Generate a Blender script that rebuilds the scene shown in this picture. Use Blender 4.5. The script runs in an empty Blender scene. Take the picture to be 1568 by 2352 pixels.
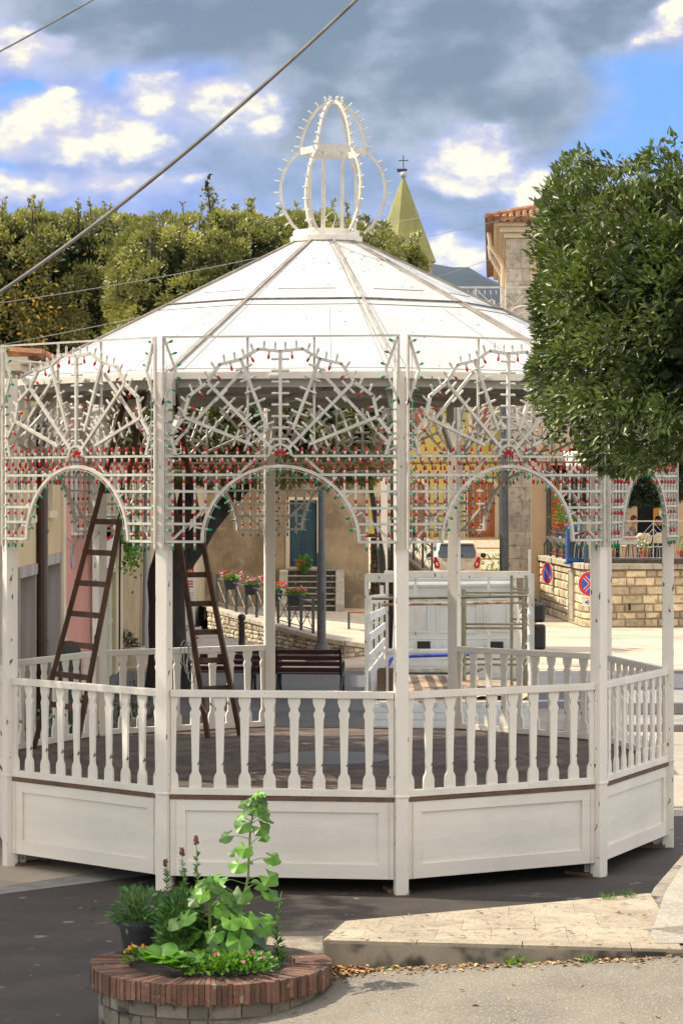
import bpy, math, random
import numpy as np
from mathutils import Vector, Matrix, noise
random.seed(7); rng = np.random.default_rng(7)
R_ = math.radians; PI = math.pi
sc = bpy.context.scene
COL = sc.collection
F = 5842.0          # focal length of the photograph, in 1/1568 of its width
HC = 3.9            # height of the camera above the square
def X(px, d): return (px - 784.0) / F * d
def Z(py, d): return HC + (1120.0 - py) / F * d
def P(px, py, d): return Vector((X(px, d), d, Z(py, d)))

# ------------------------------------------------------------------ materials
def nd(nt, typ, ins=None, **kw):
    n = nt.nodes.new(typ)
    for k, v in kw.items(): setattr(n, k, v)
    if ins:
        for k, v in ins.items():
            s = n.inputs[k]
            if isinstance(v, bpy.types.NodeSocket): nt.links.new(v, s)
            else: s.default_value = v
    return n
def c4(c): return (c[0], c[1], c[2], 1.0)
def mixc(nt, fac, a, b, mode='MIX'):
    n = nt.nodes.new('ShaderNodeMix'); n.data_type = 'RGBA'; n.blend_type = mode
    for i, v in ((0, fac), (6, a), (7, b)):
        if isinstance(v, bpy.types.NodeSocket): nt.links.new(v, n.inputs[i])
        else: n.inputs[i].default_value = v if i == 0 else (v if len(v) == 4 else c4(v))
    return n.outputs[2]
def ramp(nt, fac, lo, hi):
    n = nd(nt, 'ShaderNodeMapRange', {0: fac, 1: lo, 2: hi, 3: 0.0, 4: 1.0}); n.clamp = True; n.interpolation_type = 'SMOOTHSTEP'
    return n.outputs[0]
def M(name, col, col2=None, rough=0.7, scale=4.0, lo=.35, hi=.65, detail=5, stretch=(1, 1, 1), bump=0.0, bscale=30.0, metal=0.0, tint=0.0,
      speck=None, spthr=(.66, .70), spscale=18.0, speck2=None, trans=0.0, spec=0.5, grime=0.0, edge=None, brick=None, brot=(0, 0, 0), two=False):
    m = bpy.data.materials.new(name); m.use_nodes = True; nt = m.node_tree; nt.nodes.clear()
    out = nd(nt, 'ShaderNodeOutputMaterial'); b = nd(nt, 'ShaderNodeBsdfPrincipled')
    tc = nd(nt, 'ShaderNodeTexCoord').outputs['Object']
    mp = nd(nt, 'ShaderNodeMapping', {'Vector': tc, 'Scale': stretch}).outputs[0]
    c = c4(col)
    n1 = nd(nt, 'ShaderNodeTexNoise', {'Vector': mp, 'Scale': scale, 'Detail': detail, 'Roughness': .6}).outputs[0]
    c = mixc(nt, ramp(nt, n1, lo, hi), c4(col), c4(col2 if col2 else [k * .85 for k in col]))
    h = None
    if brick:      # width, height, mortar colour, mortar size
        bm = nd(nt, 'ShaderNodeMapping', {'Vector': tc, 'Rotation': brot}).outputs[0]
        bt = nd(nt, 'ShaderNodeTexBrick', {'Vector': bm, 'Color1': (1, 1, 1, 1), 'Color2': (.72, .72, .72, 1), 'Mortar': c4(brick[2]), 'Scale': 1.0,
                                         'Mortar Size': brick[3], 'Mortar Smooth': .3, 'Brick Width': brick[0], 'Row Height': brick[1]})
        c = mixc(nt, 1.0, c, bt.outputs[0], 'MULTIPLY'); h = nd(nt, 'ShaderNodeMath', {0: 1.0, 1: bt.outputs[1]}, operation='SUBTRACT').outputs[0]
    if tint:
        a = nd(nt, 'ShaderNodeAttribute', attribute_name='tint').outputs['Fac']
        g = nd(nt, 'ShaderNodeMapRange', {0: a, 1: 0.0, 2: 1.0, 3: 1 - tint, 4: 1 + tint}).outputs[0]
        cc = nd(nt, 'ShaderNodeCombineColor', {0: g, 1: g, 2: g}).outputs[0]
        c = mixc(nt, 1.0, c, cc, 'MULTIPLY')
    if grime:
        n3 = nd(nt, 'ShaderNodeTexNoise', {'Vector': tc, 'Scale': .9, 'Detail': 6, 'Roughness': .7}).outputs[0]
        c = mixc(nt, nd(nt, 'ShaderNodeMath', {0: ramp(nt, n3, .45, .75), 1: grime}, operation='MULTIPLY').outputs[0], c, (.07, .06, .05))
    if speck:
        n2 = nd(nt, 'ShaderNodeTexNoise', {'Vector': mp, 'Scale': spscale, 'Detail': 3, 'Roughness': .55}).outputs[0]
        if edge:
            sx_ = nd(nt, 'ShaderNodeSeparateXYZ', {0: tc}).outputs[0]; e_ = ramp(nt, nd(nt, 'ShaderNodeMath', {0: sx_}, operation='ABSOLUTE').outputs[0], edge[0], edge[1])
            n2 = nd(nt, 'ShaderNodeMath', {0: e_, 1: edge[2], 2: n2}, operation='MULTIPLY_ADD').outputs[0]
        c = mixc(nt, ramp(nt, n2, spthr[0], spthr[1]), c, c4(speck))
    if speck2:
        n4 = nd(nt, 'ShaderNodeTexNoise', {'Vector': tc, 'Scale': spscale * 2.3, 'Detail': 2}).outputs[0]
        c = mixc(nt, ramp(nt, n4, .68, .72), c, c4(speck2))
    nt.links.new(c, b.inputs['Base Color'])
    b.inputs['Roughness'].default_value = rough; b.inputs['Metallic'].default_value = metal
    b.inputs['Specular IOR Level'].default_value = spec
    if bump or h is not None:
        n5 = nd(nt, 'ShaderNodeTexNoise', {'Vector': mp, 'Scale': bscale, 'Detail': 5, 'Roughness': .6}).outputs[0]
        hh = n5
        if h is not None: hh = nd(nt, 'ShaderNodeMath', {0: n5, 1: nd(nt, 'ShaderNodeMath', {0: h, 1: 1.6}, operation='MULTIPLY').outputs[0]}, operation='ADD').outputs[0]
        bp = nd(nt, 'ShaderNodeBump', {'Height': hh, 'Strength': min(1, bump if bump else .4), 'Distance': .02})
        nt.links.new(bp.outputs[0], b.inputs['Normal'])
    sh = b.outputs[0]
    if trans:
        t = nd(nt, 'ShaderNodeBsdfTranslucent', {'Color': mixc(nt, 1.0, c, (1.6, 1.7, .6, 1), 'MULTIPLY')})
        sh = nd(nt, 'ShaderNodeMixShader', {0: trans, 1: sh, 2: t.outputs[0]}).outputs[0]
    nt.links.new(sh, out.inputs[0])
    return m

WHITE = M('aged_white_paint', (.80, .74, .64), (.71, .65, .555), rough=.55, scale=2.2, speck=(.09, .045, .025), spthr=(.70, .715), spscale=14, bump=.12, bscale=45, stretch=(1, 1, .5))
WHITEP = M('chipped_post_paint', (.80, .735, .64), (.71, .65, .555), rough=.55, scale=2.2, speck=(.10, .05, .028), spthr=(.735, .75), spscale=17, bump=.15, bscale=45, stretch=(1, 1, .45), edge=(.052, .062, .085))
RUST = M('rusty_steel_bar', (.36, .27, .17), (.17, .075, .03), rough=.8, scale=9)
WHITE2 = M('white_lath_paint', (.62, .58, .51), (.50, .46, .385), rough=.6, scale=7, speck=(.22, .16, .10), spthr=(.70, .76), spscale=26, bump=.2, bscale=60)
WHITE3 = M('white_panel_paint', (.80, .74, .64), (.72, .66, .57), rough=.55, scale=1.3, stretch=(.5, 1, 3), bump=.15, bscale=40, grime=.10)
ROOFW = M('white_roof_sheet', (.50, .485, .44), (.41, .40, .375), rough=.4, scale=1.2, lo=.4, hi=.7, speck=(.26, .25, .25), spthr=(.68, .71), spscale=9, bump=.15, bscale=3, stretch=(1, 1, 1))
SEAM = M('rusty_seam', (.26, .22, .175), (.40, .36, .31), rough=.7, scale=8)
DARKSEAM = M('dark_roof_seam', (.10, .10, .09), (.2, .19, .17), rough=.8, scale=12)
CEIL = M('grey_ceiling', (.52, .50, .45), (.44, .42, .37), rough=.8, scale=1.4, grime=.15)
DECK = M('weathered_deck_boards', (.135, .096, .066), (.082, .057, .040), rough=.8, scale=3, stretch=(1, 1, 1), tint=.35, bump=.35, bscale=25)
DECKEDGE = M('brown_deck_edge', (.17, .09, .05), (.09, .055, .035), rough=.8, scale=6)
LADDER = M('dark_ladder_wood', (.125, .056, .027), (.060, .029, .015), rough=.75, scale=6, stretch=(1, 1, .2), bump=.3, bscale=30)
SOCK = M('bulb_socket', (.66, .62, .53), rough=.5)
REDB = M('red_bulb', (.50, .008, .008), (.40, .006, .006), rough=.18, scale=2)
GRNB = M('green_bulb', (.0, .26, .11), (.0, .2, .08), rough=.18, scale=2)
CLRB = M('clear_bulb', (.62, .60, .54), (.42, .41, .38), rough=.12, scale=30)
GREYW = M('grey_wire', (.25, .245, .23), rough=.6)
WIRE = M('white_wire', (.5, .47, .41), rough=.6)
ASPH = M('asphalt', (.095, .09, .084), (.07, .067, .063), rough=.9, scale=1.2, speck=(.26, .25, .23), spthr=(.62, .7), spscale=60, bump=.4, bscale=90)
ROADC = M('worn_pale_asphalt', (.235, .205, .155), (.17, .15, .115), rough=.9, scale=1.1, speck=(.33, .295, .235), spthr=(.52, .70), spscale=48, speck2=(.10, .09, .08), bump=.9, bscale=60, stretch=(1, 1, 1))
PAVER = M('dark_pavers', (.056, .043, .033), (.037, .029, .023), rough=.75, scale=1.6, speck=(.035, .03, .028), spthr=(.56, .7), spscale=1.9, speck2=(.2, .18, .16), bump=.4, bscale=35, brick=(1.1, .42, (.55, .5, .47), .006), brot=(0, 0, R_(12)))
LPAVE = M('pale_paving', (.52, .43, .31), (.42, .35, .26), rough=.85, scale=.8, bump=.25, bscale=30, brick=(.75, .75, (.72, .68, .64), .007), brot=(0, 0, R_(20)))
COBBLE = M('stepped_street_paving', (.50, .43, .32), (.38, .33, .24), rough=.85, scale=2, bump=.3, bscale=25, brick=(.5, .24, (.5, .5, .42), .018))
SLAB = M('pale_travertine_slab', (.56, .48, .36), (.42, .36, .27), rough=.85, scale=1.5, speck=(.30, .24, .18), spthr=(.55, .72), spscale=7, bump=.7, bscale=28)
SLABEDGE = M('stained_concrete_edge', (.29, .25, .185), (.21, .18, .135), rough=.9, scale=2.5, speck=(.035, .033, .03), spthr=(.47, .62), spscale=2.6, bump=.5, bscale=30)
KERB = M('grey_kerb', (.30, .28, .25), (.2, .19, .17), rough=.9, scale=3, bump=.4)
BRICK = M('old_rim_brick', (.17, .080, .048), (.115, .065, .045), rough=.9, scale=9, tint=.45, speck=(.30, .25, .19), spthr=(.60, .76), spscale=13, speck2=(.05, .04, .035), bump=.6, bscale=40)
BRICKM = M('planter_masonry', (.22, .19, .145), (.15, .125, .095), rough=.95, scale=4, speck=(.06, .05, .04), spthr=(.58, .68), spscale=6, tint=.35, bump=.6, bscale=30)
SOIL = M('soil', (.05, .035, .022), (.03, .022, .015), rough=1, scale=20, bump=.6)
POTB = M('black_plastic_pot', (.034, .037, .044), rough=.45)
TERRA = M('terracotta', (.42, .10, .04), (.36, .085, .035), rough=.8, scale=8)
LEAFR = M('glossy_dark_leaves', (.068, .095, .020), (.11, .135, .032), rough=.42, scale=1.2, tint=.75, trans=.16)
LEAFB = M('olive_leaves', (.31, .30, .10), (.185, .195, .062), rough=.42, scale=.7, tint=.6, trans=.15)
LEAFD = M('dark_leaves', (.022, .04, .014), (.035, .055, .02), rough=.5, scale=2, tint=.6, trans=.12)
LEAFG = M('fresh_green_leaves', (.115, .25, .022), (.075, .185, .022), rough=.45, scale=6, tint=.6, trans=.3)
LEAFS = M('blue_green_leaves', (.075, .175, .035), (.05, .13, .028), rough=.5, scale=6, tint=.4, trans=.25)
LEAFL = M('bright_lettuce_leaves', (.13, .30, .028), (.10, .24, .03), rough=.45, scale=6, tint=.35, trans=.3)
STEM = M('green_stem', (.16, .22, .06), (.12, .18, .05), rough=.6)
DRY = M('dry_leaves', (.30, .15, .06), (.42, .27, .12), rough=.85, scale=9, tint=.5)
BARK = M('dark_bark', (.016, .0125, .010), (.034, .028, .023), rough=.95, scale=6, stretch=(1, 1, .3), bump=.9, bscale=18)
PINK = M('pink_petals', (.75, .05, .28), rough=.5); REDF = M('red_petals', (.72, .02, .015), rough=.5)
PALEP = M('pale_pink_petals', (.8, .35, .42), rough=.5); YELF = M('orange_yellow_petals', (.75, .30, .01), rough=.5); WHF = M('white_petals', (.8, .78, .72), rough=.5)
STUC_B = M('stained_brown_stucco', (.38, .28, .165), (.225, .165, .10), rough=.95, scale=1.0, lo=.38, hi=.62, detail=8, speck=(.40, .325, .22), spthr=(.52, .74), spscale=3.2, grime=.3, bump=.8, bscale=14)
STUC_Y = M('cream_yellow_stucco', (.56, .43, .24), (.50, .38, .215), rough=.9, scale=.8, bump=.2, bscale=40)
STUC_P = M('pink_stucco', (.66, .31, .24), (.58, .26, .20), rough=.9, scale=.8, bump=.2, bscale=40)
STUC_C = M('pale_cream_stucco', (.62, .53, .36), (.50, .41, .27), rough=.9, scale=.9, bump=.4, bscale=25)
STUC_T = M('tan_stucco', (.42, .32, .19), (.33, .25, .15), rough=.95, scale=1.2, bump=.6, bscale=25, grime=.15)
STUC_G = M('ochre_green_stucco', (.50, .42, .12), (.42, .36, .10), rough=.9, scale=.7, bump=.15)
STUC_R = M('peach_stucco', (.62, .46, .28), (.55, .36, .21), rough=.9, scale=.5, lo=.3, hi=.7, bump=.2)
CREAMT = M('cream_trim', (.68, .58, .42), (.6, .5, .36), rough=.8, scale=2)
STONE = M('pale_stone_blocks', (.62, .51, .33), (.48, .38, .235), rough=.9, scale=5, tint=.34, speck=(.30, .245, .15), spthr=(.52, .72), spscale=6, bump=1.0, bscale=16)
RUBBLE = M('rubble_stone', (.58, .48, .33), (.38, .31, .21), rough=.95, scale=5, tint=.35, speck=(.13, .11, .075), spthr=(.54, .66), spscale=8, bump=1.0, bscale=14)
MORTAR = M('mortar', (.24, .20, .145), (.18, .15, .11), rough=.95, scale=4, bump=.5)
QUOIN = M('grey_quoin_stone', (.52, .45, .34), (.39, .33, .26), rough=.95, scale=3, tint=.2, speck=(.25, .215, .165), spthr=(.54, .72), spscale=6, bump=.7, bscale=18)
CAP = M('pale_cap_stone', (.46, .40, .30), (.34, .30, .22), rough=.9, scale=3, grime=.2, bump=.4)
DARKST = M('weathered_shade_dark_stone', (.075, .064, .048), (.045, .04, .032), rough=.95, scale=6, speck=(.3, .27, .2), spthr=(.62, .70), spscale=9, bump=.5)  # dark base paints in the shade on the step risers; terrace kerb shares it
TILE = M('terracotta_roof_tile', (.36, .16, .07), (.22, .11, .06), rough=.9, scale=5, tint=.4, speck=(.45, .27, .08), spthr=(.55, .7), spscale=7, bump=.4)
GUTTER = M('brown_gutter', (.11, .045, .03), rough=.5)
PIPEB = M('dark_brown_pipe', (.045, .018, .014), rough=.4); PIPEG = M('grey_pipe', (.28, .29, .30), rough=.45)
METALD = M('dark_grey_metal', (.085, .092, .10), (.06, .065, .07), rough=.45, scale=6)
METALL = M('silver_grey_metal', (.42, .41, .38), (.34, .33, .30), rough=.4, scale=6)
IRON = M('black_iron', (.016, .018, .02), rough=.45)
TEAL = M('teal_door_paint', (.018, .075, .10), (.012, .055, .075), rough=.5, scale=3, stretch=(4, 1, .5))
ORANGE = M('orange_wood_door', (.42, .12, .02), (.33, .085, .015), rough=.5, scale=5, stretch=(4, 1, .5))
SHUT = M('red_brown_shutter', (.36, .12, .06), rough=.6)
GDOOR = M('pale_green_metal_door', (.55, .56, .40), rough=.5)
GARAGE = M('grey_roller_shutter', (.075, .072, .08), (.055, .053, .06), rough=.5, scale=3)
MARBLE = M('stained_grey_marble', (.40, .36, .32), (.24, .21, .19), rough=.6, scale=2.2, stretch=(1, 1, .15))
SLATR = M('red_brown_slats', (.055, .014, .011), (.04, .011, .009), rough=.4, scale=6)
SLATO = M('orange_slats', (.34, .11, .045), rough=.5)
TRUCKW = M('white_truck_paint', (.66, .68, .68), (.58, .60, .59), rough=.35, scale=1.4, speck=(.42, .34, .2), spthr=(.70, .74), spscale=4)
RUSTW = M('rusty_white_steel', (.62, .60, .54), (.54, .51, .44), rough=.6, scale=5, speck=(.17, .055, .018), spthr=(.63, .67), spscale=17, stretch=(1, 1, .6))
GALV = M('galvanised_tube', (.22, .21, .16), (.16, .145, .08), rough=.35, scale=5, metal=.6)
BLUEP = M('blue_paint', (.03, .07, .42), (.02, .05, .33), rough=.4)
WOODB = M('brown_crate_wood', (.15, .095, .06), (.09, .055, .035), rough=.85, scale=6, stretch=(1, 1, .3))
PLY = M('stained_plywood', (.34, .24, .15), (.13, .09, .06), rough=.85, scale=2.3, lo=.45, hi=.6)
TARP = M('pale_orange_tarp', (.62, .42, .27), rough=.7)
BLACKP = M('black_plastic', (.012, .012, .013), rough=.4)
RUBBER = M('tyre_rubber', (.02, .02, .02), rough=.8)
CARW = M('cream_white_car_paint', (.80, .77, .68), rough=.18, spec=.6)
CARG = M('car_window_glass', (.035, .045, .05), (.02, .025, .03), rough=.05, spec=.9)
TAILR = M('red_tail_lamp', (.55, .008, .01), rough=.12); CHROME = M('chrome', (.6, .6, .6), rough=.15, metal=1)
SIGNR = M('sign_red', (.62, .02, .02), rough=.35); SIGNB = M('sign_blue', (.02, .09, .52), rough=.35); SIGNW = M('sign_white', (.8, .8, .78), rough=.4)
POSTER = M('poster_paper', (.74, .72, .68), rough=.6)
BOXG = M('grey_meter_door', (.34, .33, .26), (.27, .26, .2), rough=.6, scale=3)
CREAMC = M('cream_plastic', (.62, .52, .36), rough=.45)
CLOTH = M('grey_table_cloth', (.55, .55, .53), rough=.8); TABLET = M('orange_table_top', (.5, .14, .04), rough=.4)
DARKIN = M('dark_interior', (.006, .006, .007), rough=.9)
SKIN = M('skin', (.52, .27, .17), rough=.5); HAIRB = M('brown_hair', (.10, .035, .015), rough=.6); HAIRD = M('dark_hair', (.018, .012, .01), rough=.6)
CLOTHD = M('dark_clothing', (.015, .016, .022), rough=.85); CHECK = M('checked_clothing', (.05, .045, .04), (.3, .26, .2), rough=.85, scale=30, lo=.45, hi=.5)
SPIREL = M('green_yellow_spire', (.29, .27, .075), (.19, .185, .06), rough=.8, scale=.9, bump=.3, stretch=(1, 1, .3), grime=.2)
TOWER = M('peach_tower_stucco', (.50, .38, .24), (.42, .31, .19), rough=.9, scale=.6)
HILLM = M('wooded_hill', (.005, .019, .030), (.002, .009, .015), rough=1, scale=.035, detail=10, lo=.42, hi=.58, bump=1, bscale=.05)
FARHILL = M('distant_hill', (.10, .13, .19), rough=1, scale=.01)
BIRDK = M('black_feathers', (.006, .007, .010), rough=.4); BIRDW = M('white_feathers', (.75, .74, .70), rough=.7)
GLASSB = M('blue_freezer_panel', (.008, .07, .26), rough=.25); AWN = M('cream_awning', (.72, .64, .50), rough=.8)

# ------------------------------------------------------------------ mesh builder
ORG = {}
def org_of(o): return ORG.get(o.name, Vector((0, 0, 0))) if o else Vector((0, 0, 0))
class MB:
    def __init__(s): s.v = []; s.f = []; s.m = []; s.t = []
    def add(s, vs, fs, tint=None, m=0):
        b = len(s.v); s.v += [tuple(v) for v in vs]
        t = .5 if tint is None else tint
        for f in fs: s.f.append([i + b for i in f]); s.m.append(m); s.t.append(t)
        return s
    def box(s, c, sz, rz=0.0, tint=None, m=0, mat=None):
        hx, hy, hz = sz[0] / 2, sz[1] / 2, sz[2] / 2
        q = mat if mat else Matrix.Rotation(rz, 3, 'Z')
        vs = [Vector(c) + q @ Vector((x * hx, y * hy, z * hz)) for x, y, z in ((-1, -1, -1), (1, -1, -1), (1, 1, -1), (-1, 1, -1), (-1, -1, 1), (1, -1, 1), (1, 1, 1), (-1, 1, 1))]
        return s.add(vs, [(0, 3, 2, 1), (4, 5, 6, 7), (0, 1, 5, 4), (1, 2, 6, 5), (2, 3, 7, 6), (3, 0, 4, 7)], tint, m)
    def box2(s, a, b, **k): return s.box([(a[i] + b[i]) / 2 for i in range(3)], [abs(b[i] - a[i]) for i in range(3)], **k)
    def bar(s, p0, p1, w, h, up=(0, 0, 1), ext=0.0, **k):
        p0 = Vector(p0); p1 = Vector(p1); d = p1 - p0; L = d.length; d.normalize(); u = Vector(up)
        if abs(d.dot(u)) > .99: u = Vector((0, 1, 0))
        x = d.cross(u).normalized(); z = x.cross(d)
        return s.box((p0 + p1) / 2, (w, L + 2 * ext, h), mat=Matrix((x, d, z)).transposed(), **k)
    def tube(s, pts, r, n=6, tint=None, m=0, cap=True):
        pts = [Vector(p) for p in pts]; rs = r if isinstance(r, (list, tuple)) else [r] * len(pts)
        vs = []; fs = []; prev = None
        for i, p in enumerate(pts):
            d = (pts[min(i + 1, len(pts) - 1)] - pts[max(i - 1, 0)]).normalized()
            if prev is None: a = d.orthogonal().normalized()
            else: a = (prev - d * prev.dot(d)).normalized()
            prev = a; b = d.cross(a)
            for k in range(n):
                t = 2 * PI * k / n; vs.append(p + (a * math.cos(t) + b * math.sin(t)) * rs[i])
        for i in range(len(pts) - 1):
            for k in range(n): fs.append((i * n + k, i * n + (k + 1) % n, (i + 1) * n + (k + 1) % n, (i + 1) * n + k))
        if cap: fs.append(tuple(range(n))[::-1]); fs.append(tuple((len(pts) - 1) * n + k for k in range(n)))
        return s.add(vs, fs, tint, m)
    def lathe(s, prof, n=16, c=(0, 0, 0), ax=None, tint=None, m=0, sx=1, sy=1, ph=0.0):
        q = Vector((0, 0, 1)).rotation_difference(Vector(ax)).to_matrix() if ax is not None else Matrix.Identity(3)
        vs = []; fs = []
        for r, z in prof:
            for k in range(n):
                t = 2 * PI * k / n + ph; vs.append(Vector(c) + q @ Vector((r * math.cos(t) * sx, r * math.sin(t) * sy, z)))
        for i in range(len(prof) - 1):
            for k in range(n): fs.append((i * n + k, i * n + (k + 1) % n, (i + 1) * n + (k + 1) % n, (i + 1) * n + k))
        if prof[0][0] > 1e-5: fs.append(tuple(range(n))[::-1])
        if prof[-1][0] > 1e-5: fs.append(tuple((len(prof) - 1) * n + k for k in range(n)))
        return s.add(vs, fs, tint, m)
    def prism(s, poly, o, ux, uy, dep, tint=None, m=0):
        o = Vector(o); ux = Vector(ux); uy = Vector(uy); dv = Vector(dep); n = len(poly)
        a = [o + ux * p[0] + uy * p[1] for p in poly]; b = [p + dv for p in a]
        fs = [tuple(range(n)), tuple(range(2 * n - 1, n - 1, -1))] + [(i, n + i, n + (i + 1) % n, (i + 1) % n) for i in range(n)]
        return s.add(a + b, fs, tint, m)
    def rings(s, rs, tint=None, m=0, cap=True, closed=True):
        n = len(rs[0]); vs = [v for r in rs for v in r]; fs = []
        for i in range(len(rs) - 1):
            for k in range(n if closed else n - 1): fs.append((i * n + k, i * n + (k + 1) % n, (i + 1) * n + (k + 1) % n, (i + 1) * n + k))
        if cap: fs.append(tuple(range(n))[::-1]); fs.append(tuple((len(rs) - 1) * n + k for k in range(n)))
        return s.add(vs, fs, tint, m)
    def ball(s, c, r, n=10, sc_=(1, 1, 1), tint=None, m=0):
        k = n // 2 + 1
        prof = [(max(1e-6, r * math.sin(PI * i / (k - 1))), -r * math.cos(PI * i / (k - 1)) * sc_[2]) for i in range(k)]
        return s.lathe(prof, n, c, tint=tint, m=m, sx=sc_[0], sy=sc_[1])
    def build(s, name, mats, parent=None, smooth=False, bevel=0.0, local=False):
        me = bpy.data.meshes.new(name)
        o0 = Vector((0, 0, 0)) if local else org_of(parent)
        me.from_pydata([(v[0] - o0.x, v[1] - o0.y, v[2] - o0.z) for v in s.v], [], s.f)
        mats = mats if isinstance(mats, (list, tuple)) else [mats]
        for q in mats: me.materials.append(q)
        if len(mats) > 1: me.polygons.foreach_set('material_index', s.m)
        if any(t != .5 for t in s.t):
            at = me.color_attributes.new('tint', 'FLOAT_COLOR', 'CORNER')
            arr = np.repeat(np.array(s.t, dtype=np.float32), [len(f) for f in s.f])
            at.data.foreach_set('color', np.stack([arr, arr, arr, np.ones_like(arr)], 1).ravel())
        if smooth:
            me.polygons.foreach_set('use_smooth', [True] * len(me.polygons)); me.set_sharp_from_angle(angle=R_(40))
        me.update()
        o = bpy.data.objects.new(name, me); COL.objects.link(o)
        if parent: o.parent = parent
        ORG[o.name] = o0.copy()
        if bevel:
            b = o.modifiers.new('bevel', 'BEVEL'); b.width = bevel; b.segments = 2; b.limit_method = 'ANGLE'
        return o
def thing(name, label, cat, loc=(0, 0, 0), group=None, rz=0.0):
    o = bpy.data.objects.new(name, None); COL.objects.link(o); o.location = loc; o.rotation_euler = (0, 0, rz); o.empty_display_size = .2
    ORG[o.name] = Vector(loc); o['label'] = label; o['category'] = cat
    if group: o['group'] = group
    return o
def tag(o, label, cat, group=None):
    o['label'] = label; o['category'] = cat
    if group: o['group'] = group
    return o
def struct(o, kind='structure', label=None, cat=None):
    o['kind'] = kind
    if label: o['label'] = label; o['category'] = cat
    return o
def dup(o, parent=None):
    c = o.copy(); COL.objects.link(c)
    if parent: c.parent = parent
    for ch in list(o.children): dup(ch, c)
    return c
def dupt(o, loc, rz=0.0, label=None, scale=None):
    c = dup(o); c.location = loc; c.rotation_euler = (0, 0, rz)
    if label: c['label'] = label
    if scale: c.scale = scale
    return c

# ------------------------------------------------------------------ leaves
def nrm(a): return a / np.maximum(np.linalg.norm(a, axis=1, keepdims=True), 1e-9)
def leaves(name, pos, nor, axis, L, W, mat, parent=None, fold=.25, tint=None, kind=None):
    """one mesh of folded two-triangle leaves; pos base points, nor face normals, axis growing directions"""
    n = len(pos); o0 = np.array(org_of(parent))
    axis = nrm(axis); side = nrm(np.cross(axis, nor)); nn = nrm(np.cross(side, axis))
    L = (np.ones(n) * L)[:, None]; W = (np.ones(n) * W)[:, None]
    b = pos - o0; mid = b + axis * L * .45
    v = np.stack([b, mid + side * W * .5 + nn * W * fold, b + axis * L - nn * L * .06, mid - side * W * .5 + nn * W * fold], 1).reshape(-1, 3)
    i = np.arange(n)[:, None] * 4
    f = np.concatenate([i + np.array([[0, 2, 1]]), i + np.array([[0, 3, 2]])], 1).reshape(-1, 3)
    me = bpy.data.meshes.new(name); me.vertices.add(len(v)); me.vertices.foreach_set('co', v.astype(np.float32).ravel())
    me.loops.add(f.size); me.loops.foreach_set('vertex_index', f.astype(np.int32).ravel())
    me.polygons.add(len(f)); me.polygons.foreach_set('loop_start', (np.arange(len(f)) * 3).astype(np.int32))
    t = rng.random(n) if tint is None else tint
    at = me.color_attributes.new('tint', 'FLOAT_COLOR', 'CORNER'); tt = np.repeat(t, 6).astype(np.float32)
    at.data.foreach_set('color', np.stack([tt, tt, tt, np.ones_like(tt)], 1).ravel())
    mats = mat if isinstance(mat, (list, tuple)) else [mat]
    for q in mats: me.materials.append(q)
    me.update(calc_edges=True); me.validate()
    o = bpy.data.objects.new(name, me); COL.objects.link(o)
    if parent: o.parent = parent
    ORG[o.name] = Vector(o0)
    return o
def crown_pts(c, rad, n, p=3.5, depth=.35, nclump=300, cr=.35, top_only=0.0, seed=1, lump=.08, tuft=(2.2, 0)):
    """clumped leaf positions in the outer shell of a clipped, box-like crown"""
    g = np.random.default_rng(seed)
    d = nrm(g.normal(size=(nclump, 3)))
    k = (np.abs(d) ** p).sum(1) ** (-1 / p)
    lum = 1 + lump * np.array([noise.noise(Vector(q) * 2.2 + Vector((seed, 0, 0))) for q in d]) * 2
    cs = d * (k * lum)[:, None] * (1 - depth * g.random(nclump) ** tuft[0])[:, None]
    rad = np.array(rad); cs = cs * rad
    idx = g.integers(0, nclump, n)
    off = g.normal(size=(n, 3)) * cr * .5
    pos = cs[idx] + off
    out = nrm(cs[idx] / (rad ** 1.0))
    local = nrm(off + 1e-6)
    if tuft[1]:      # leaves stand on the outer, upper half of each tuft
        up_ = nrm(cs[idx] / rad + np.array([0, 0, .5])); local = nrm(local + up_ * .75); pos = cs[idx] + local * (cr * (.55 + .5 * g.random(n)))[:, None]
    axis = nrm(out * .8 + local * .9 + g.normal(size=(n, 3)) * .6 + np.array([0, 0, .15]))
    nor = nrm(out * .9 + np.array([0, 0, .5]) + g.normal(size=(n, 3)) * .65)
    ct = g.random(nclump)
    tint = np.clip(ct[idx] * (.55 if not tuft[1] else .75) + g.random(n) * (.45 if not tuft[1] else .25), 0, 1)
    return pos + np.array(c), nor, axis, tint
# ================================================================== BANDSTAND
GX, GY = X(750, 28.0), 28.0
RP = 3.724; RE = 3.60; TH0 = 11.35
gz = thing('bandstand', 'ten sided white wooden bandstand with balustrades and a white metal roof', 'bandstand', (GX, GY, 0))
AP = RP * math.cos(R_(18)); HS = RP * math.sin(R_(18))
def rotp(o, m): o.rotation_euler = (0, 0, R_(m)); return o
def polar(r, th, z): return Vector((r * math.sin(R_(th)), -r * math.cos(R_(th)), z))
MIDS = [TH0 + 36 * k + 18 for k in range(10)]            # face k lies between post k and post k+1
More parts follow.
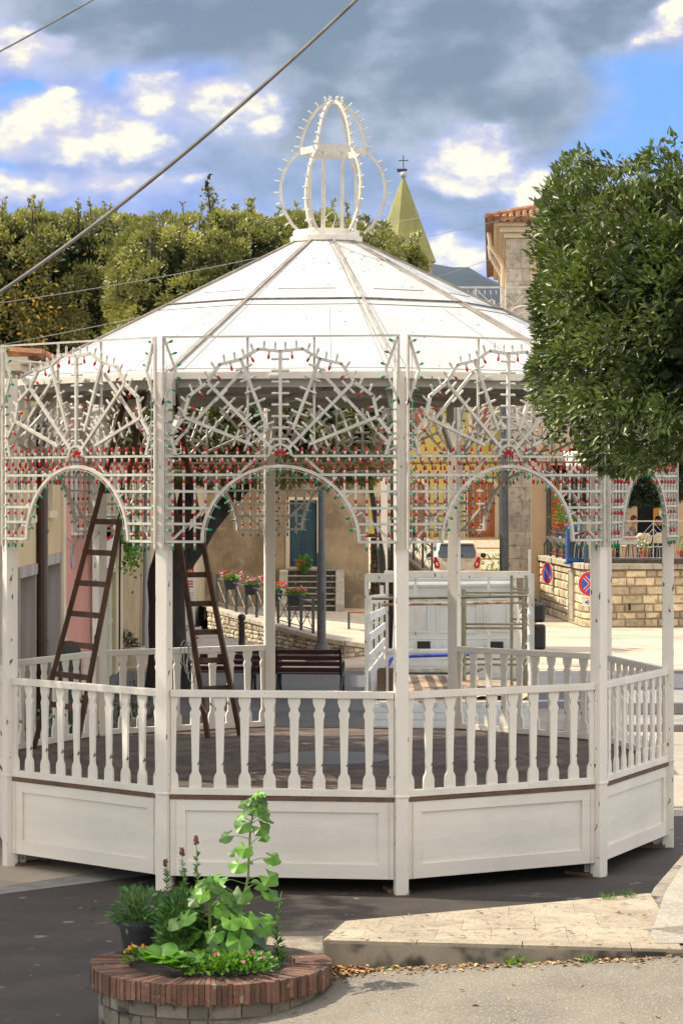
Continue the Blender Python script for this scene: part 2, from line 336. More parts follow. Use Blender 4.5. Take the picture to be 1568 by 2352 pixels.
# posts (local frame: outward is -y)
mb = MB(); mb.box2((-.062, -RP - .062, .0), (.062, -RP + .062, 5.02)); mb.box2((-.07, -RP - .07, .93), (.07, -RP + .07, .955))
post0 = mb.build('post', WHITEP, gz, local=True, bevel=.006); rotp(post0, TH0)
for k in range(1, 10): rotp(dup(post0, gz), TH0 + 36 * k)
mb = MB(); mb.box2((-.10, -RP + .03, -.0), (.10, -RP + .36, .035)); foot0 = mb.build('packing_block', DECKEDGE, gz, local=True); rotp(foot0, TH0)
for k in range(1, 10): rotp(dup(foot0, gz), TH0 + 36 * k)
mb = MB(); mb.box2((-.03, -RP + .10, .035), (.03, -RP + .16, .9)); f2 = mb.build('jack_leg', RUSTW, gz, local=True); rotp(f2, TH0)
for k in range(1, 10): rotp(dup(f2, gz), TH0 + 36 * k)
# skirt panels
w = HS - .065
mb = MB(); y = -AP
mb.box2((-w, y - .022, .145), (w, y + .0, .285)); mb.box2((-w, y - .022, .78), (w, y, .885))
mb.box2((-w, y - .022, .285), (-w + .15, y, .78)); mb.box2((w - .15, y - .022, .285), (w, y, .78))
mb.box2((-w + .002, y + .001, .15), (w - .002, y + .02, .88))
mb.box2((-w + .05, y - .034, .145), (-w + .054, y - .023, .88)); mb.box2((w - .054, y - .034, .145), (w - .05, y - .023, .88))
sk0 = mb.build('skirt_panel', WHITE3, gz, local=True, bevel=.004); rotp(sk0, MIDS[0])
for m in MIDS[1:]: rotp(dup(sk0, gz), m)
mb = MB(); mb.box2((-w, y - .03, .888), (w, y + .06, .928)); de0 = mb.build('deck_edge', DECKEDGE, gz, local=True); rotp(de0, MIDS[0])
for m in MIDS[1:]: rotp(dup(de0, gz), m)
# deck: concentric boards in ten wedges
mb = MB(); t18 = math.tan(R_(18))
for k, m in enumerate(MIDS):
    q = Matrix.Rotation(R_(m), 3, 'Z'); r = .62; i = 0
    while r < AP - .06:
        r2 = min(r + .135, AP - .055); e = .004
        cuts = [-1.0] + sorted(random.uniform(-.7, .7) for _ in range(2 if r > 1.2 else 1)) + [1.0]
        for a, b in zip(cuts[:-1], cuts[1:]):
            v = []
            for rr, zz in ((r, .922), (r2 - .008, .922)):
                v += [q @ Vector((a * rr * t18 + .003, -rr, zz)), q @ Vector((b * rr * t18 - .003, -rr, zz))]
            tn = random.random()
            mb.add([v[0], v[1], v[3], v[2]], [(0, 1, 2, 3)], tn)
        r = r2
deck = mb.build('deck', DECK, gz, local=True)
mb = MB(); mb.lathe([(AP - .03, .80), (AP - .03, .905)], 10, ph=R_(TH0 - 90 + 0)); mb.build('deck_underframe', DECKEDGE, gz, local=True)
mb = MB(); mb.lathe([(2.75, .0), (2.75, .86)], 10, ph=R_(TH0 - 90)); mb.build('under_deck_light_block', LADDER, gz, local=True)  # unseen drum, added to stop light passing through beneath the deck
mb = MB(); mb.lathe([(.70, .915), (.70, .926), (0.0, .926)], 32); mb.build('centre_disc', METALD, gz, local=True)
# balustrades: top rail as the part, bottom rail and balusters below it; the face behind (entrance) has none
prof = [(.5, 0), (.5, .085), (.44, .12), (.30, .145), (.265, .165), (.36, .80 - .13), (.44, .705), (.44, .73), (.33, .748), (.30, .765), (.42, .80), (.50, .83), (.50, .875)]
def baluster_poly(half=0):
    wd = .118
    pts = [(px_ * wd, z_) for px_, z_ in prof]
    if half == 0: return [(p[0], p[1]) for p in pts] + [(-p[0], p[1]) for p in reversed(pts)]
    return [(p[0] * half, p[1]) for p in pts] + [(-.012 * half, .875), (-.012 * half, 0)]
bw = HS - .066
mb = MB(); mb.box2((-bw, -AP - .035, 1.875), (bw, -AP + .035, 1.945)); bal0 = mb.build('balustrade', WHITE, gz, local=True, bevel=.005)
mb = MB(); mb.box2((-bw, -AP - .03, .932), (bw, -AP + .03, .998)); mb.build('bottom_rail', WHITE, bal0, local=True, bevel=.004)
mb = MB(); mb.prism(baluster_poly(), (0, -.013, .999), (1, 0, 0), (0, 0, 1), (0, .026, 0)); b0 = mb.build('baluster', WHITE, bal0, local=True)
nb = 8; pit = 2 * bw / (nb + 1)
b0.location = (-bw + pit, -AP, 0)
for i in range(1, nb): c = dup(b0, bal0); c.location = (-bw + pit * (i + 1), -AP, 0)
for s in (1, -1):
    mb = MB(); mb.prism(baluster_poly(s), (-s * (bw - .014), -AP - .013, .999), (1, 0, 0), (0, 0, 1), (0, .026, 0)); mb.build('baluster', WHITE, bal0, local=True)
rotp(bal0, MIDS[0])
for k, m in enumerate(MIDS):
    if k in (0, 4): continue                                 # face 4 is the open entrance at the back
    rotp(dup(bal0, gz), m)
# roof
ZE, ZT, RT = 5.03, 6.585, .40
def roofz(r): return ZE + (ZT - ZE) * (RE - r) / (RE - RT)
def ap(r): return r * math.cos(R_(18))
mb = MB(); S18 = math.sin(R_(18)); C18 = math.cos(R_(18))
def rq(r, s, dz=0.0): return Vector((s * r * S18, -r * C18, roofz(r) + dz))
rs = [RE, 2.9, 2.02, 1.95, 1.2, RT]
for a, b in zip(rs[:-1], rs[1:]):
    sag = .0
    mb.add([rq(a, -1), rq(a, 1), rq(b, 1), rq(b, -1)], [(0, 1, 2, 3)])
    mb.add([rq(a, -1, -.03), rq(b, -1, -.03), rq(b, 1, -.03), rq(a, 1, -.03)], [(0, 1, 2, 3)])
mb.add([rq(RE, -1), rq(RE, 1), rq(RE, 1, -.03), rq(RE, -1, -.03)], [(0, 3, 2, 1)])
rp0 = mb.build('roof_panel', [ROOFW], gz, local=True)
mb = MB(); mb.bar(rq(1.93, -.985, .012), rq(1.93, .985, .012), .018, .014, up=(0, -.4, 1)); mb.bar(rq(1.66, -.62, .002), rq(1.66, .56, .002), .007, .006, up=(0, -.4, 1))
mb.bar(rq(2.06, -.96, .004), rq(2.06, .96, .004), .004, .006, up=(0, -.4, 1))
for r_a, r_b, s_ in ((RE - .03, RT + .1, .90), (RE - .03, RT + .1, -.90), (RE - .03, 2.1, .42)): mb.bar(rq(r_a, s_, .0015), rq(r_b, s_, .0015), .004, .004)
mb.bar(rq(RE - .06, -.97, .001), rq(RE - .06, .97, .001), .006, .005, up=(0, -.4, 1))
random.seed(31)
for i in range(26):
    r_ = random.uniform(.6, RE - .1); s_ = random.uniform(-.9, .9); L_ = random.uniform(.004, .03) / (r_ * S18); mb.bar(rq(r_, s_, .0015), rq(r_, s_ + L_, .0015), random.uniform(.006, .014), .003, up=(0, -.4, 1))
mb.build('lap_joint', DARKSEAM, rp0, local=True)
rotp(rp0, MIDS[0])
for m in MIDS[1:]: rotp(dup(rp0, gz), m)
mb = MB()
mb.bar((0, -RE - .01, ZE + .012), (0, -RT, ZT + .012), .018, .02); mb.bar((-.05, -RE, ZE - .0), (-.05, -RT, ZT - .0), .008, .010)
rr0 = mb.build('roof_ridge', [SEAM], gz, local=True); rotp(rr0, TH0)
for k in range(1, 10): rotp(dup(rr0, gz), TH0 + 36 * k)
mb = MB(); h = RE * S18
mb.box2((-h + .004, -ap(RE) - .012, ZE - .075), (h - .004, -ap(RE) + .02, ZE - .004)); mb.box2((-.14, -ap(RE) - .03, ZE - .06), (-.05, -ap(RE) - .013, ZE - .03)) 
ev0 = mb.build('eave_beam', WHITE, gz, local=True, bevel=.004); rotp(ev0, MIDS[0])
for m in MIDS[1:]: rotp(dup(ev0, gz), m)
# ceiling: ten flat sloping boards, with rafters below
mb = MB()
def cq(r, s, z): return Vector((s * r * S18, -r * C18, z))
mb.add([cq(RE - .05, -1, 4.965), cq(RE - .05, 1, 4.965), cq(.05, 1, 5.05), cq(.05, -1, 5.05)], [(3, 2, 1, 0)])
mb.box2((-.9, -ap(2.7) - .03, 4.93), (.9, -ap(2.7) + .03, 4.972)); mb.box2((-1.06, -ap(3.45) - .03, 4.88), (1.06, -ap(3.45) + .02, 4.962))
ce0 = mb.build('ceiling_panel', CEIL, gz, local=True); rotp(ce0, MIDS[0])
for m in MIDS[1:]: rotp(dup(ce0, gz), m)
mb = MB(); mb.bar((0, -RE + .12, 4.93), (0, -.1, 5.0), .07, .06); mb.bar((0, -RP + .08, 4.35), (0, -RP + .62, 4.92), .05, .05); mb.box2((-.05, -RP + .06, 4.7), (.05, -RP + .14, 4.95))
ra0 = mb.build('rafter', CEIL, gz, local=True); rotp(ra0, TH0)
for k in range(1, 10): rotp(dup(ra0, gz), TH0 + 36 * k)
# crown (finial)
CX = X(763, 28) - GX
def ctr(z): return Vector((CX + .01 * (z - 6.6), 0, z))
mb = MB(); mb.lathe([(.37, 6.585), (.395, 6.60), (.40, 6.655), (.365, 6.66), (.365, 6.725), (.33, 6.73)], 24, ctr(0)); cr = mb.build('crown', WHITE, gz, local=True)
lowp = [(.345, 6.70), (.445, 6.80), (.525, 6.93), (.568, 7.08), (.575, 7.22), (.545, 7.36), (.48, 7.48), (.405, 7.565), (.36, 7.60)]
upp = [(.36, 7.60), (.352, 7.69), (.318, 7.82), (.262, 7.95), (.185, 8.06), (.10, 8.125), (.03, 8.15)]
bulbs_c = []
for i in range(6):
    a = R_(i * 60 + 2)
    d = Vector((math.cos(a), math.sin(a), 0)); s = Vector((-d.y, d.x, 0))
    mb = MB()
    for pr in (lowp, upp):
        rgs = []
        for j, (r, z) in enumerate(pr):
            p = ctr(z) + d * r; nx = pr[min(j + 1, len(pr) - 1)]; pv = pr[max(j - 1, 0)]
            tv = (d * (nx[0] - pv[0]) + Vector((0, 0, nx[1] - pv[1]))).normalized(); nv = s.cross(tv)
            if nv.dot(d) < 0: nv = -nv
            rgs.append([p + s * .012 + nv * .016, p - s * .012 + nv * .016, p - s * .012 - nv * .016, p + s * .012 - nv * .016])
        mb.rings(rgs)
        L = 0; acc = [0]
        for j in range(1, len(pr)): L += math.hypot(pr[j][0] - pr[j - 1][0], pr[j][1] - pr[j - 1][1]); acc.append(L)
        n = 9 if pr is lowp else 7
        for q in range(n):
            t = (q + .5) / n * L; j = max(1, next(x for x in range(1, len(acc)) if acc[x] >= t)); u = (t - acc[j - 1]) / (acc[j] - acc[j - 1])
            r = pr[j - 1][0] * (1 - u) + pr[j][0] * u; z = pr[j - 1][1] * (1 - u) + pr[j][1] * u
            nv = (d * (pr[j][1] - pr[j - 1][1]) - Vector((0, 0, pr[j][0] - pr[j - 1][0]))).normalized()
            bulbs_c.append((ctr(z) + d * r + nv * .018, nv))
    mb.build('rib', WHITE2, cr, local=True, smooth=False)
    p0 = ctr(7.60) + d * .36; a2 = a + R_(60); p1 = ctr(7.60) + Vector((math.cos(a2), math.sin(a2), 0)) * .36
    mb = MB(); mb.bar(p0, p1, .022, .075); mb.build('waist_board', WHITE2, cr, local=True)
for i in range(8):
    a = R_(i * 45 + 20); q = Vector((math.cos(a), math.sin(a), 0)) * .27
    mb = MB(); mb.bar(ctr(6.72) + q, ctr(7.585) + q, .021, .021); mb.build('upright', WHITE2, cr, local=True)
mb = MB(); mb.tube([ctr(6.72) + Vector((-.10, -.2, 0)), ctr(6.86) + Vector((-.07, -.22, 0)), ctr(6.92) + Vector((0, -.22, 0)), ctr(6.87) + Vector((.04, -.2, 0)), ctr(6.73) + Vector((-.0, -.2, 0))], .005, 5); mb.build('loose_wire', WIRE, cr, local=True)

# bulbs: one mesh per colour, along +z
def bulb_mb(mb, m=0, sc_=1.0, q=None, o=None):
    t = MB(); t.lathe([(.0112, 0), (.0112, .030), (.010, .031)], 6, m=0); t.lathe([(.0110, .031), (.0132, .044), (.0124, .063), (.007, .072), (1e-6, .075)], 6, m=m)
    for i, v in enumerate(t.v): t.v[i] = (Vector(v) if q is None else q @ Vector(v)) * 1.0 + (Vector((0, 0, 0)) if o is None else o)
    b = len(mb.v); mb.v += [tuple(v) for v in t.v]
    for f, mm in zip(t.f, t.m): mb.f.append([i + b for i in f]); mb.m.append(mm); mb.t.append(.5)
BMESH = {}
for cname, gm in (('r', REDB), ('g', GRNB), ('c', CLRB)):
    mb = MB(); bulb_mb(mb, 1); me = bpy.data.meshes.new('bulb'); me.from_pydata(mb.v, [], mb.f)
    me.materials.append(SOCK); me.materials.append(gm); me.polygons.foreach_set('material_index', mb.m); me.polygons.foreach_set('use_smooth', [True] * len(me.polygons)); BMESH[cname] = me
def place_bulb(parent, p, d, c):
    o = bpy.data.objects.new('bulb', BMESH[c]); COL.objects.link(o); o.parent = parent; o.location = p
    o.rotation_mode = 'QUATERNION'; o.rotation_quaternion = Vector((0, 0, 1)).rotation_difference(Vector(d)); return o
for p, d in bulbs_c: place_bulb(cr, p, d, 'c').scale = (.8, .8, .8)
for i in range(4): place_bulb(cr, ctr(8.14) + Vector((.05 * (i - 1.5), 0, 0)), Vector((.25 * (i - 1.5), -.1, 1)).normalized(), 'c')

# ================================================================== LIGHT ARCHES (hung outside each face)
YP = -(AP + .105)
UC = .00155
def pz(zy): return 5.460 - .001528 * zy
def pt(dx, zy, y=0.0): return Vector((dx * UC, YP + y, pz(zy)))
la0 = thing('light_arch', 'x', 'light arch', (GX, GY, 0), group='light arches around the bandstand')
B = []      # (pos, dir, colour)
fw, fd = .022, .03
mb = MB()
def seg(mb, a, b, y=0.0, w=fw, d=fd, ext=.0): mb.bar(pt(a[0], a[1], y), pt(b[0], b[1], y), d, w, up=(0, -1, 0), ext=ext) if False else mb.bar(pt(a[0], a[1], y), pt(b[0], b[1], y), w, d, up=(0, 1, 0), ext=ext)
seg(mb, (-742, 70), (742, 70), w=.018, d=.03)
for s in (1, -1):
    seg(mb, (s * 734, 78), (s * 734, 1410)); seg(mb, (s * 208, 76), (s * 208, 812), y=.036, w=.022, d=.02)
    seg(mb, (s * 240, 285), (s * 725, 800), y=.036, w=.028, d=.022)
mb.build('frame', WHITE2, la0, local=True)
for a_, b_, kw in (((-724, 822), (-75, 822), {}), ((75, 822), (724, 822), {}), ((-150, 650), (150, 650), dict(y=.034, w=.02, d=.02))): mb = MB(); seg(mb, a_, b_, **kw); mb.build('cross_bar', WHITE2, la0, local=True)
def arch_x(zy): return 490 * math.sqrt(max(0, 1 - ((1362 - zy) / 477) ** 2))
for zy in (940, 1045, 1150, 1250, 1362):
    for s in (1, -1): mb = MB(); seg(mb, (s * 722, zy), (s * (arch_x(zy) + (12 if zy < 1300 else -10)), zy), w=.024); mb.build('cross_bar', WHITE2, la0, local=True)
mb = MB(); rg = []
N = 36
for i in range(N + 1):
    a = PI * i / N; x = 490 * math.cos(a); zy = 1362 - 477 * math.sin(a); nx = Vector((math.cos(a), 0, math.sin(a)))
    p = pt(x, zy); n2 = Vector((math.cos(a) / 490, 0, math.sin(a) / 477)).normalized()
    rg.append([p + n2 * .015 + Vector((0, -.02, 0)), p - n2 * .015 + Vector((0, -.02, 0)), p - n2 * .015 + Vector((0, .02, 0)), p + n2 * .015 + Vector((0, .02, 0))])
    if i % 2 == 1 or True:
        if i % 2 == 0 and 0 < i < N: B.append((p - n2 * .015, -n2, 'g'))
        if i % 3 == 1 and (i < 12 or i > N - 12): B.append((p + n2 * .015, n2, 'c'))
mb.rings(rg); mb.build('arch_hoop', WHITE2, la0, local=True)
for s in (1, -1):
    mb = MB(); seg(mb, (s * 150, 832), (s * 268, 938), y=.034, w=.024); mb.build('brace', WHITE2, la0, local=True); mb = MB(); seg(mb, (s * 690, 1360), (s * 480, 1160), y=.034, w=.024); mb.build('brace', WHITE2, la0, local=True)
    mb = MB(); seg(mb, (s * 728, 78), (s * 655, 285)); seg(mb, (s * 655, 285), (s * 742, 500)); mb.build('diamond_ornament', WHITE2, la0, local=True)
    for t in (.15, .5, .85):
        B.append((pt(s * (728 - 73 * t), 78 + 207 * t), Vector((-s * .95, 0, .3)), 'g')); B.append((pt(s * (655 + 87 * t), 285 + 215 * t), Vector((-s * .92, 0, -.35)), 'g'))
    for i in range(12): B.append((pt(s * 722, 530 + 76 * i), Vector((-s, 0, 0)), 'g'))
    for i in range(10):
        x = s * (95 + 67 * i)
        if i < 9: B.append((pt(x + s * 40, 812), Vector((0, 0, 1)), 'r'))
        B.append((pt(x, 832), Vector((0, 0, -1)), 'r'))
    for zy, up, dn in ((940, 'r', 'r'), (1045, 'c', 'c'), (1150, 'r', 'r'), (1250, 'c', 'c'), (1362, 'r', 'g')):
        x = 675.0
        while x > arch_x(zy - 30 if zy < 1300 else zy) + 20:
            B.append((pt(s * x, zy - 9), Vector((0, 0, 1)), up)); B.append((pt(s * x, zy + 9), Vector((0, 0, -1)), dn)); x -= 69
# fan outline
half = [(0, 165), (138, 150), (248, 215), (380, 245), (460, 360), (575, 445), (605, 580), (688, 690), (655, 815)]
full = [(-x, z) for x, z in reversed(half[1:])] + half
mb = MB()
for a, b in zip(full[:-1], full[1:]):
    seg(mb, a, b, w=.03, ext=.006)
    pa, pb = pt(*a), pt(*b); d = pb - pa; n = Vector((-d.z, 0, d.x)).normalized(); c0 = pt(0, 822)
    if n.dot((pa + pb) / 2 - c0) < 0: n = -n
    k = max(2, int(d.length / .10))
    for i in range(k): B.append((pa + d * (i + .5) / k + n * .015, (n * .8 + Vector((0, 0, .5))).normalized(), 'c'))
    B.append((pa + d * .5 - n * .015, -n, 'r'))
mb.build('fan_outline', WHITE2, la0, local=True)
sp = [((0, 170), (0, 745))] + [(a, b) for s in (1, -1) for a, b in (((s * 244, 222), (s * 78, 655)), ((s * 452, 362), (s * 55, 770)), ((s * 600, 578), (s * 178, 750)))]
for a, b in sp:
    mb = MB(); seg(mb, a, b, y=-.004, w=.03); mb.build('spoke', WHITE2, la0, local=True)
    pa, pb = pt(*a), pt(*b); d = pb - pa; n = Vector((-d.z, 0, d.x)).normalized(); k = int(d.length / .108)
    for i in range(k):
        for s in (1, -1): B.append((pa + d * (i + .6) / k + n * s * .015, n * s, 'c'))
mb = MB(); rg = []
for i in range(13):
    a = PI * i / 12; n2 = Vector((math.cos(a), 0, math.sin(a))); p = pt(0, 822) + n2 * .11
    rg.append([p + n2 * .012 + Vector((0, -.02, 0)), p - n2 * .012 + Vector((0, -.02, 0)), p - n2 * .012 + Vector((0, .02, 0)), p + n2 * .012 + Vector((0, .02, 0))])
mb.rings(rg); mb.build('hub_arch', WHITE2, la0, local=True)
for i in range(5):
    a = PI * (i + .5) / 5; n2 = Vector((math.cos(a), 0, math.sin(a))); B.append((pt(0, 822) + n2 * .098, -n2, 'r'))
# wiring: a thin cable that runs up the posts and along the hoop
mb = MB()
for s in (1, -1):
    pts = [pt(s * 715, z_ , -.02) + Vector((s * -.008 * (i % 2), 0, 0)) for i, z_ in enumerate(range(110, 1400, 43))]; mb.tube(pts, .0035, 4)
pts = [pt(490 * .955 * math.cos(PI * i / 40), 1362 - 477 * .955 * math.sin(PI * i / 40), -.022) + Vector((0, 0, .004 * (i % 2))) for i in range(41)]; mb.tube(pts, .0035, 4)
mb.build('wiring', WIRE, la0, local=True)
order = {'r': 0, 'g': 1, 'c': 2}
B.sort(key=lambda b: order[b[2]])
nred = [b for b in B if b[2] == 'r']; ng = [b for b in B if b[2] == 'g']; nc = [b for b in B if b[2] == 'c']
pick = (nred + ng + nc)[:100]; rest = (nred + ng + nc)[100:]
for p, d, c in pick: place_bulb(la0, p, d, c)
mb = MB(); mi = {'r': 1, 'g': 2, 'c': 3}
for p, d, c in rest: bulb_mb(mb, mi[c], 1, Vector((0, 0, 1)).rotation_difference(Vector(d)).to_matrix(), Vector(p))
o = mb.build('bulbs', [SOCK, REDB, GRNB, CLRB], la0, local=True, smooth=True); o['kind'] = 'stuff'
labels = {9: 'light arch on the middle front face of the bandstand, square on below the crown',
          0: 'light arch on the right front face, its top corner hidden by the dark clipped tree',
          1: 'light arch on the right corner face, steeply angled, hanging clear of the last post',
          2: 'light arch on the far right side of the bandstand, nearly hidden by the clipped tree',
          3: 'back right light arch of the bandstand, seen against the orange doors of the yellow house',
          4: 'light arch over the open back entrance of the bandstand, in front of the teal door',
          5: 'back left light arch of the bandstand, behind the right ladder leg and dark tree trunk',
          6: 'back left light arch seen against the pink house behind the left ladder leg',
          7: 'light arch on the far left side of the bandstand, edge on at the picture edge',
          8: 'light arch on the left front face, with the wooden ladder seen through it'}
la0['label'] = labels[0]; la0.rotation_euler = (0, 0, R_(MIDS[0]))
for k in range(1, 10): dupt(la0, (GX, GY, 0), R_(MIDS[k]), labels[k])

# ladder: two tapered legs hinged at the top, standing on the deck
ld = thing('step_ladder', 'tall dark wooden double ladder standing open on the bandstand deck', 'ladder', (X(310, 29), 29, .926))
def ladder_leg(feet, tops, n, y0, y1):
    a0, a1 = feet; b0_, b1_ = tops
    L = []
    for a, b in ((a0, b0_), (a1, b1_)):
        mb = MB(); mb.bar(a, b, .135, .055, up=(1, 0, 0), ext=.0); L.append(mb.build('rail', LADDER, ld, bevel=.005))
    for i in range(n):
        t = y0 + (y1 - y0) * i / (n - 1)
        p = a0.lerp(b0_, t); q = a1.lerp(b1_, t); mb = MB(); e = (q - p).normalized() * .03; mb.bar(p - e, q + e, .034, .062); mb.build('rung', LADDER, ld)
zd = .928
def onz(px, py): d = (HC - zd) * F / (py - 1120); return Vector((X(px, d), d, zd))
hl, hr = P(318, 800, 28.0), P(352, 800, 27.9); hl2, hr2 = P(347, 800, 28.5), P(380, 800, 28.5)
ladder_leg((onz(78, 1718), onz(172, 1736)), (hl, hr), 12, .115, .96)
ladder_leg((onz(477, 1693), onz(551, 1688)), (hl2, hr2), 12, .13, .96)
mb = MB(); mb.bar(P(312, 812, 28.2), P(386, 812, 28.4), .03, .03); mb.build('hinge_bar', IRON, ld)
rope = thing('coiled_rope', 'thin rope hanging in loops from the right ladder leg rung', 'rope', P(428, 1478, 30.1))
mb = MB()
for k in range(3):
    c = P(424 + 6 * k, 1500 + 12 * k, 30.0); mb.tube([c + Vector((.05 * math.cos(2 * PI * i / 16) + .01 * k, .01 * k, (.15 + .04 * k) * math.sin(2 * PI * i / 16))) for i in range(17)], .006, 5)
mb.tube([P(430, 1478, 30.0), P(440, 1540, 30.0), P(455, 1600, 30.0), P(475, 1640, 30)], .005, 5); mb.build('loop', WIRE, rope)
rope2 = thing('short_rope', 'short knotted rope hanging from the left ladder leg rung', 'rope', P(296, 1590, 28.7))
mb = MB(); mb.tube([P(294, 1588, 28.75), P(297, 1610, 28.7), P(303, 1645, 28.7), P(308, 1665, 28.7), P(302, 1690, 28.7), P(298, 1670, 28.7), P(306, 1652, 28.7)], .006, 5); mb.ball(P(307, 1652, 28.7), .022, 8); mb.build('loop', WIRE, rope2)
# ================================================================== GROUND
def sheet(name, pts, mat, kind='structure'):
    mb = MB(); mb.add(pts, [tuple(range(len(pts)))]); o = mb.build(name, mat); o['kind'] = kind; return o
mb = MB(); S = 6000; mb.add([(-S, -200, 0), (S, -200, 0), (S, S, 0), (-S, S, 0)], [(0, 1, 2, 3)]); struct(mb.build('ground', ASPH))
sheet('dark_paving', [(-9, 14, .004), (9, 14, .004), (9, 29.9, .004), (4.2, 31.2, .004), (-3.0, 31.2, .004), (-9, 29.0, .004)], PAVER)
sheet('pale_paving', [(-9, 24.6, .008), (X(0, 24.75), 24.75, .008), (X(340, 26.2), 26.3, .008), (-2.2, 30, .008), (-9, 30, .008)], LPAVE)
sheet('paving_border', [(-9, 24.2, .006), (X(0, 24.4), 24.35, .006), (X(385, 25.6), 25.7, .006), (X(340, 26.2), 26.4, .006), (-3.2, 25.9, .006), (-9, 24.8, .006)], KERB)
sheet('side_pavement', [(3.2, 30.1, .008), (12, 30.1, .008), (12, 41.5, .008), (4.3, 41.5, .008)], M('worn_beige_pavement', (.36, .31, .24), (.27, .235, .185), rough=.9, scale=.9, speck=(.5, .45, .36), spthr=(.6, .7), spscale=30, bump=.4, bscale=40))
# a two-step kerb on the right
mb = MB(); mb.box2((X(1432, 40.5), 40.5, 0), (13, 44.5, .13)); struct(mb.build('kerb', KERB, bevel=.02))
mb = MB(); mb.box2((X(1444, 42), 42.2, .13), (13, 45.0, .33)); struct(mb.build('kerb', KERB, bevel=.02))
sheet('road', [(-14, 43.5, .004), (14, 45.2, .004), (14, 54.0, .004), (-14, 54.0, .004)], M('road_asphalt', (.105, .105, .108), (.085, .085, .088), rough=.9, scale=.6, speck=(.2, .2, .2), spthr=(.62, .7), spscale=50, bump=.3, bscale=80))
sheet('plaza_paving', [(-4.7, 54.0, .006), (16, 54.0, .006), (16, 86, .006), (1.5, 86, .006), (-.6, 58, .006), (-4.7, 62, .006)], M('pink_plaza_paving', (.62, .47, .33), (.52, .41, .30), rough=.85, scale=.5, bump=.2, bscale=25, brick=(.9, .45, (.75, .72, .7), .008), brot=(0, 0, R_(58))))
mb = MB(); mb.box2((-4.7, 53.75, 0), (X(842, 54), 53.98, .10)); struct(mb.build('kerb', CAP, bevel=.015))
sheet('crossing_stripe', [(3.4, 46.2, .008), (14, 46.6, .008), (14, 47.0, .008), (3.4, 46.6, .008)], M('worn_road_paint', (.5, .49, .46), (.2, .2, .2), rough=.9, scale=6, lo=.4, hi=.6))
# foreground road: a tilted sheet that rises to the right and away
def rz(x, y): return .36 + .08 * (x + .14) + .07 * (y - 18.67)
mb = MB(); nx_, ny_ = 24, 16; g = []
for j in range(ny_ + 1):
    for i in range(nx_ + 1):
        x = -1.0 + i * 5.5 / nx_; y = 14.5 + j * 4.6 / ny_
        g.append((x, y, rz(x, y) + .006 * noise.noise(Vector((x * 1.3, y * 1.3, 0)))))
mb.add(g, [(j * (nx_ + 1) + i, j * (nx_ + 1) + i + 1, (j + 1) * (nx_ + 1) + i + 1, (j + 1) * (nx_ + 1) + i) for j in range(ny_) for i in range(nx_)])
struct(mb.build('foreground_road', ROADC, smooth=True))
# raised slab pavement in front of the bandstand
ZS = .57
def onS(px, py, z=ZS): d = (HC - z) * F / (py - 1120); return Vector((X(px, d), d, z))
A0, A1, A2, A3 = onS(740, 2164), onS(793, 2119), onS(1493, 2055), onS(1500, 2040)
B1 = onS(1568, 2186); A4 = onS(1568, 1962); far = [Vector((4.5, A4.y + .9, ZS)), Vector((4.5, B1.y - .1, ZS))]
poly = [A0, A1, A2, A3, A4, far[0], far[1], B1]
mb = MB(); mb.prism([(p.x, p.y) for p in poly], (0, 0, 0.0), (1, 0, 0), (0, 1, 0), (0, 0, ZS - .001)); struct(mb.build('raised_pavement', SLABEDGE, bevel=.012))
# slabs lying on it as separate stones with open joints
mb = MB()
def inset(q, e=.008):
    c = sum(q, Vector()) / len(q); return [p + (c - p).normalized() * e for p in q]
rowsT = [(0, .105, (0, .265, .56, .86, 1)), (.105, .40, (0, .10, .31, .47, .69, .88, 1)), (.40, .70, (0, .17, .38, .60, .79, 1)), (.70, 1, (0, .12, .29, .52, .73, .90, 1))]
for r_, (t0, t1, cl) in enumerate(rowsT):
    def gp_(u, t): return A0.lerp(B1, u).lerp(A1.lerp(A2, u), t)
    for u0, u1 in zip(cl[:-1], cl[1:]):
        q = inset([gp_(u0, t0), gp_(u1, t0), gp_(u1, t1), gp_(u0, t1)], .004 if r_ == 0 else .002); tn = random.uniform(.3, .7); dz = random.uniform(-.0015, .0015) + (.004 if r_ == 0 else 0)
        mb.add([p + Vector((0, 0, .010 + dz)) for p in q] + [p + Vector((0, 0, -.02)) for p in q], [(0, 1, 2, 3), (0, 4, 5, 1), (1, 5, 6, 2), (2, 6, 7, 3), (3, 7, 4, 0)], tn)
SLABT = M('pale_slab_top', (.40, .335, .235), (.30, .25, .175), rough=.9, scale=2.6, detail=8, speck=(.24, .195, .135), spthr=(.52, .70), spscale=9, speck2=(.5, .44, .34), tint=.25, bump=1.0, bscale=24)
struct(mb.build('paving_slabs', SLABT))
sheet('grey_path', [B1 + Vector((-.22, .25, .016)), far[1] + Vector((0, .25, .016)), far[0] + Vector((0, -.05, .016)), A4 + Vector((.06, -.05, .016)), A2 + Vector((.12, -.0, .016))], M('rough_grey_path', (.37, .335, .26), (.29, .265, .21), rough=.95, scale=2, speck=(.5, .46, .38), spthr=(.55, .65), spscale=40, bump=.9, bscale=45))
mb = MB(); q = [onS(615, 2152, .36), onS(742, 2150, .36), onS(742, 2222, .36), onS(600, 2222, .36)]
mb.prism([(p.x, p.y) for p in q], (0, 0, 0), (1, 0, 0), (0, 1, 0), (0, 0, .36)); struct(mb.build('low_step', SLABT, bevel=.01))
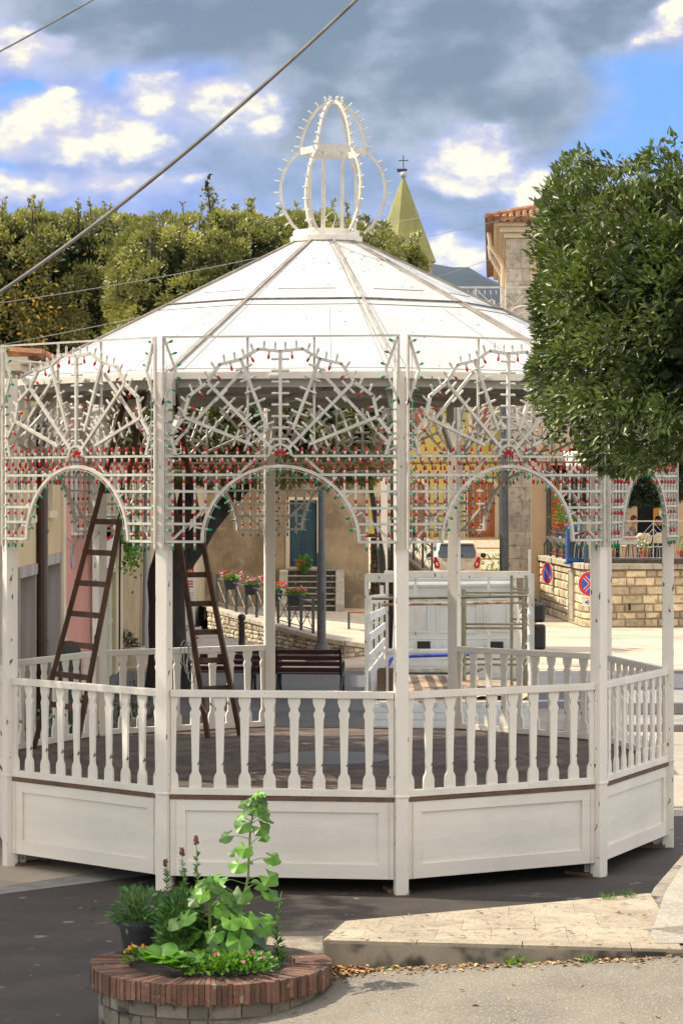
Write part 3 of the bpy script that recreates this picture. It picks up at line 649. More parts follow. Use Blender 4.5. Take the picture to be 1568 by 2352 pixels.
# fallen leaves gathered along the slab edge (too many to count)
pp = []; nn = []; ax = []
def drop(x, y, z, k=1):
    pp.append((x, y, z + .006)); a = random.uniform(0, 2 * PI); ax.append((math.cos(a), math.sin(a), random.uniform(-.1, .35))); nn.append((random.uniform(-.4, .4), random.uniform(-.4, .4), 1))
for i in range(420):
    t = random.random() ** 2.2; p = A0.lerp(B1, t); s = abs(random.gauss(0, .10 * (1 - .6 * t))) + .015
    drop(p.x + random.uniform(-.03, .08), p.y - s, rz(p.x, p.y - s))
for i in range(260):
    a = abs(random.gauss(0, .14)); b = abs(random.gauss(0, .12)); drop(A0.x + .02 + a, A0.y - .03 - b, rz(A0.x + a, A0.y - b) + random.uniform(0, .02))
for i in range(70): x = random.uniform(-.4, 2.6); y = random.uniform(15, 18.3); drop(x, y, rz(x, y))
for i in range(60):
    u, v = random.random(), random.random(); p = A0.lerp(B1, u).lerp(A1.lerp(A2, u), v); drop(p.x, p.y, ZS + .012)
for i in range(26): x = random.uniform(-3.2, -.6); y = random.uniform(17.5, 24); drop(x, y, .006)
o = leaves('fallen_leaves', np.array(pp), np.array(nn), np.array(ax), rng.uniform(.03, .075, len(pp)), rng.uniform(.016, .034, len(pp)), DRY, fold=.2); o['kind'] = 'stuff'; o['label'] = 'dry brown leaves scattered along the slab edge'; 
# little weeds by the slab edge
def weed(px_t, label, n, L, mat, where, grp='weeds along the raised slab'):
    p = where; t = thing('weed', label, 'weed', p, group=grp)
    pos = np.tile(np.array(p), (n, 1)) + rng.normal(size=(n, 3)) * np.array([.05, .03, .004]) * (L / .08); pos[:, 2] = p.z
    ax_ = rng.normal(size=(n, 3)) * .7 + np.array([0, 0, 1.0]); leaves('leaves', pos, rng.normal(size=(n, 3)) + np.array([0, -1, .5]), ax_, rng.uniform(.5, 1, n) * L, L * .3, mat, t)
for t_, lab, n, L in ((.20, 'small green weed in the leaves near the left end of the slab edge', 16, .05), (.545, 'largest green weed against the middle of the slab edge', 30, .085), (.74, 'flat green weed at the low right end of the slab edge', 26, .055)):
    p = A0.lerp(B1, t_); p = Vector((p.x, p.y - .05, rz(p.x, p.y - .05))); weed(0, lab, n, L, LEAFG, p)
for t_, lab in ((.845, 'tuft of thin grass in a joint near the far edge of the slabs'), (.915, 'darker tuft of grass beside the other tuft on the slabs')):
    p = A1.lerp(A2, t_) + Vector((0, -.12, .012)); t = thing('grass_tuft', lab, 'grass', p, group='grass tufts on the slabs'); n = 40
    pos = np.tile(np.array(p), (n, 1)) + rng.normal(size=(n, 3)) * np.array([.03, .02, 0]); leaves('blades', pos, rng.normal(size=(n, 3)), rng.normal(size=(n, 3)) * .5 + np.array([0, 0, 1]), rng.uniform(.04, .09, n), .006, LEAFG if t_ < .9 else LEAFS, t)

# ================================================================== BRICK PLANTER
PC = Vector((X(485, 18.25), 18.25, 0)); ZR = .50
pl = thing('brick_planter', 'round brick rimmed planter bed on stained masonry, full of garden plants', 'planter', PC)
mb = MB(); n = 26
mb.lathe([(.78, 0), (.78, ZR - .135)], 64, PC)
for row in range(3):
    z0, z1 = row * .125, row * .125 + .115; a = random.uniform(0, .2)
    while a < 2 * PI:
        da = random.uniform(.12, .30); a1 = a + da - .012
        vs = []
        for rr in (.77, .80 + random.uniform(-.008, .008)):
            for zz in (z0, z1 + random.uniform(-.01, .004)):
                for q in range(4): t = a + (a1 - a) * q / 3; vs.append(PC + Vector((rr * math.cos(t), rr * math.sin(t), zz)))
        fs = []
        for q in range(3): fs += [(8 + q, 9 + q, 13 + q, 12 + q), (12 + q, 13 + q, 5 + q, 4 + q)]
        fs += [(0, 8, 12, 4), (3, 7, 15, 11)]
        mb.add(vs, fs, random.random()); a += da
mb.build('masonry_base', BRICKM, pl)
mb = MB(); mb.lathe([(.845, ZR - .145), (.845, ZR - .014), (.605, ZR - .014), (.605, ZR - .145), (.845, ZR - .145)], 96, PC); mb.build('rim_mortar', MORTAR, pl) if False else None
mb = MB(); nb_ = 138
for i in range(nb_):
    a = 2 * PI * i / nb_
    if math.sin(a) > .36: continue
    r0, r1 = .60 + random.uniform(-.012, .012), .865 + random.uniform(-.01, .008); w0, w1 = r0 * PI / nb_ * .96, r1 * PI / nb_ * (.93 + random.uniform(-.03, .05))
    d = Vector((math.cos(a), math.sin(a), 0)); s = Vector((-d.y, d.x, 0)); z1 = ZR + random.uniform(-.008, .004); z0 = ZR - .15 + random.uniform(-.010, .010)
    q = [PC + d * r0 - s * w0, PC + d * r1 - s * w1, PC + d * r1 + s * w1, PC + d * r0 + s * w0]
    mb.add([p + Vector((0, 0, z0)) for p in q] + [p + Vector((0, 0, z1)) for p in q], [(3, 2, 1, 0), (4, 5, 6, 7), (0, 1, 5, 4), (1, 2, 6, 5), (2, 3, 7, 6), (3, 0, 4, 7)], random.random())
mb.build('brick_rim', BRICK, pl, bevel=.004)
mb = MB(); mb.lathe([(.845, ZR - .13), (.845, ZR - .018), (.61, ZR - .018), (.60, ZR - .06), (0, ZR - .03)], 64, PC); mb.build('soil_bed', [SOIL], pl)
# pot
pc = Vector((X(322, 18.72), 18.72, ZR - .06)); pot = thing('plant_pot', 'round black plastic pot standing at the back left of the brick planter', 'pot', pc)
mb = MB(); mb.lathe([(.115, 0), (.15, .215), (.152, .22), (.158, .22), (.160, .245), (.178, .25), (.180, .285), (.165, .285), (.158, .25), (0, .245)], 32, pc); mb.build('body', POTB, pot, smooth=True)
mb = MB(); mb.lathe([(.157, .252), (0, .262)], 24, pc); mb.build('soil', SOIL, pot)

def frnd(n, s=1.0): return rng.normal(size=(n, 3)) * s
def bush(name, label, cat, base, n, rad, h, L, W, mat, stems=0, group=None, up=.6, fold=.2, droop=.0, parts='leaves'):
    """leaf mass over a half ellipsoid standing on base, with thin stems"""
    t = thing(name, label, cat, base, group=group); b = np.array(base)
    d = nrm(frnd(n)); d[:, 2] = np.abs(d[:, 2]); k = rng.random(n) ** .45
    pos = b + d * k[:, None] * np.array([rad, rad, h])
    ax_ = d * np.array([1, 1, .6]) + frnd(n, .45) + np.array([0, 0, up - droop]); leaves(parts, pos, frnd(n, .5) + np.array([0, -.5, 1]), ax_, rng.uniform(.65, 1.1, n) * L, rng.uniform(.7, 1.1, n) * W, mat, t, fold)
    if stems:
        mb = MB()
        for i in range(stems):
            a = random.uniform(0, 2 * PI); q = random.uniform(.2, .8); mb.tube([Vector(base), Vector(base) + Vector((math.cos(a) * rad * q * .5, math.sin(a) * rad * q * .5, h * .5)), Vector(base) + Vector((math.cos(a) * rad * q, math.sin(a) * rad * q, h * .85))], [.008, .006, .003], 5)
        mb.build('stems', STEM, t)
    return t
bush('sage_plant', 'leafy grey green sage growing in the black pot', 'plant', pc + Vector((0, 0, .25)), 420, .23, .27, .075, .028, LEAFS, 8, up=.35, droop=.1)
# lobed leaf disc with veins, used by the hollyhocks
def lobed(mb, c, nrm_, up_, r, tint):
    nrm_ = Vector(nrm_).normalized(); u = Vector(up_); u = (u - nrm_ * u.dot(nrm_)).normalized(); s = u.cross(nrm_)
    k = 20; vs = [Vector(c)]
    for i in range(k + 1):
        a = -2.65 + 5.3 * i / k; rr = r * (.92 + .09 * math.cos(a * 5 / 1.06)) * (1.0 - .08 * abs(a) / 2.6)
        cup = -.16 * r * abs(math.sin(a * 2.5)) - .12 * r
        vs.append(Vector(c) + u * rr * math.cos(a) + s * rr * math.sin(a) + nrm_ * (cup + random.uniform(-.05, .05) * r))
    mb.add(vs, [(0, i, i + 1) for i in range(1, k + 1)], tint)
def hollyhock(label, pts, n, r0, r1, dense, seed):
    random.seed(seed); r0 *= 1.05; base = pts[0]; t = thing('hollyhock', label, 'plant', base)
    mb = MB(); mb.tube(pts, [.013 - .009 * i / (len(pts) - 1) for i in range(len(pts))], 7); mb.build('stem', STEM, t, smooth=True)
    mb = MB(); st = MB(); cum = len(pts) - 1
    for i in range(n):
        u = (i + .5) / n; u = u ** dense; x = u * cum; j = min(int(x), cum - 1); p = pts[j].lerp(pts[j + 1], x - j)
        a = i * 2.4 + random.uniform(-.4, .4); out = Vector((math.cos(a), math.sin(a) * .8 - .15, 0)); r = r0 + (r1 - r0) * u; r *= random.uniform(.8, 1.1)
        L = (.27 * (1 - u) ** 1.1 + .045) * random.uniform(.7, 1.1); e = p + out * L + Vector((0, 0, L * random.uniform(.1, .5)))
        st.tube([p, p.lerp(e, .5) + Vector((0, 0, .012)), e], [.004, .003, .002], 4)
        lobed(mb, e, out * .5 + Vector((0, -.45, .75)) + Vector((random.uniform(-.3, .3), random.uniform(-.3, .3), 0)), out * .9 + Vector((0, 0, -.25)), r, random.random())
    for i in range(10):
        p = pts[-1] + Vector((random.uniform(-.03, .03), random.uniform(-.03, .03), random.uniform(-.08, .03))); lobed(mb, p, Vector((random.uniform(-1, 1), -1, .6)), Vector((random.uniform(-1, 1), 0, 1)), r1 * random.uniform(.5, .9), 1.0)
    for i in range(7):
        p = pts[-2].lerp(pts[-1], random.random()) + Vector((random.choice((-1, 1)) * .018, -.015, 0)); st.ball(p, .012, 6)
    mb.build('leaves', LEAFG, t, smooth=True); st.build('leaf_stalks', STEM, t)
D0 = 18.25
hollyhock('tall leafy hollyhock rising highest from the brick planter', [P(506, 2195, D0), P(543, 2134, D0), P(569, 2021, D0), P(575, 1900, D0), P(583, 1862, D0), P(592, 1836, D0)], 46, .10, .044, 1.0, 3)
hollyhock('shorter hollyhock on the left of the tall one in the planter', [P(483, 2195, D0 - .1), P(482, 2110, D0 - .1), P(481, 2046, D0 - .1), P(479, 2032, D0 - .1)], 26, .105, .05, 1.0, 5)
hollyhock('low leaning hollyhock stem between the two taller hollyhocks', [P(500, 2200, D0 + .1), P(520, 2130, D0 + .1), P(526, 2075, D0 + .1)], 30, .11, .07, 1.0, 8)
def spike(label, px, py0, py1, d, green, seed, bend=6):
    random.seed(seed); b = P(px + random.uniform(-4, 4), py0, d); tp = P(px, py1, d); t = thing('snapdragon', label, 'plant', b, group='snapdragon spikes in the brick planter')
    m_ = b.lerp(tp, .5) + Vector((bend / F * d, 0, 0)); pts = [b, b.lerp(m_, .5) + Vector((.003, 0, 0)), m_, m_.lerp(tp, .5), tp]
    mb = MB(); mb.tube(pts, [.005, .0045, .004, .0035, .003], 5); mb.build('stem', STEM, t)
    n = 150; u = rng.random(n) ** 1.25 * .86; q = np.array([list(pts[min(3, int(x * 4))].lerp(pts[min(3, int(x * 4)) + 1], x * 4 - min(3, int(x * 4)))) for x in u])
    a = rng.random(n) * 2 * PI; ax_ = np.stack([np.cos(a), np.sin(a), .8 + .3 * frnd(n)[:, 0]], 1); leaves('leaves', q, frnd(n, .4) + np.array([0, -.3, 1]), ax_, .07 * (1.15 - u * .75), .013, LEAFS, t)
    if not green:
        mb = MB()
        for i in range(20): z = i / 19; p = pts[4].lerp(pts[3], z * .30); mb.ball(p + Vector((random.uniform(-.012, .012), random.uniform(-.012, .012), 0)), .007 + .005 * z, 6)
        mb.build('seed_head', M('brown_seed_pods', (.16, .06, .035), rough=.8), t)
spike('left snapdragon spike with a brown seed head, just right of the black pot', 380, 2160, 1975, 18.4, 0, 1)
spike('middle snapdragon spike with a brown seed head beside the black pot', 417, 2170, 1948, 18.35, 0, 2)
spike('tallest snapdragon spike, topped by a long brown seed head', 450, 2170, 1920, 18.3, 0, 3)
spike('lone snapdragon spike leaning out at the right end of the planter', 647, 2215, 2048, 18.1, 1, 4, -14)
bush('feathery_shrub', 'dark feathery green plant between the pot and the hollyhocks', 'plant', P(418, 2175, 18.3), 1500, .18, .42, .075, .022, LEAFS, 6)
def roset(label, px, py, d, n, r, seed, mat=LEAFL):
    random.seed(seed); b = P(px, py, d); t = thing('broad_leaf_plant', label, 'plant', b, group='broad leaved plants at the front of the planter'); mb = MB()
    for i in range(n):
        a = i * 2.4; tilt = .35 + .55 * (i / n); out = Vector((math.cos(a), math.sin(a), 0)); ax_ = (out * (1 - tilt * .6) + Vector((0, 0, tilt))).normalized(); s = Vector((-out.y, out.x, 0)); nn_ = s.cross(ax_)
        L = r * random.uniform(.8, 1.15); rows = []
        for j in range(7):
            v = j / 6; wv = r * .42 * math.sin(PI * min(.98, .12 + v * .86)) ** .6; c = b + ax_ * L * v - Vector((0, 0, 1)) * L * .30 * v * v + out * L * .18 * v * v
            rows.append([c - s * wv + nn_ * wv * .25, c - s * wv * .5 + nn_ * .01, c - nn_ * .004, c + s * wv * .5 + nn_ * .01, c + s * wv + nn_ * wv * .25])
        mb.rings(rows, tint=random.random(), cap=False, closed=False)
    mb.build('leaves', mat, t, smooth=True)
roset('largest bright green broad leaved plant at the front left of the planter', 372, 2212, 17.85, 15, .20, 1)
roset('bright broad leaved plant in the front middle left of the planter', 420, 2222, 17.75, 13, .17, 2)
roset('small broad leaved plant below the shorter hollyhock', 470, 2222, 17.8, 9, .11, 3, LEAFG)
roset('broad leaved plant by the lone spike at the right end', 592, 2212, 17.95, 9, .12, 4, LEAFG)
def flowers(name, label, base, n, rad, h, fm, nf, leafm=LEAFG, fs=.012, L=.05, cat='flowers', group=None, fr=1.0):
    t = thing(name, label, cat, base, group=group); b = np.array(base)
    d = nrm(frnd(n)); d[:, 2] = np.abs(d[:, 2]); pos = b + d * (rng.random(n) ** .4)[:, None] * np.array([rad, rad * .7, h]); leaves('leaves', pos, frnd(n, .4) + np.array([0, -.4, 1]), d + frnd(n, .5) + np.array([0, 0, .3]), L, L * .55, leafm, t)
    mb = MB(); fms = fm if isinstance(fm, list) else [fm]
    for i in range(nf):
        a = random.uniform(0, 2 * PI); e = random.uniform(.35, 1.2); c = Vector(base) + Vector((math.cos(a) * rad * math.cos(e) * fr * 1.05, math.sin(a) * rad * .7 * math.cos(e) - rad * .2, h * (.35 + .75 * math.sin(e))))
        n_ = Vector((random.uniform(-.5, .5), -1, random.uniform(0, 1))).normalized(); u = n_.orthogonal().normalized(); s = n_.cross(u); mi_ = random.randrange(len(fms))
        for k in range(5):
            aa = 2 * PI * k / 5; q = c + (u * math.cos(aa) + s * math.sin(aa)) * fs; w_ = (s * math.cos(aa) - u * math.sin(aa)) * fs * .55
            mb.add([c, q + w_, q * 1.0 + (q - c) * .5 + n_ * fs * .3, q - w_], [(0, 1, 2, 3)], m=mi_)
    mb.build('blossoms', fms, t); return t
flowers('pink_flowers', 'small bright pink flowers among clover leaves at the planter front', P(540, 2225, 17.75), 170, .22, .11, PINK, 8, fs=.009)
bush('clover', 'low dark clover like herbs filling the front of the planter', 'plant', P(520, 2222, 17.85), 900, .36, .10, .05, .04, LEAFG)
flowers('yellow_flowers', 'orange yellow flowers at the left front of the planter', P(318, 2212, 17.95), 60, .10, .12, YELF, 20, fs=.008)
# ================================================================== TREES
def trunk_mb(mb, pts, r, n=12, rough=.08):
    N_ = 14; full = []; rr = []
    for i in range(N_ + 1):
        x = i / N_ * (len(pts) - 1); j = min(int(x), len(pts) - 2); full.append(Vector(pts[j]).lerp(Vector(pts[j + 1]), x - j)); q = x - j; rr.append(r[j] * (1 - q) + r[j + 1] * q)
    b = len(mb.v); mb.tube(full, rr, n)
    for i in range(b, len(mb.v)):
        v = Vector(mb.v[i]); k = noise.noise(v * 2.3) * rough; c = full[min(N_, (i - b) // n)]; mb.v[i] = tuple(c + (v - c) * (1 + k * 2.2))
# clipped tree on the right, close to the camera: its trunk stands outside the frame
T1 = Vector((3.05, 17.2, .3))
tr = thing('clipped_tree', 'large dark glossy leaved clipped tree at the right edge, nearest to the viewer', 'tree', T1)
mb = MB(); trunk_mb(mb, [T1, T1 + Vector((.05, 0, 1.5)), T1 + Vector((-.05, .05, 3.2))], [.24, .17, .14])
for a in range(6):
    d = Vector((math.cos(a * 1.05), math.sin(a * 1.05), 0)); trunk_mb(mb, [T1 + Vector((-.05, .05, 2.8)), T1 + d * .55 + Vector((0, 0, 3.8)), T1 + d * 1.2 + Vector((0, 0, 4.9))], [.10, .07, .02], 7)
mb.build('trunk', BARK, tr, smooth=True)
pos, nor, ax_, tn = crown_pts((3.04, 17.2, 5.06), (1.66, 1.50, 1.03), 115000, p=10, depth=.5, nclump=1900, cr=.135, seed=3, lump=.05, tuft=(1.8, 1))
keep = pos[:, 2] > 4.50 - (pos[:, 0] - 1.33) * 1.25 + .10 * np.sin(pos[:, 0] * 17 + pos[:, 1] * 9)
keep &= pos[:, 2] < 5.98 + (pos[:, 0] - 1.45) * .9 + .08 * np.sin(pos[:, 1] * 11)
keep &= (pos[:, 0] > 1.36 + .04 * np.sin(pos[:, 2] * 13)) & (pos[:, 2] < 6.05 + .06 * np.sin(pos[:, 0] * 13)) & (pos[:, 2] > 4.04 + .05 * np.sin(pos[:, 0] * 9))
pos, nor, ax_, tn = pos[keep], nor[keep], ax_[keep], tn[keep]
# the underside sags on the right half
leaves('crown', pos, nor, ax_, rng.uniform(.045, .085, len(pos)), rng.uniform(.018, .029, len(pos)), LEAFR, tr, fold=.22, tint=tn)
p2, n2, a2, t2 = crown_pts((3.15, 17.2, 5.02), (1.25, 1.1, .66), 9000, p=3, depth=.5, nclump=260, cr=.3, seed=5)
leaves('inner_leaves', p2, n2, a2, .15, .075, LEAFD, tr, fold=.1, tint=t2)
# its twins outside the frame on the left, whose shade lies over the planter and the left of the square
for i, (x, y, s, lab) in enumerate(((-8.6, 20.4, 1.5, 'clipped tree outside the left edge whose shade falls on the brick planter'), (-8.7, 24.8, 1.42, 'clipped tree beside the left corner of the bandstand, outside the picture'), (-7.6, 29.0, 1.42, 'clipped tree behind the left corner of the bandstand, before the yellow house'))):
    t = dupt(tr, (x, y, 0), 1.3 + i, lab, (s, s, 1.36)); t['group'] = 'clipped trees beside the square'
tr['group'] = 'clipped trees beside the square'
# big olive green clipped tree behind the bandstand
T2 = Vector((X(382, 48), 48, 0))
bt = thing('evergreen_tree', 'broad evergreen tree with a dark trunk and flat clipped crown behind the bandstand', 'tree', T2)
mb = MB(); trunk_mb(mb, [T2 + Vector((0, 0, -.1)), T2 + Vector((0, 0, .35)), T2 + Vector((.0, 0, 2.2)), P(405, 1255, 48)], [.50, .37, .34, .36], 14)
trunk_mb(mb, [P(415, 1290, 48), P(470, 1215, 48), P(540, 1130, 48.2), P(640, 1040, 48.5)], [.26, .20, .17, .08], 10)
trunk_mb(mb, [P(395, 1275, 48), P(385, 1180, 47.8), P(370, 1080, 47.6), P(330, 960, 47.5)], [.24, .19, .15, .07], 10)
trunk_mb(mb, [P(405, 1260, 48), P(425, 1150, 48.4), P(450, 1030, 48.8)], [.2, .15, .07], 9)
mb.build('trunk', BARK, bt, smooth=True)
def wide_crown(par, c, rad, n, nclump, seed, mat=LEAFB, cr=.5, L=(.09, .15), shoots=0, shoot_h=.5, pw_=6, lump=.04):
    pos, nor, ax_, tn = crown_pts(c, rad, n, p=pw_, depth=.34, nclump=nclump, cr=cr, seed=seed, lump=lump, tuft=(1.5, 1))
    leaves('crown', pos, nor, ax_, rng.uniform(L[0], L[1], len(pos)), rng.uniform(L[0] * .42, L[1] * .42, len(pos)), mat, par, fold=.2, tint=tn)
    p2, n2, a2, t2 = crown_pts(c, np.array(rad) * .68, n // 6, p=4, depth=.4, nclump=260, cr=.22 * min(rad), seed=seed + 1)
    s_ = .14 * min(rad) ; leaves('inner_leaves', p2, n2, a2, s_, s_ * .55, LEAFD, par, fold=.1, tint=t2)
    if shoots:
        q = []; a = []; sm = MB()
        for i in range(shoots):
            x = c[0] + random.uniform(-.97, .97) * rad[0]; y = c[1] + random.uniform(-.8, .5) * rad[1]; u = abs(x - c[0]) / rad[0]; z = c[2] + rad[2] * (1 - u ** 3.6) ** (1 / 3.6) * random.uniform(.9, 1.0); h = shoot_h * random.uniform(.25, 1) ** 1.5 + .1; l = random.uniform(-.2, .2)
            sm.tube([(c[0], c[1], c[2]), (x, y, z - .3), (x + l * h * .5, y, z + h * .5), (x + l * h, y, z + h)], [.03, .02, .012, .005], 4)
            for k in range(int(20 + 34 * h)): s = random.random(); q.append((x + l * h * s, y, z + h * s)); aa = random.uniform(0, 2 * PI); a.append((math.cos(aa), math.sin(aa), .7))
        q = np.array(q); leaves('top_shoots', q, frnd(len(q)), np.array(a), rng.uniform(.06, .12, len(q)), .045, mat, par); sm.build('shoot_stems', BARK, par)
wide_crown(bt, (X(590, 48), 48.3, 6.48), (2.62, 2.2, 2.36), 205000, 2000, 11, cr=.20, L=(.065, .115), shoots=70, shoot_h=.5)
BT3 = Vector((X(60, 58), 58, 0)); bt3 = thing('evergreen_tree', 'second evergreen tree at the left edge, its crown dotted with yellowing leaves', 'tree', BT3)
mb = MB(); trunk_mb(mb, [BT3, BT3 + Vector((.1, 0, 2)), BT3 + Vector((0, 0, 4.5))], [.36, .28, .25]); mb.build('trunk', BARK, bt3, smooth=True)
wide_crown(bt3, (X(10, 56), 56.5, 7.85), (3.35, 2.3, 1.95), 170000, 1900, 21, cr=.23, L=(.075, .13), shoots=60, shoot_h=.55)
q = np.array([list(P(random.gauss(85, 45), random.gauss(710, 45), 54.0 + random.uniform(-.1, .3))) for i in range(110)]); leaves('yellow_leaves', q, frnd(110) + np.array([0, -1.2, .5]), frnd(110), .13, .06, M('yellow_leaves', (.50, .34, .03), rough=.6), bt3)
# small loose tree at the right of the crown (in front of the steeple)
T4 = Vector((X(905, 55), 55, 0)); t4 = thing('young_evergreen_tree', 'loose evergreen top in front of the pointed steeple', 'tree', T4)
mb = MB(); trunk_mb(mb, [T4, T4 + Vector((.05, 0, 3.2)), T4 + Vector((-.1, 0, 6.5))], [.16, .12, .06], 8); mb.build('trunk', BARK, t4, smooth=True)
wide_crown(t4, (X(908, 55), 55, 8.15), (.58, .6, .85), 14000, 170, 31, cr=.18, L=(.07, .12), shoots=26, shoot_h=.5, pw_=3, lump=.12)
T5 = Vector((X(885, 62), 62, 0)); t5 = thing('young_evergreen_tree', 'dark green tree between the bandstand eave and the yellow house', 'tree', T5)
mb = MB(); trunk_mb(mb, [T5, T5 + Vector((-.1, 0, 2.2)), T5 + Vector((-.45, 0, 4.5))], [.10, .09, .05], 8); mb.build('trunk', BARK, t5, smooth=True)
wide_crown(t5, (X(850, 62), 62, 5.75), (.80, .9, 1.25), 10000, 120, 41, mat=LEAFD, cr=.22, L=(.09, .14))
# magpie on the top shoot
bp = P(476, 424, 48); mb = MB(); mb.tube([P(486, 520, 48.2), P(482, 470, 48.05), bp + Vector((.0, 0, -.03)), bp + Vector((.01, 0, .0))], [.03, .02, .010, .006], 5); mb.build('perch_shoot', BARK, bt)
q = np.array([list(P(480 + random.gauss(0, 9) + random.uniform(0, 12), random.uniform(432, 490), 48.05)) for _ in range(130)]); leaves('perch_leaves', q, frnd(130), frnd(130) + np.array([0, 0, .5]), .10, .045, LEAFB, bt); bird = thing('magpie', 'small black and white magpie perched on the very top of the tree', 'bird', bp)
def blob(mb, path, n=10, m=0):
    rgs = []
    for i, (p, r) in enumerate(path):
        d = (Vector(path[min(i + 1, len(path) - 1)][0]) - Vector(path[max(i - 1, 0)][0])).normalized(); a = Vector((0, 1, 0)); b = d.cross(a).normalized(); a = b.cross(d)
        rgs.append([Vector(p) + (a * math.cos(2 * PI * k / n) + b * math.sin(2 * PI * k / n)) * r for k in range(n)])
    mb.rings(rgs, m=m)
mb = MB(); V = Vector
blob(mb, [(bp + V((-.045, 0, -.16)), .008), (bp + V((-.03, 0, -.05)), .014), (bp + V((-.02, 0, .0)), .03), (bp + V((.0, 0, .06)), .05), (bp + V((.015, 0, .12)), .047), (bp + V((.03, 0, .165)), .03), (bp + V((.04, 0, .185)), .034), (bp + V((.055, 0, .20)), .026), (bp + V((.075, 0, .20)), .011), (bp + V((.115, 0, .195)), .003)])
mb.build('body', BIRDK, bird, smooth=True)
mb = MB(); mb.ball(bp + V((.022, -.02, .075)), .036, 8, (.8, .9, 1.2)); mb.ball(bp + V((-.01, -.05, .10)), .018, 6, (.6, .6, 1.8)); mb.build('white_breast', BIRDW, bird, smooth=True)
mb = MB()
for s in (-.01, .012): mb.tube([bp + V((s, 0, .02)), bp + V((s, 0, -.03))], .004, 4)
mb.build('legs', BIRDK, bird)

# ================================================================== MASONRY
def masonry(mb, path, zt, zb, rowh, ln, prot=.018, seed=1, gap=.016, bev=.02, rand=.33):
    """courses of separate blocks proud of a backing, along a plan path; zt, zb give the top and bottom height at arc length s"""
    random.seed(seed); pts = [Vector((p[0], p[1], 0)) for p in path]; acc = [0]
    for a, b in zip(pts[:-1], pts[1:]): acc.append(acc[-1] + (b - a).length)
    def at(s):
        for i in range(len(pts) - 1):
            if s <= acc[i + 1] or i == len(pts) - 2:
                t = (s - acc[i]) / (acc[i + 1] - acc[i]); d = (pts[i + 1] - pts[i]).normalized(); return pts[i].lerp(pts[i + 1], t), Vector((d.y, -d.x, 0))
    L = acc[-1]; top = max(zt(s * L / 20) for s in range(21)); bot = min(zb(s * L / 20) for s in range(21)); z = bot; row = 0
    while z < top - .03:
        h = rowh * random.uniform(1 - rand * .6, 1 + rand * .6); s = -random.uniform(0, ln)
        while s < L:
            l = ln * random.uniform(.55, 1.5); a, b = max(0, s) + gap / 2, min(L, s + l) - gap / 2; s += l
            if b - a < .05: continue
            k = 1 + int((b - a) / .25); mid = (a + b) / 2
            jz = (rand - .33) * h * random.uniform(-.8, .8); zz0, zz1 = max(z + jz, zb(mid)) + gap / 2, min(z + h + jz * random.uniform(.3, 1), zt(mid)) - gap / 2
            if zz1 - zz0 < .03: continue
            pr = prot * random.uniform(.6, 1.4); j = [random.uniform(-.25, .25) * gap for _ in range(4)]
            outer = []; inner = []
            for q in range(k + 1):
                sa = a + (b - a) * q / k; p, n = at(sa); outer.append((p, n))
            vs = []; fs = []; m_ = k + 1
            for (lv, e) in ((0.0, 0.0), (1.0, bev)):
                for zz, sg in ((zz0, 1), (zz1, -1)):
                    for q, (p, n) in enumerate(outer):
                        p2 = p + n * pr * lv; tx = 0
                        if e and q in (0, k): tdir = Vector((-n.y, n.x, 0)); tx = e if q == 0 else -e; p2 = p2 + tdir * tx
                        vs.append(Vector((p2.x, p2.y, zz + sg * e + j[(q + (sg > 0)) % 4])))
            B0, B1_, F0, F1 = 0, m_, 2 * m_, 3 * m_
            for q in range(k):
                fs += [(F0 + q, F0 + q + 1, F1 + q + 1, F1 + q), (F1 + q, F1 + q + 1, B1_ + q + 1, B1_ + q), (B0 + q, B0 + q + 1, F0 + q + 1, F0 + q)]
            fs += [(B0, F0, F1, B1_), (F0 + k, B0 + k, B1_ + k, F1 + k)]
            mb.add(vs, fs, random.random())
        z += h; row += 1
def wallback(mb, path, zt, zb, thick, n=12):
    pts = [Vector((p[0], p[1], 0)) for p in path]; acc = [0]
    for a, b in zip(pts[:-1], pts[1:]): acc.append(acc[-1] + (b - a).length)
    rg = []
    for i, p in enumerate(pts):
        d = (pts[min(i + 1, len(pts) - 1)] - pts[max(i - 1, 0)]).normalized(); n = Vector((d.y, -d.x, 0)); o = p - n * thick
        rg.append([V((p.x, p.y, zb(acc[i]))), V((p.x, p.y, zt(acc[i]))), V((o.x, o.y, zt(acc[i]))), V((o.x, o.y, zb(acc[i])))])
    mb.rings(rg)

# ================================================================== TERRACE LEFT (behind the bandstand)
LA, LB, LC = V((X(478, 68), 68, 0)), V((X(742, 58.2), 58.2, 0)), V((X(868, 59.5), 59.5, 0))
pathL = [(LA.x, LA.y), ((LA.x + LB.x) / 2, (LA.y + LB.y) / 2 - .1), (LB.x, LB.y), (X(790, 57.9), 57.9), (LC.x, LC.y)]
lenL = [0]
for a, b in zip(pathL[:-1], pathL[1:]): lenL.append(lenL[-1] + math.hypot(b[0] - a[0], b[1] - a[1]))
def ztL(s): 
    zs = [.60, .48, .36, .30, .10]
    for i in range(4):
        if s <= lenL[i + 1] or i == 3: t = min(1, (s - lenL[i]) / (lenL[i + 1] - lenL[i])); return zs[i] * (1 - t) + zs[i + 1] * t
rw = thing('retaining_wall', 'low rubble stone retaining wall with pale cap stones below the railing', 'wall', LB)
mb = MB(); wallback(mb, pathL, lambda s: ztL(s) - .004, lambda s: -.3, .25); mb.build('core', MORTAR, rw)
mb = MB(); masonry(mb, pathL, ztL, lambda s: -.2, .13, .20, .030, 3, gap=.024, rand=.5); mb.build('rubble_face', RUBBLE, rw)
mb = MB(); random.seed(4)
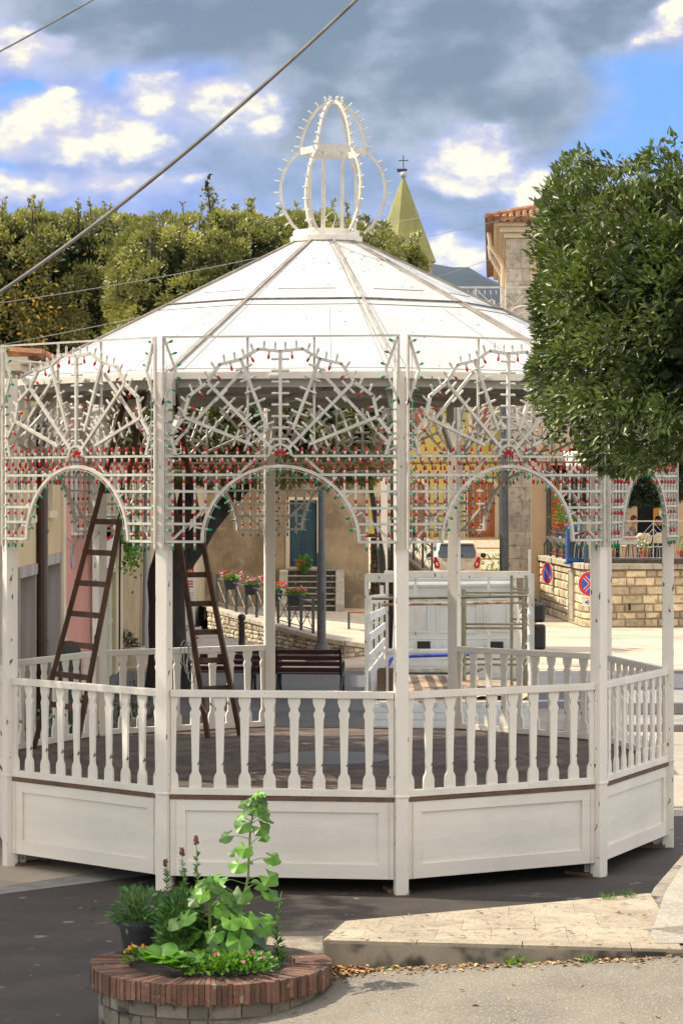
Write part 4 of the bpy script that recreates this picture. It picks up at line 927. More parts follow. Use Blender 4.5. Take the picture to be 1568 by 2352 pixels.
for i in range(len(pathL) - 1):
    a, b = V((pathL[i][0], pathL[i][1], 0)), V((pathL[i + 1][0], pathL[i + 1][1], 0)); L = (b - a).length; k = max(1, int(L / .8)); d = (b - a).normalized(); n = V((d.y, -d.x, 0))
    for j in range(k):
        p, q = a + d * (L * j / k + .006), a + d * (L * (j + 1) / k - .006); z0, z1 = ztL(lenL[i] + L * j / k), ztL(lenL[i] + L * (j + 1) / k); o = n * .05; r = n * -.28
        vs = [p + o + V((0, 0, z0)), q + o + V((0, 0, z1)), q + r + V((0, 0, z1)), p + r + V((0, 0, z0))]; mb.add(vs + [v + V((0, 0, .11)) for v in vs], [(3, 2, 1, 0), (4, 5, 6, 7), (0, 1, 5, 4), (1, 2, 6, 5), (2, 3, 7, 6), (3, 0, 4, 7)], random.random())
mb.build('cap_stones', CAP, rw, bevel=.012)
mb = MB(); tp = [(p[0], p[1], ztL(l) + .09) for p, l in zip(pathL, lenL)]
back = [(X(862, 66), 66, .16), (1.05, 75.2, .33), (X(470, 75.2), 75.2, .40), (X(440, 75.2), 75.2, .45)]
vs = tp + back; cen = V((X(650, 67), 67, .42)); mb.add(vs + [cen], [(i, (i + 1) % len(vs), len(vs)) for i in range(len(vs))]); struct(mb.build('terrace_paving', M('cream_terrace_paving', (.60, .50, .36), (.52, .43, .31), rough=.9, scale=.7, bump=.2, brick=(.5, .25, (.8, .77, .72), .006))))
def rail_fence(t, A, B, n, h, mat, xs=True, capped=True):
    A, B = V(A), V(B); ps = [A.lerp(B, i / (n - 1)) for i in range(n)]
    for p in ps:
        mb = MB(); mb.box((p.x, p.y, p.z + h / 2 + .01), (.07, .07, h + .02)); mb.box((p.x, p.y, p.z + h + .028), (.09, .09, .016)); mb.build('post', mat, t)
    for p, q in zip(ps[:-1], ps[1:]):
        mb = MB(); a = p.lerp(q, .06); b = p.lerp(q, .94); up = V((0, 0, 1)); rr = .020
        mb.bar(a + up * h * .90, b + up * h * .90, .045, .03)
        m1, m2 = p.lerp(q, .30), p.lerp(q, .70)
        mb.bar(a + up * h * .80, b + up * h * .16, rr, rr, up=(0, 1, 0)); mb.bar(a + up * h * .16, b + up * h * .80, rr, rr, up=(.1, 1, 0)); mb.bar(a + up * h * .14, b + up * h * .14, rr * 1.4, rr); mb.bar(m1 + up * h * .46, m2 + up * h * .46, rr, rr)
        mb.build('panel', mat, t)
    return ps
fl = thing('metal_railing', 'dark grey metal railing with crossed bars on the low wall', 'railing', LB + V((0, 0, .4)))
FA, FB = V((X(499, 68.2), 68.2, .70)), V((X(719, 59.3), 59.3, .47))
ps = rail_fence(fl, FA, FB, 10, .84, METALD)
for i, (j, fm, lab) in enumerate(((1.4, [PALEP, REDF], 'dark flower box of pink and red geraniums, farthest left on the railing'), (3.45, [PINK, PALEP], 'dark flower box of pink and white geraniums next along the railing'), (5.6, [REDF], 'dark flower box of red flowers half hidden by a white post'), (7.4, [REDF, PINK], 'dark flower box of bright red geraniums in front of the stone steps'))):
    p = FA.lerp(FB, j / 9) + V((.03, -.16, .56)); t = thing('flower_box', lab, 'flower box', p, group='flower boxes on the railing'); mb = MB()
    v = []
    for w_, d_, z_ in ((.14, .06, 0), (.20, .10, .26)): v.append([p + V((-w_, -d_, z_)), p + V((w_, -d_, z_)), p + V((w_, d_, z_)), p + V((-w_, d_, z_))])
    mb.rings(v); mb.build('box', POTB, t)
    n = 110; b = np.array(p + V((0, 0, .27))); d = nrm(frnd(n)); d[:, 2] = abs(d[:, 2]); leaves('leaves', b + d * np.array([.30, .14, .14]) * rng.random((n, 1)), frnd(n), d + frnd(n, .4), .09, .05, LEAFG, t)
    mb = MB()
    for k in range(20): c = p + V((random.uniform(-.30, .30), random.uniform(-.15, .10), .33 + random.uniform(0, .15))); mb.ball(c, random.uniform(.015, .035), 6, m=random.randrange(len(fm)))
    mb.build('blossoms', fm, t)
# centre house
ch = thing('stucco_house', 'old house of stained brown stucco with a teal double door and stone steps', 'house', (X(660, 75), 75, .3))
x0, x1 = X(470, 75), X(846, 75); dx0, dx1 = X(658, 75), X(735, 75); dz0, dz1 = 1.50, 3.62
mb = MB()
for a, b in (((x0, 75, -.2), (dx0 - .0, 75.4, 6.9)), ((dx1, 75, -.2), (x1, 75.4, 6.9)), ((dx0, 75, dz1), (dx1, 75.4, 6.9)), ((dx0, 75, -.2), (dx1, 75.4, dz0))): mb.box2(a, b)
mb.box2((x0, 75.4, -.2), (x0 + .3, 84, 6.9)); mb.box2((x1 - .3, 75.4, -.2), (x1, 84, 6.9)); mb.build('wall', STUC_B, ch)
mb = MB(); mb.box2((x0 + .002, 74.985, -.2), (x1 + .012, 75.02, 1.46)); mb.build('base_course', STUC_B, ch)
mb = MB(); mb.prism([(x0 - .4, 6.85), (x1 + .4, 6.85), ((x0 + x1) / 2, 8.0)], (0, 74.5, 0), (1, 0, 0), (0, 0, 1), (0, 10, 0)); mb.build('roof', TILE, ch)
dr = MB(); dr.box2((dx0 + .09, 75.2, dz0 + .06), (dx1 - .09, 75.26, dz1 - .09)); door = dr.build('door', TEAL, ch)
mb = MB(); dm = (dx0 + dx1) / 2
for a, b in ((dx0 + .14, dm - .05), (dm + .05, dx1 - .14)):
    for z0, z1 in ((dz0 + .16, dz0 + .62), (dz0 + .74, dz1 - .2)):
        for u, v in (((a, z0), (b, z0 + .03)), ((a, z1 - .03), (b, z1)), ((a, z0), (a + .03, z1)), ((b - .03, z0), (b, z1))): mb.box2((u[0], 75.175, u[1]), (v[0], 75.199, v[1]))
mb.box2((dm - .012, 75.17, dz0 + .07), (dm + .012, 75.199, dz1 - .1)); mb.build('mouldings', TEAL, door)
mb = MB(); mb.ball((dm + .05, 75.14, 2.65), .03, 8); mb.build('handle', M('brass', (.6, .42, .15), rough=.3, metal=1), door)
mb = MB(); mb.box2((dx0 - .02, 74.96, dz0), (dx0 + .09, 75.3, dz1)); mb.box2((dx1 - .09, 74.96, dz0), (dx1 + .02, 75.3, dz1)); mb.box2((dx0 + .09, 74.96, dz1 - .09), (dx1 - .09, 75.3, dz1)); mb.box2((dx0 + .09, 74.95, dz0), (dx1 - .09, 75.3, dz0 + .06)); mb.build('door_frame', CREAMT, ch)
# steps
stp = MB(); sx0, sx1 = X(661, 74), X(770, 74); nst = 7; hst = (1.46 - .34) / nst
for i in range(nst):
    d0 = 75 - .34 * (nst - i) ; stp.box2((sx0, d0, .2 if i == 0 else .34 + hst * i - .02), (sx1, 74.98, .34 + hst * (i + 1)))
sts = stp.build('stone_steps', DARKST, ch)
mb = MB()
for i in range(nst): d0 = 75 - .34 * (nst - i); mb.box2((sx0 + .002, d0 - .03, .34 + hst * (i + 1) + .001), (sx1 - .002, d0 + .25, .34 + hst * (i + 1) + .03))
mb.build('step_tread', CAP, sts)  # paler stone paints the sunlit step tops against the dark risers
mb = MB()
for xa, xb in ((sx0 - .26, sx0 - .004), (sx1 + .004, sx1 + .26)):
    mb = MB(); mb.prism([(72.45, .2), (72.45, .60), (72.62, .66), (74.5, 1.46), (74.97, 1.50), (74.97, .2)], (xa, 0, 0), (0, 1, 0), (0, 0, 1), (xb - xa, 0, 0)); mb.build('parapet', CAP, sts, bevel=.03)
fp = V((X(690, 74.6), 74.45, 1.49)); fpt = thing('flower_pot', 'terracotta pot with a trailing yellow green plant on the top stone step', 'flower pot', fp)
mb = MB(); mb.lathe([(.10, 0), (.15, .26), (.17, .26), (.17, .31), (.14, .31), (0, .28)], 14, fp); mb.build('pot', TERRA, fpt)
n = 260; d = nrm(frnd(n)) * rng.random((n, 1)) ** .5; leaves('foliage', np.array(fp + V((.12, -.10, .18))) + d * np.array([.20, .14, .24]), frnd(n), d + np.array([0, 0, -.2]), .09, .06, LEAFG, fpt)
# lamp post, bollard, benches
lp = thing('lamp_post', 'slim dark grey lamp post with a conical foot in front of the teal door', 'lamp post', (X(738, 57), 57, 0))
mb = MB(); c = V((X(738, 57), 57, 0)); mb.lathe([(.10, .16), (.10, 2.4), (.095, 2.42), (.078, 2.45), (.07, 7.6)], 16, c); mb.build('pole', METALD, lp, smooth=True)
mb = MB(); mb.lathe([(.36, 0), (.36, .03), (.17, .34), (.155, .40)], 20, c); mb.build('foot', METALD, lp, smooth=True)
mb = MB(); mb.box((c.x + .03, c.y - .10, 1.35), (.07, .02, .38)); mb.build('service_hatch', METALD, lp)
mb = MB(); mb.tube([c + V((0, 0, 7.55)), c + V((-.3, -.2, 7.8)), c + V((-.8, -.5, 7.85))], .05, 8); mb.lathe([(.05, 0), (.22, -.06), (.24, -.12), (0, -.13)], 14, c + V((-.8, -.5, 7.85))); mb.build('lamp_head', METALD, lp)
lp2 = thing('lamp_post', 'tall thick dark grey lamp post beside the stone quoins of the palazzo', 'lamp post', (X(1157, 77), 77, .3))
mb = MB(); c = V((X(1157, 77), 77, 0)); mb.lathe([(.15, .2), (.13, 3.0), (.11, 6.9)], 16, c); mb.build('pole', METALD, lp2, smooth=True); mb = MB(); mb.lathe([(.3, .0), (.3, .25), (.17, .5)], 16, c); mb.build('foot', METALD, lp2)
mb = MB(); mb.tube([c + V((0, 0, 6.8)), c + V((0, -.3, 7.0)), c + V((0, -.9, 7.0))], .05, 8); mb.lathe([(.05, 0), (.2, -.05), (.2, -.1), (0, -.11)], 12, c + V((0, -.9, 7.0))); mb.build('lamp_head', METALD, lp2)
bo = thing('bollard', 'black iron bollard with a round knob and a wide green foot', 'bollard', (X(555, 57), 57, 0))
c = V((X(555, 57), 57, 0)); mb = MB(); mb.lathe([(.085, .22), (.075, .30), (.07, .82), (.085, .84), (.085, .87), (.05, .89), (.05, .91), (.085, .95), (.09, 1.0), (.07, 1.05), (0, 1.08)], 16, c); mb.build('shaft', IRON, bo, smooth=True)
mb = MB(); mb.lathe([(.17, 0), (.17, .05), (.14, .07), (.12, .16), (.095, .24), (.086, .26)], 16, c); mb.build('foot', M('green_iron', (.02, .07, .06), rough=.5), bo, smooth=True)
def bench(label, c, rz_):
    t = thing('park_bench', label, 'bench', c, group='red slatted benches', rz=rz_); w_ = .86
    for y, z in ((-.06, .455), (.06, .46), (.18, .46), (.30, .455), (.40, .44)):
        mb = MB(); mb.box((0, y, z), (2 * w_, .09, .03)); mb.build('seat_slat', SLATR, t, local=True)
    for i in range(4):
        mb = MB(); z = .53 + i * .115; mb.box((0, -.16 - .06 * i, z), (2 * w_, .03, .085), mat=Matrix.Rotation(.4, 3, 'X')); mb.build('back_slat', SLATR, t, local=True)
    for x in (-w_ + .03, w_ - .03):
        mb = MB(); y = 0
        mb.tube([(x, .42, 0), (x, .36, .2), (x, .38, .40), (x, .0, .42), (x, -.12, .45), (x, -.20, .62), (x, -.38, .93)], .028, 6); mb.tube([(x, -.28, 0), (x, -.16, .22), (x, -.02, .40)], .028, 6)
        mb.tube([(x, -.19, .66), (x, .1, .68), (x, .36, .66), (x, .46, .60), (x, .44, .52)], .025, 6); mb.tube([(x, .30, .42), (x, .32, .66)], .02, 6); mb.box((x, .42, .012), (.06, .12, .024)); mb.box((x, -.28, .012), (.06, .12, .024))
        mb.build('end_frame', IRON, t, local=True)
    return t
be = bench('red slatted bench with black iron ends, the right one behind the open entrance', V((X(682, 47.2), 47.2, .0)), R_(-5))
dupt(be, (X(538, 47.6), 47.6, 0), R_(-4), 'red slatted bench with black iron ends, the left one seen behind the ladder legs')
ob = thing('orange_bench', 'short bench with orange slats on a grey metal frame beside the steps', 'bench', (X(832, 66), 66, .16)); c = V((X(838, 66), 66, .2))
for i in range(5): mb = MB(); mb.box(c + V((0, -.2 + .1 * i, .47)), (.9, .085, .035)); mb.build('seat_slat', SLATO, ob)
for s in (-.42, .42):
    mb = MB()
    for y in (-.22, .22): mb.box(c + V((s, y, .22)), (.06, .05, .44))
    mb.box(c + V((s, 0, .42)), (.06, .44, .05)); mb.box(c + V((s, 0, .03)), (.06, .44, .05)); mb.bar(c + V((s, -.2, .05)), c + V((s, .2, .42)), .03, .03); mb.build('end_frame', METALD, ob)

# ================================================================== STREET ROW ON THE LEFT
XL = -4.7
def dl(px): return -XL * F / (784 - px)
def facade(name, label, y0, y1, h, mat, openings, roof=True, eave=.35, xoff=0.0):
    """house whose facade stands in the plane x = XL + xoff; openings (ya, yb, za, zb, depth, material, part name)"""
    t = thing(name, label, 'house', (XL + xoff, (y0 + y1) / 2, 0)); x = XL + xoff; mb = MB()
    cuts = sorted(set([y0, y1] + [o[0] for o in openings] + [o[1] for o in openings]))
    for a, b in zip(cuts[:-1], cuts[1:]):
        m_ = (a + b) / 2; zs = [(0.0, h)]
        for o in openings:
            if o[0] < m_ < o[1]:
                nz = []
                for z0, z1 in zs:
                    if o[2] > z0: nz.append((z0, min(o[2], z1)))
                    if o[3] < z1: nz.append((max(o[3], z0), z1))
                zs = nz
        for z0, z1 in zs:
            if z1 - z0 > .01: mb.box2((x - .35, a, z0), (x, b, z1))
    mb.box2((x - 8, y0, 0), (x - .36, y0 + .3, h)); mb.box2((x - 8, y1 - .3, 0), (x - .36, y1, h)); mb.build('wall', mat, t)
    for o in openings:
        m2 = MB(); m2.box2((x - o[4] - .05, o[0], o[2]), (x - o[4], o[1], o[3])); part = m2.build(o[6], o[5], t)
        if len(o) > 7 and o[7]:
            m3 = MB(); w_ = .09
            m3.box2((x - .34, o[0] + .001, o[2]), (x + .03, o[0] + w_, o[3])); m3.box2((x - .34, o[1] - w_, o[2]), (x + .03, o[1] - .001, o[3])); m3.box2((x - .34, o[0] - .02, o[3] - .12), (x + .05, o[1] + .02, o[3] + .04))
            if o[2] > .5: m3.box2((x - .3, o[0] - .06, o[2] - .08), (x + .08, o[1] + .06, o[2] + .03))
            m3.build('frame', o[7], part)
        if o[5] is GARAGE:
            m4 = MB(); z = o[2] + .05
            while z < o[3] - .05: m4.box2((x - o[4] + .001, o[0] + .02, z), (x - o[4] + .018, o[1] - .02, z + .055)); z += .085
            m4.build('slats', GARAGE, part)
    if roof:
        m5 = MB(); m5.box2((x - 8, y0 - .02, h), (x + .18, y1 + .02, h + .10)); m5.box2((x - 8, y0 - .01, h + .10), (x + .28, y1 + .01, h + .2)); m5.build('cornice', CREAMT, t)
        m5 = MB(); m5.add([V((x + .42, y0, h + .21)), V((x + .42, y1, h + .21)), V((x - 5, y1, h + .62)), V((x - 5, y0, h + .62)), V((x - 5, y1, h + .21)), V((x - 5, y0, h + .21))], [(0, 1, 2, 3), (0, 5, 4, 1), (0, 3, 5), (1, 4, 2)]); k = int((y1 - y0) / .22)
        for i in range(k):
            yy = y0 + (i + .5) * (y1 - y0) / k; tn = random.random()
            for j in range(3): a = V((x + .47 - j * .5, yy, h + .235 + j * .04)); m5.tube([a, a + V((-.55, 0, .045))], [.085, .07], 7, tint=random.random())
        m5.build('roof', TILE, t)
    return t
WINB = M('brown_shutters', (.10, .05, .035), rough=.7)
y_ = [dl(18), dl(139), dl(236), dl(283), dl(335)]
hs = facade('yellow_house', 'cream yellow house with two grey shuttered garage openings at the left edge', y_[0], y_[1], 5.55, STUC_Y,
   [(dl(40), dl(79), 0, 2.70, .32, GARAGE, 'garage_door', MARBLE), (dl(92), dl(137), 0, 2.78, .32, GARAGE, 'garage_door', MARBLE), (dl(58), dl(72), 3.45, 5.0, .14, WINB, 'window', CREAMT), (dl(104), dl(119), 3.5, 5.05, .14, WINB, 'window', CREAMT)])
for i, o in enumerate(((dl(40), dl(79), 2.70), (dl(92), dl(137), 2.78))):
    mb = MB(); mb.box2((XL - .34, o[1] - .95, 0), (XL - .20, o[1] - .095, o[2] - .13)); mb.build('marble_pier', MARBLE, hs)
mb = MB(); mb.tube([(XL + .09, dl(84), 0), (XL + .09, dl(84), 5.54)], .085, 10)
for z in (1.5, 3.2, 4.8): mb.tube([(XL + .09, dl(84), z), (XL + .09, dl(84), z + .06)], .10, 10)
mb.build('downpipe', PIPEB, hs)
hp = facade('pink_house', 'pink stuccoed house with a grey drainpipe, beyond the yellow house', y_[1] + .02, y_[2], 5.6, STUC_P, [(dl(164), dl(178), 3.15, 4.9, .16, WINB, 'window', SIGNW)])
mb = MB(); mb.box2((XL, y_[1] + .03, 0), (XL + .05, y_[1] + .42, 5.58)); mb.build('corner_strip', CREAMT, hp)
mb = MB(); mb.prism([(y_[1] + .4, 0), (y_[2], 0), (y_[2], .5), (y_[1] + .4, .32)], (XL + .001, 0, 0), (0, 1, 0), (0, 0, 1), (.03, 0, 0)); mb.build('plinth', CREAMT, hp)
mb = MB(); mb.tube([(XL + .08, dl(207), 0), (XL + .08, dl(207), 2.9)], .055, 8); mb.build('drainpipe', PIPEG, hp, smooth=True)
mb = MB(); mb.tube([(XL + .10, dl(219), 0), (XL + .10, dl(219), 5.58)], .07, 8); mb.build('downpipe', PIPEB, hp, smooth=True)
cb = thing('cable_bundle', 'tangled grey cables hanging in loops on the pink house', 'cables', (XL + .12, dl(205), 3.2)); random.seed(9)
mb = MB()
for i in range(9):
    c = V((XL + .15, dl(200 + i), 3.05 - .02 * i)); r = random.uniform(.12, .3); mb.tube([c + V((.03 * math.sin(k * 2), r * .9 * math.cos(k * .6) , -r + r * 1.6 * math.sin(k * .6))) for k in range(11)], .012, 4)
mb.tube([(XL + .08, dl(143), 3.05), (XL + .1, dl(160), 2.9), (XL + .1, dl(198), 3.1)], .012, 5)
for i in range(4): c = V((XL + .12, dl(148 + i), 2.85)); mb.tube([c + V((0, .12 * math.cos(k * .62), .24 * math.sin(k * .62) - .1)) for k in range(11)], .008, 4)
mb.build('loops', PIPEG, cb)
hc = facade('cream_house', 'pale cream house with a pale green metal door, beyond the pink house', y_[2] + .02, y_[3], 5.2, STUC_C, [(dl(249), dl(266), 0, 2.15, .08, GDOOR, 'door', None)])
mb = MB(); mb.box2((XL - .075, dl(257.5) - .02, .05), (XL - .06, dl(257.5) + .02, 2.1)); mb.box2((XL - .075, dl(249), 1.1), (XL - .06, dl(266), 1.16)); mb.build('door_strap', GDOOR, hc)
ht = facade('tan_house', 'tan stuccoed house with a slanting grey drainpipe, behind the tree trunk', y_[3] + .02, y_[4] + 1.5, 5.4, STUC_T, [])
mb = MB(); mb.tube([(XL + .12, dl(321), .15), (XL + .10, dl(330), 5.2)], .07, 8); mb.build('drainpipe', PIPEG, ht, smooth=True)
mb = MB(); mb.prism([(0, 0), (2.4, 0), (.35, 3.2), (0, 3.4)], (XL, dl(325), 0), (1, 0, 0), (0, 0, 1), (0, 1.2, 0)); 
hx = thing('end_house', 'bare cream rendered house end between the tree trunk and the brown house', 'house', (XL + .3, 70, 0))
mb = MB(); mb.box2((XL - 2, 69.5, 0), (X(470, 74) - .05, 74.9, 6.2)); mb.build('wall', STUC_C, hx); mb = MB(); mb.prism([(XL - 2.3, 6.2), (X(470, 74) + .1, 6.2), (XL - .5, 7.2)], (0, 69.2, 0), (1, 0, 0), (0, 0, 1), (0, 5.8, 0)); mb.build('roof', TILE, hx)
# vine, sign on pole, boards
vn = thing('climbing_vine', 'bright green vine trailing down beside the ladder from the house wall', 'vine', (XL + .2, dl(268), 3.5)); n = 800
q = np.stack([XL + .15 + np.abs(rng.normal(size=n)) * .14, dl(272) + rng.normal(size=n) * .55, 3.0 + rng.normal(size=n) * .36], 1); leaves('leaves', q, frnd(n) + np.array([.5, -1, .3]), frnd(n) + np.array([0, 0, -.6]), rng.uniform(.07, .12, n), rng.uniform(.06, .10, n), LEAFG, vn)
mb = MB(); mb.tube([(XL + .06, dl(268), 0), (XL + .08, dl(266), 2), (XL + .1, dl(270), 4.2)], .02, 5); mb.build('stem', BARK, vn)
def disc(mb, c, r, th, m=0, n=28, ax=(0, -1, 0), r0=0.0): mb.lathe([(r0, 0), (r, 0), (r, th), (r0, th)] if r0 else [(r, 0), (r, th), (0, th)], n, c, ax=ax, m=m)
sg = thing('traffic_sign', 'white rectangular sign with a red ring on a grey pole behind the left ladder leg', 'sign', (X(243, 45), 45, 0)); c = V((X(243, 45), 45, 0))
mb = MB(); mb.tube([c, c + V((0, 0, 3.5))], .03, 8); mb.build('pole', PIPEG, sg); mb = MB(); mb.box(c + V((0, -.05, 2.95)), (.34, .02, .95)); mb.build('panel', SIGNW, sg, bevel=.01); mb = MB(); mb.lathe([(.105, 0), (.155, 0), (.155, .01), (.105, .01), (.105, 0)], 28, c + V((0, -.061, 3.12)), ax=(0, -1, 0)); mb.build('red_ring', SIGNR, sg)
ps_ = thing('poster_board', 'tall white notice board with a red pointed emblem, between tree trunk and ladder', 'notice board', P(436, 1430, 66)); c = P(436, 1360, 66)
mb = MB(); mb.box(c, (.26, .04, 1.7)); mb.build('board', POSTER, ps_)
mb = MB()
for s, k in ((-.07, .0), (.0, .0), (.07, .0)): mb.prism([(-.05, .30), (.05, .30), (.0, -.05)], c + V((s, -.025, .45)), (1, 0, 0), (0, 0, 1), (0, -.006, 0))
mb.box(c + V((0, -.024, .78)), (.26, .006, .14))
for i in range(3): mb.box(c + V((0, -.024, .28 - .07 * i)), (.17, .006, .035))
mb.build('red_emblem', SIGNR, ps_)
mb = MB()
for i in range(11): mb.box(c + V((0, -.024, -.02 - .07 * i)), (.19, .006, .022))
mb.build('grey_text_lines', METALL, ps_)
p2 = thing('slanted_notice', 'small white slanted notice with red lettering, low by the stone wall', 'notice', P(449, 1470, 64)); c = P(449, 1457, 64)
mb = MB(); mb.box(c, (.34, .03, .34), mat=Matrix.Rotation(-.15, 3, 'Y')); mb.build('panel', POSTER, p2); mb = MB()
for i in range(3): mb.box(c + V((-.02, -.02, .08 - .09 * i)), (.2, .006, .04), mat=Matrix.Rotation(-.15, 3, 'Y'))
mb.build('red_lettering', SIGNR, p2); mb = MB(); mb.tube([c + V((0, .03, -.1)), V((c.x, c.y + .03, 0))], .02, 6); mb.build('stand', METALD, p2)
# round stone planter with shrubs, dark board, shrubs
rp = thing('stone_planter', 'low round stone planter with a dark red flecked shrub, left of the tree trunk', 'planter', (X(285, 55), 55, 0)); c = V((X(285, 55), 55, 0))
mb = MB(); mb.lathe([(.34, 0), (.36, .32), (.46, .36), (.46, .46), (.40, .46), (.38, .40), (0, .40)], 24, c); mb.build('basin', CAP, rp); n = 420; d = nrm(frnd(n)); d[:, 2] = abs(d[:, 2])
leaves('shrub', np.array(c + V((-.12, 0, .42))) + d * np.array([.42, .4, .42]) * rng.random((n, 1)) ** .4, frnd(n), d + frnd(n, .4), .11, .04, LEAFD, rp)
db = thing('pavement_board', 'dark grey round topped board standing on the pavement at the pink house', 'board', P(160, 1640, 41)); c = V((X(160, 41), 41, 0))
mb = MB(); mb.prism([(-.18, 0), (.18, 0), (.18, 1.25)] + [(.18 * math.cos(a), 1.25 + .18 * math.sin(a)) for a in np.linspace(.2, PI - .2, 9)] + [(-.18, 1.25)], c, (1, 0, 0), (0, 0, 1), (0, .06, 0)); mb.build('panel', METALD, db); mb = MB(); mb.bar(c + V((0, .06, 1.2)), c + V((0, .6, 0)), .04, .04); mb.build('strut', METALD, db)
random.seed(12)
for i, (px, d, r, h, lab) in enumerate(((22, 31.0, .30, .85, 'tall green shrub at the left edge behind the bandstand corner'), (110, 34.5, .42, .75, 'dark shrub seen low between the left balusters'), (235, 35.5, .45, .7, 'dark leafy shrub behind the left ladder foot'), (300, 36, .42, 1.0, 'twiggy shrub beside the left tree trunk foot'), (180, 36.5, .35, .8, 'dark shrub below the pavement board'))):
    p = V((X(px, d), d, 0)); bush('garden_shrub', lab, 'shrub', p, 700, r, h * 1.25, .09, .04, LEAFD if i else LEAFS, 5, group='shrubs left of the bandstand')
# ================================================================== RIGHT SIDE: STREET, HOUSES, TERRACE
prof_ = [(60, 0.0), (72, .22), (84, .55), (90, .95), (102, 2.0), (112, 2.3)]
mb = MB(); g = []
for y, z in prof_: g += [V((X(846, y) , y, z + .012)), V((X(1215, y), y, z + .012))]
mb.add(g, [(2 * i, 2 * i + 1, 2 * i + 3, 2 * i + 2) for i in range(len(prof_) - 1)]); struct(mb.build('sloping_street', COBBLE))
mb = MB()
for y in (86.5, 90, 93.5, 97, 100.2):
    z = np.interp(y, [a for a, b in prof_], [b for a, b in prof_]); mb.box2((X(985, y), y - .12, z - .05), (X(1160, y), y + .12, z + .055))
struct(mb.build('street_step_edges', M('brick_step_edge', (.45, .24, .13), (.36, .22, .13), rough=.9, scale=6)))
pos = np.array([[X(random.uniform(995, 1160), y), y, float(np.interp(y, [a for a, b in prof_], [b for a, b in prof_])) + .02] for y in [random.choice((86.6, 90.1, 93.6, 88.3, 92)) + random.uniform(-.6, .6) for _ in range(260)]])
o = leaves('street_weeds', pos, frnd(260), frnd(260) + np.array([0, 0, 1]), .2, .07, LEAFG); o['kind'] = 'stuff'; o['label'] = 'small weeds growing in the joints of the sloping street'
# rubble wall left of the sloping street, with railing
WA, WB = V((X(851, 82), 82, 0)), V((X(996, 78), 78, 0)); wl = (WB - WA).length
def ztW(s): return 2.30 + (1.02 - 2.30) * max(0, s - .6) / (wl - .6)
w2 = thing('street_wall', 'rubble stone wall with a sloping cap, left of the small white car', 'wall', WB)
mb = MB(); pth = [(WA.x, WA.y), (WA.x + (WB.x - WA.x) * .3, WA.y + (WB.y - WA.y) * .3), (WB.x, WB.y)]; wallback(mb, pth, lambda s: ztW(s) - .02, lambda s: -.2, .3); mb.build('core', MORTAR, w2)
mb = MB(); masonry(mb, pth, lambda s: ztW(s) - .03, lambda s: .0, .15, .22, .03, 6, gap=.026, rand=.5); mb.build('rubble_face', RUBBLE, w2)
mb = MB(); q = [0, .6, wl]; n = V(((WB - WA).y, -(WB - WA).x, 0)).normalized()
for a, b in zip(q[:-1], q[1:]):
    pa, pb = WA.lerp(WB, a / wl), WA.lerp(WB, b / wl); vs = [pa + n * .08 + V((0, 0, ztW(a))), pb + n * .08 + V((0, 0, ztW(b))), pb - n * .3 + V((0, 0, ztW(b))), pa - n * .3 + V((0, 0, ztW(a)))]; mb.add(vs + [v + V((0, 0, .12)) for v in vs], [(3, 2, 1, 0), (4, 5, 6, 7), (0, 1, 5, 4), (1, 2, 6, 5), (2, 3, 7, 6), (3, 0, 4, 7)])
mb.build('cap', CAP, w2)
f2_ = thing('metal_railing', 'dark grey metal railing on the sloping wall beside the white car', 'railing', WB + V((0, 0, 1.2)))
rail_fence(f2_, WA + V((.25, .12, 2.42)), WB + V((-.05, .12, 1.16)), 7, 1.0, METALD)
for j, (t_, lab) in enumerate(((.12, 'grey pot of red flowers on the sloping railing, left of the white pole'), (.36, 'grey pot of red flowers on the sloping railing behind the bulbs'), (.60, 'grey pot of red flowers on the sloping railing above the white car'))):
    p = WA.lerp(WB, t_) + V((.1, -.08, ztW(t_ * wl) + .80)); t = thing('flower_pot', lab, 'flower pot', p, group='flower pots on the sloping railing'); mb = MB(); mb.lathe([(.10, 0), (.17, .26), (0, .24)], 10, p); mb.build('pot', METALD, t)
    nn_ = 80; leaves('leaves', np.array(p + V((0, 0, .28))) + frnd(nn_, .12), frnd(nn_), frnd(nn_), .12, .06, LEAFG, t); mb = MB()
    for k in range(16): mb.ball(p + V((random.uniform(-.24, .24), random.uniform(-.15, .1), .36 + random.uniform(-.05, .14))), random.uniform(.025, .045), 6)
    mb.build('blossoms', REDF, t)
# yellow house at the head of the street
YD = 101.0; yz = 1.9; yh = thing('ochre_house', 'ochre yellow house with two arched orange doors at the top of the street', 'house', (X(1040, YD), YD, yz))
def XY(px): return X(px, YD)
def ZY(py): return Z(py, YD)
ops = [(XY(912), XY(976), yz, ZY(1108), True), (XY(1074), XY(1136), yz, ZY(1108), True), (XY(1084), XY(1126), ZY(987), ZY(900), False), (XY(930), XY(972), ZY(987), ZY(900), False)]
xs = sorted(set([XY(840), XY(1175)] + [o[0] for o in ops] + [o[1] for o in ops])); mb = MB()
for a, b in zip(xs[:-1], xs[1:]):
    m_ = (a + b) / 2; zs = [(0, ZY(800))]
    for o in ops:
        if o[0] < m_ < o[1]:
            nz = []
            for z0, z1 in zs:
                if o[2] > z0: nz.append((z0, min(o[2], z1)))
                if o[3] < z1: nz.append((max(o[3], z0), z1))
            zs = nz
    for z0, z1 in zs:
        if z1 - z0 > .02: mb.box2((a, YD, z0), (b, YD + .4, z1))
mb.box2((XY(840), YD + .4, 0), (XY(840) + .3, YD + 8, ZY(800))); mb.box2((XY(1175) - .3, YD + .4, 0), (XY(1175), YD + 8, ZY(800))); mb.build('wall', STUC_G, yh)
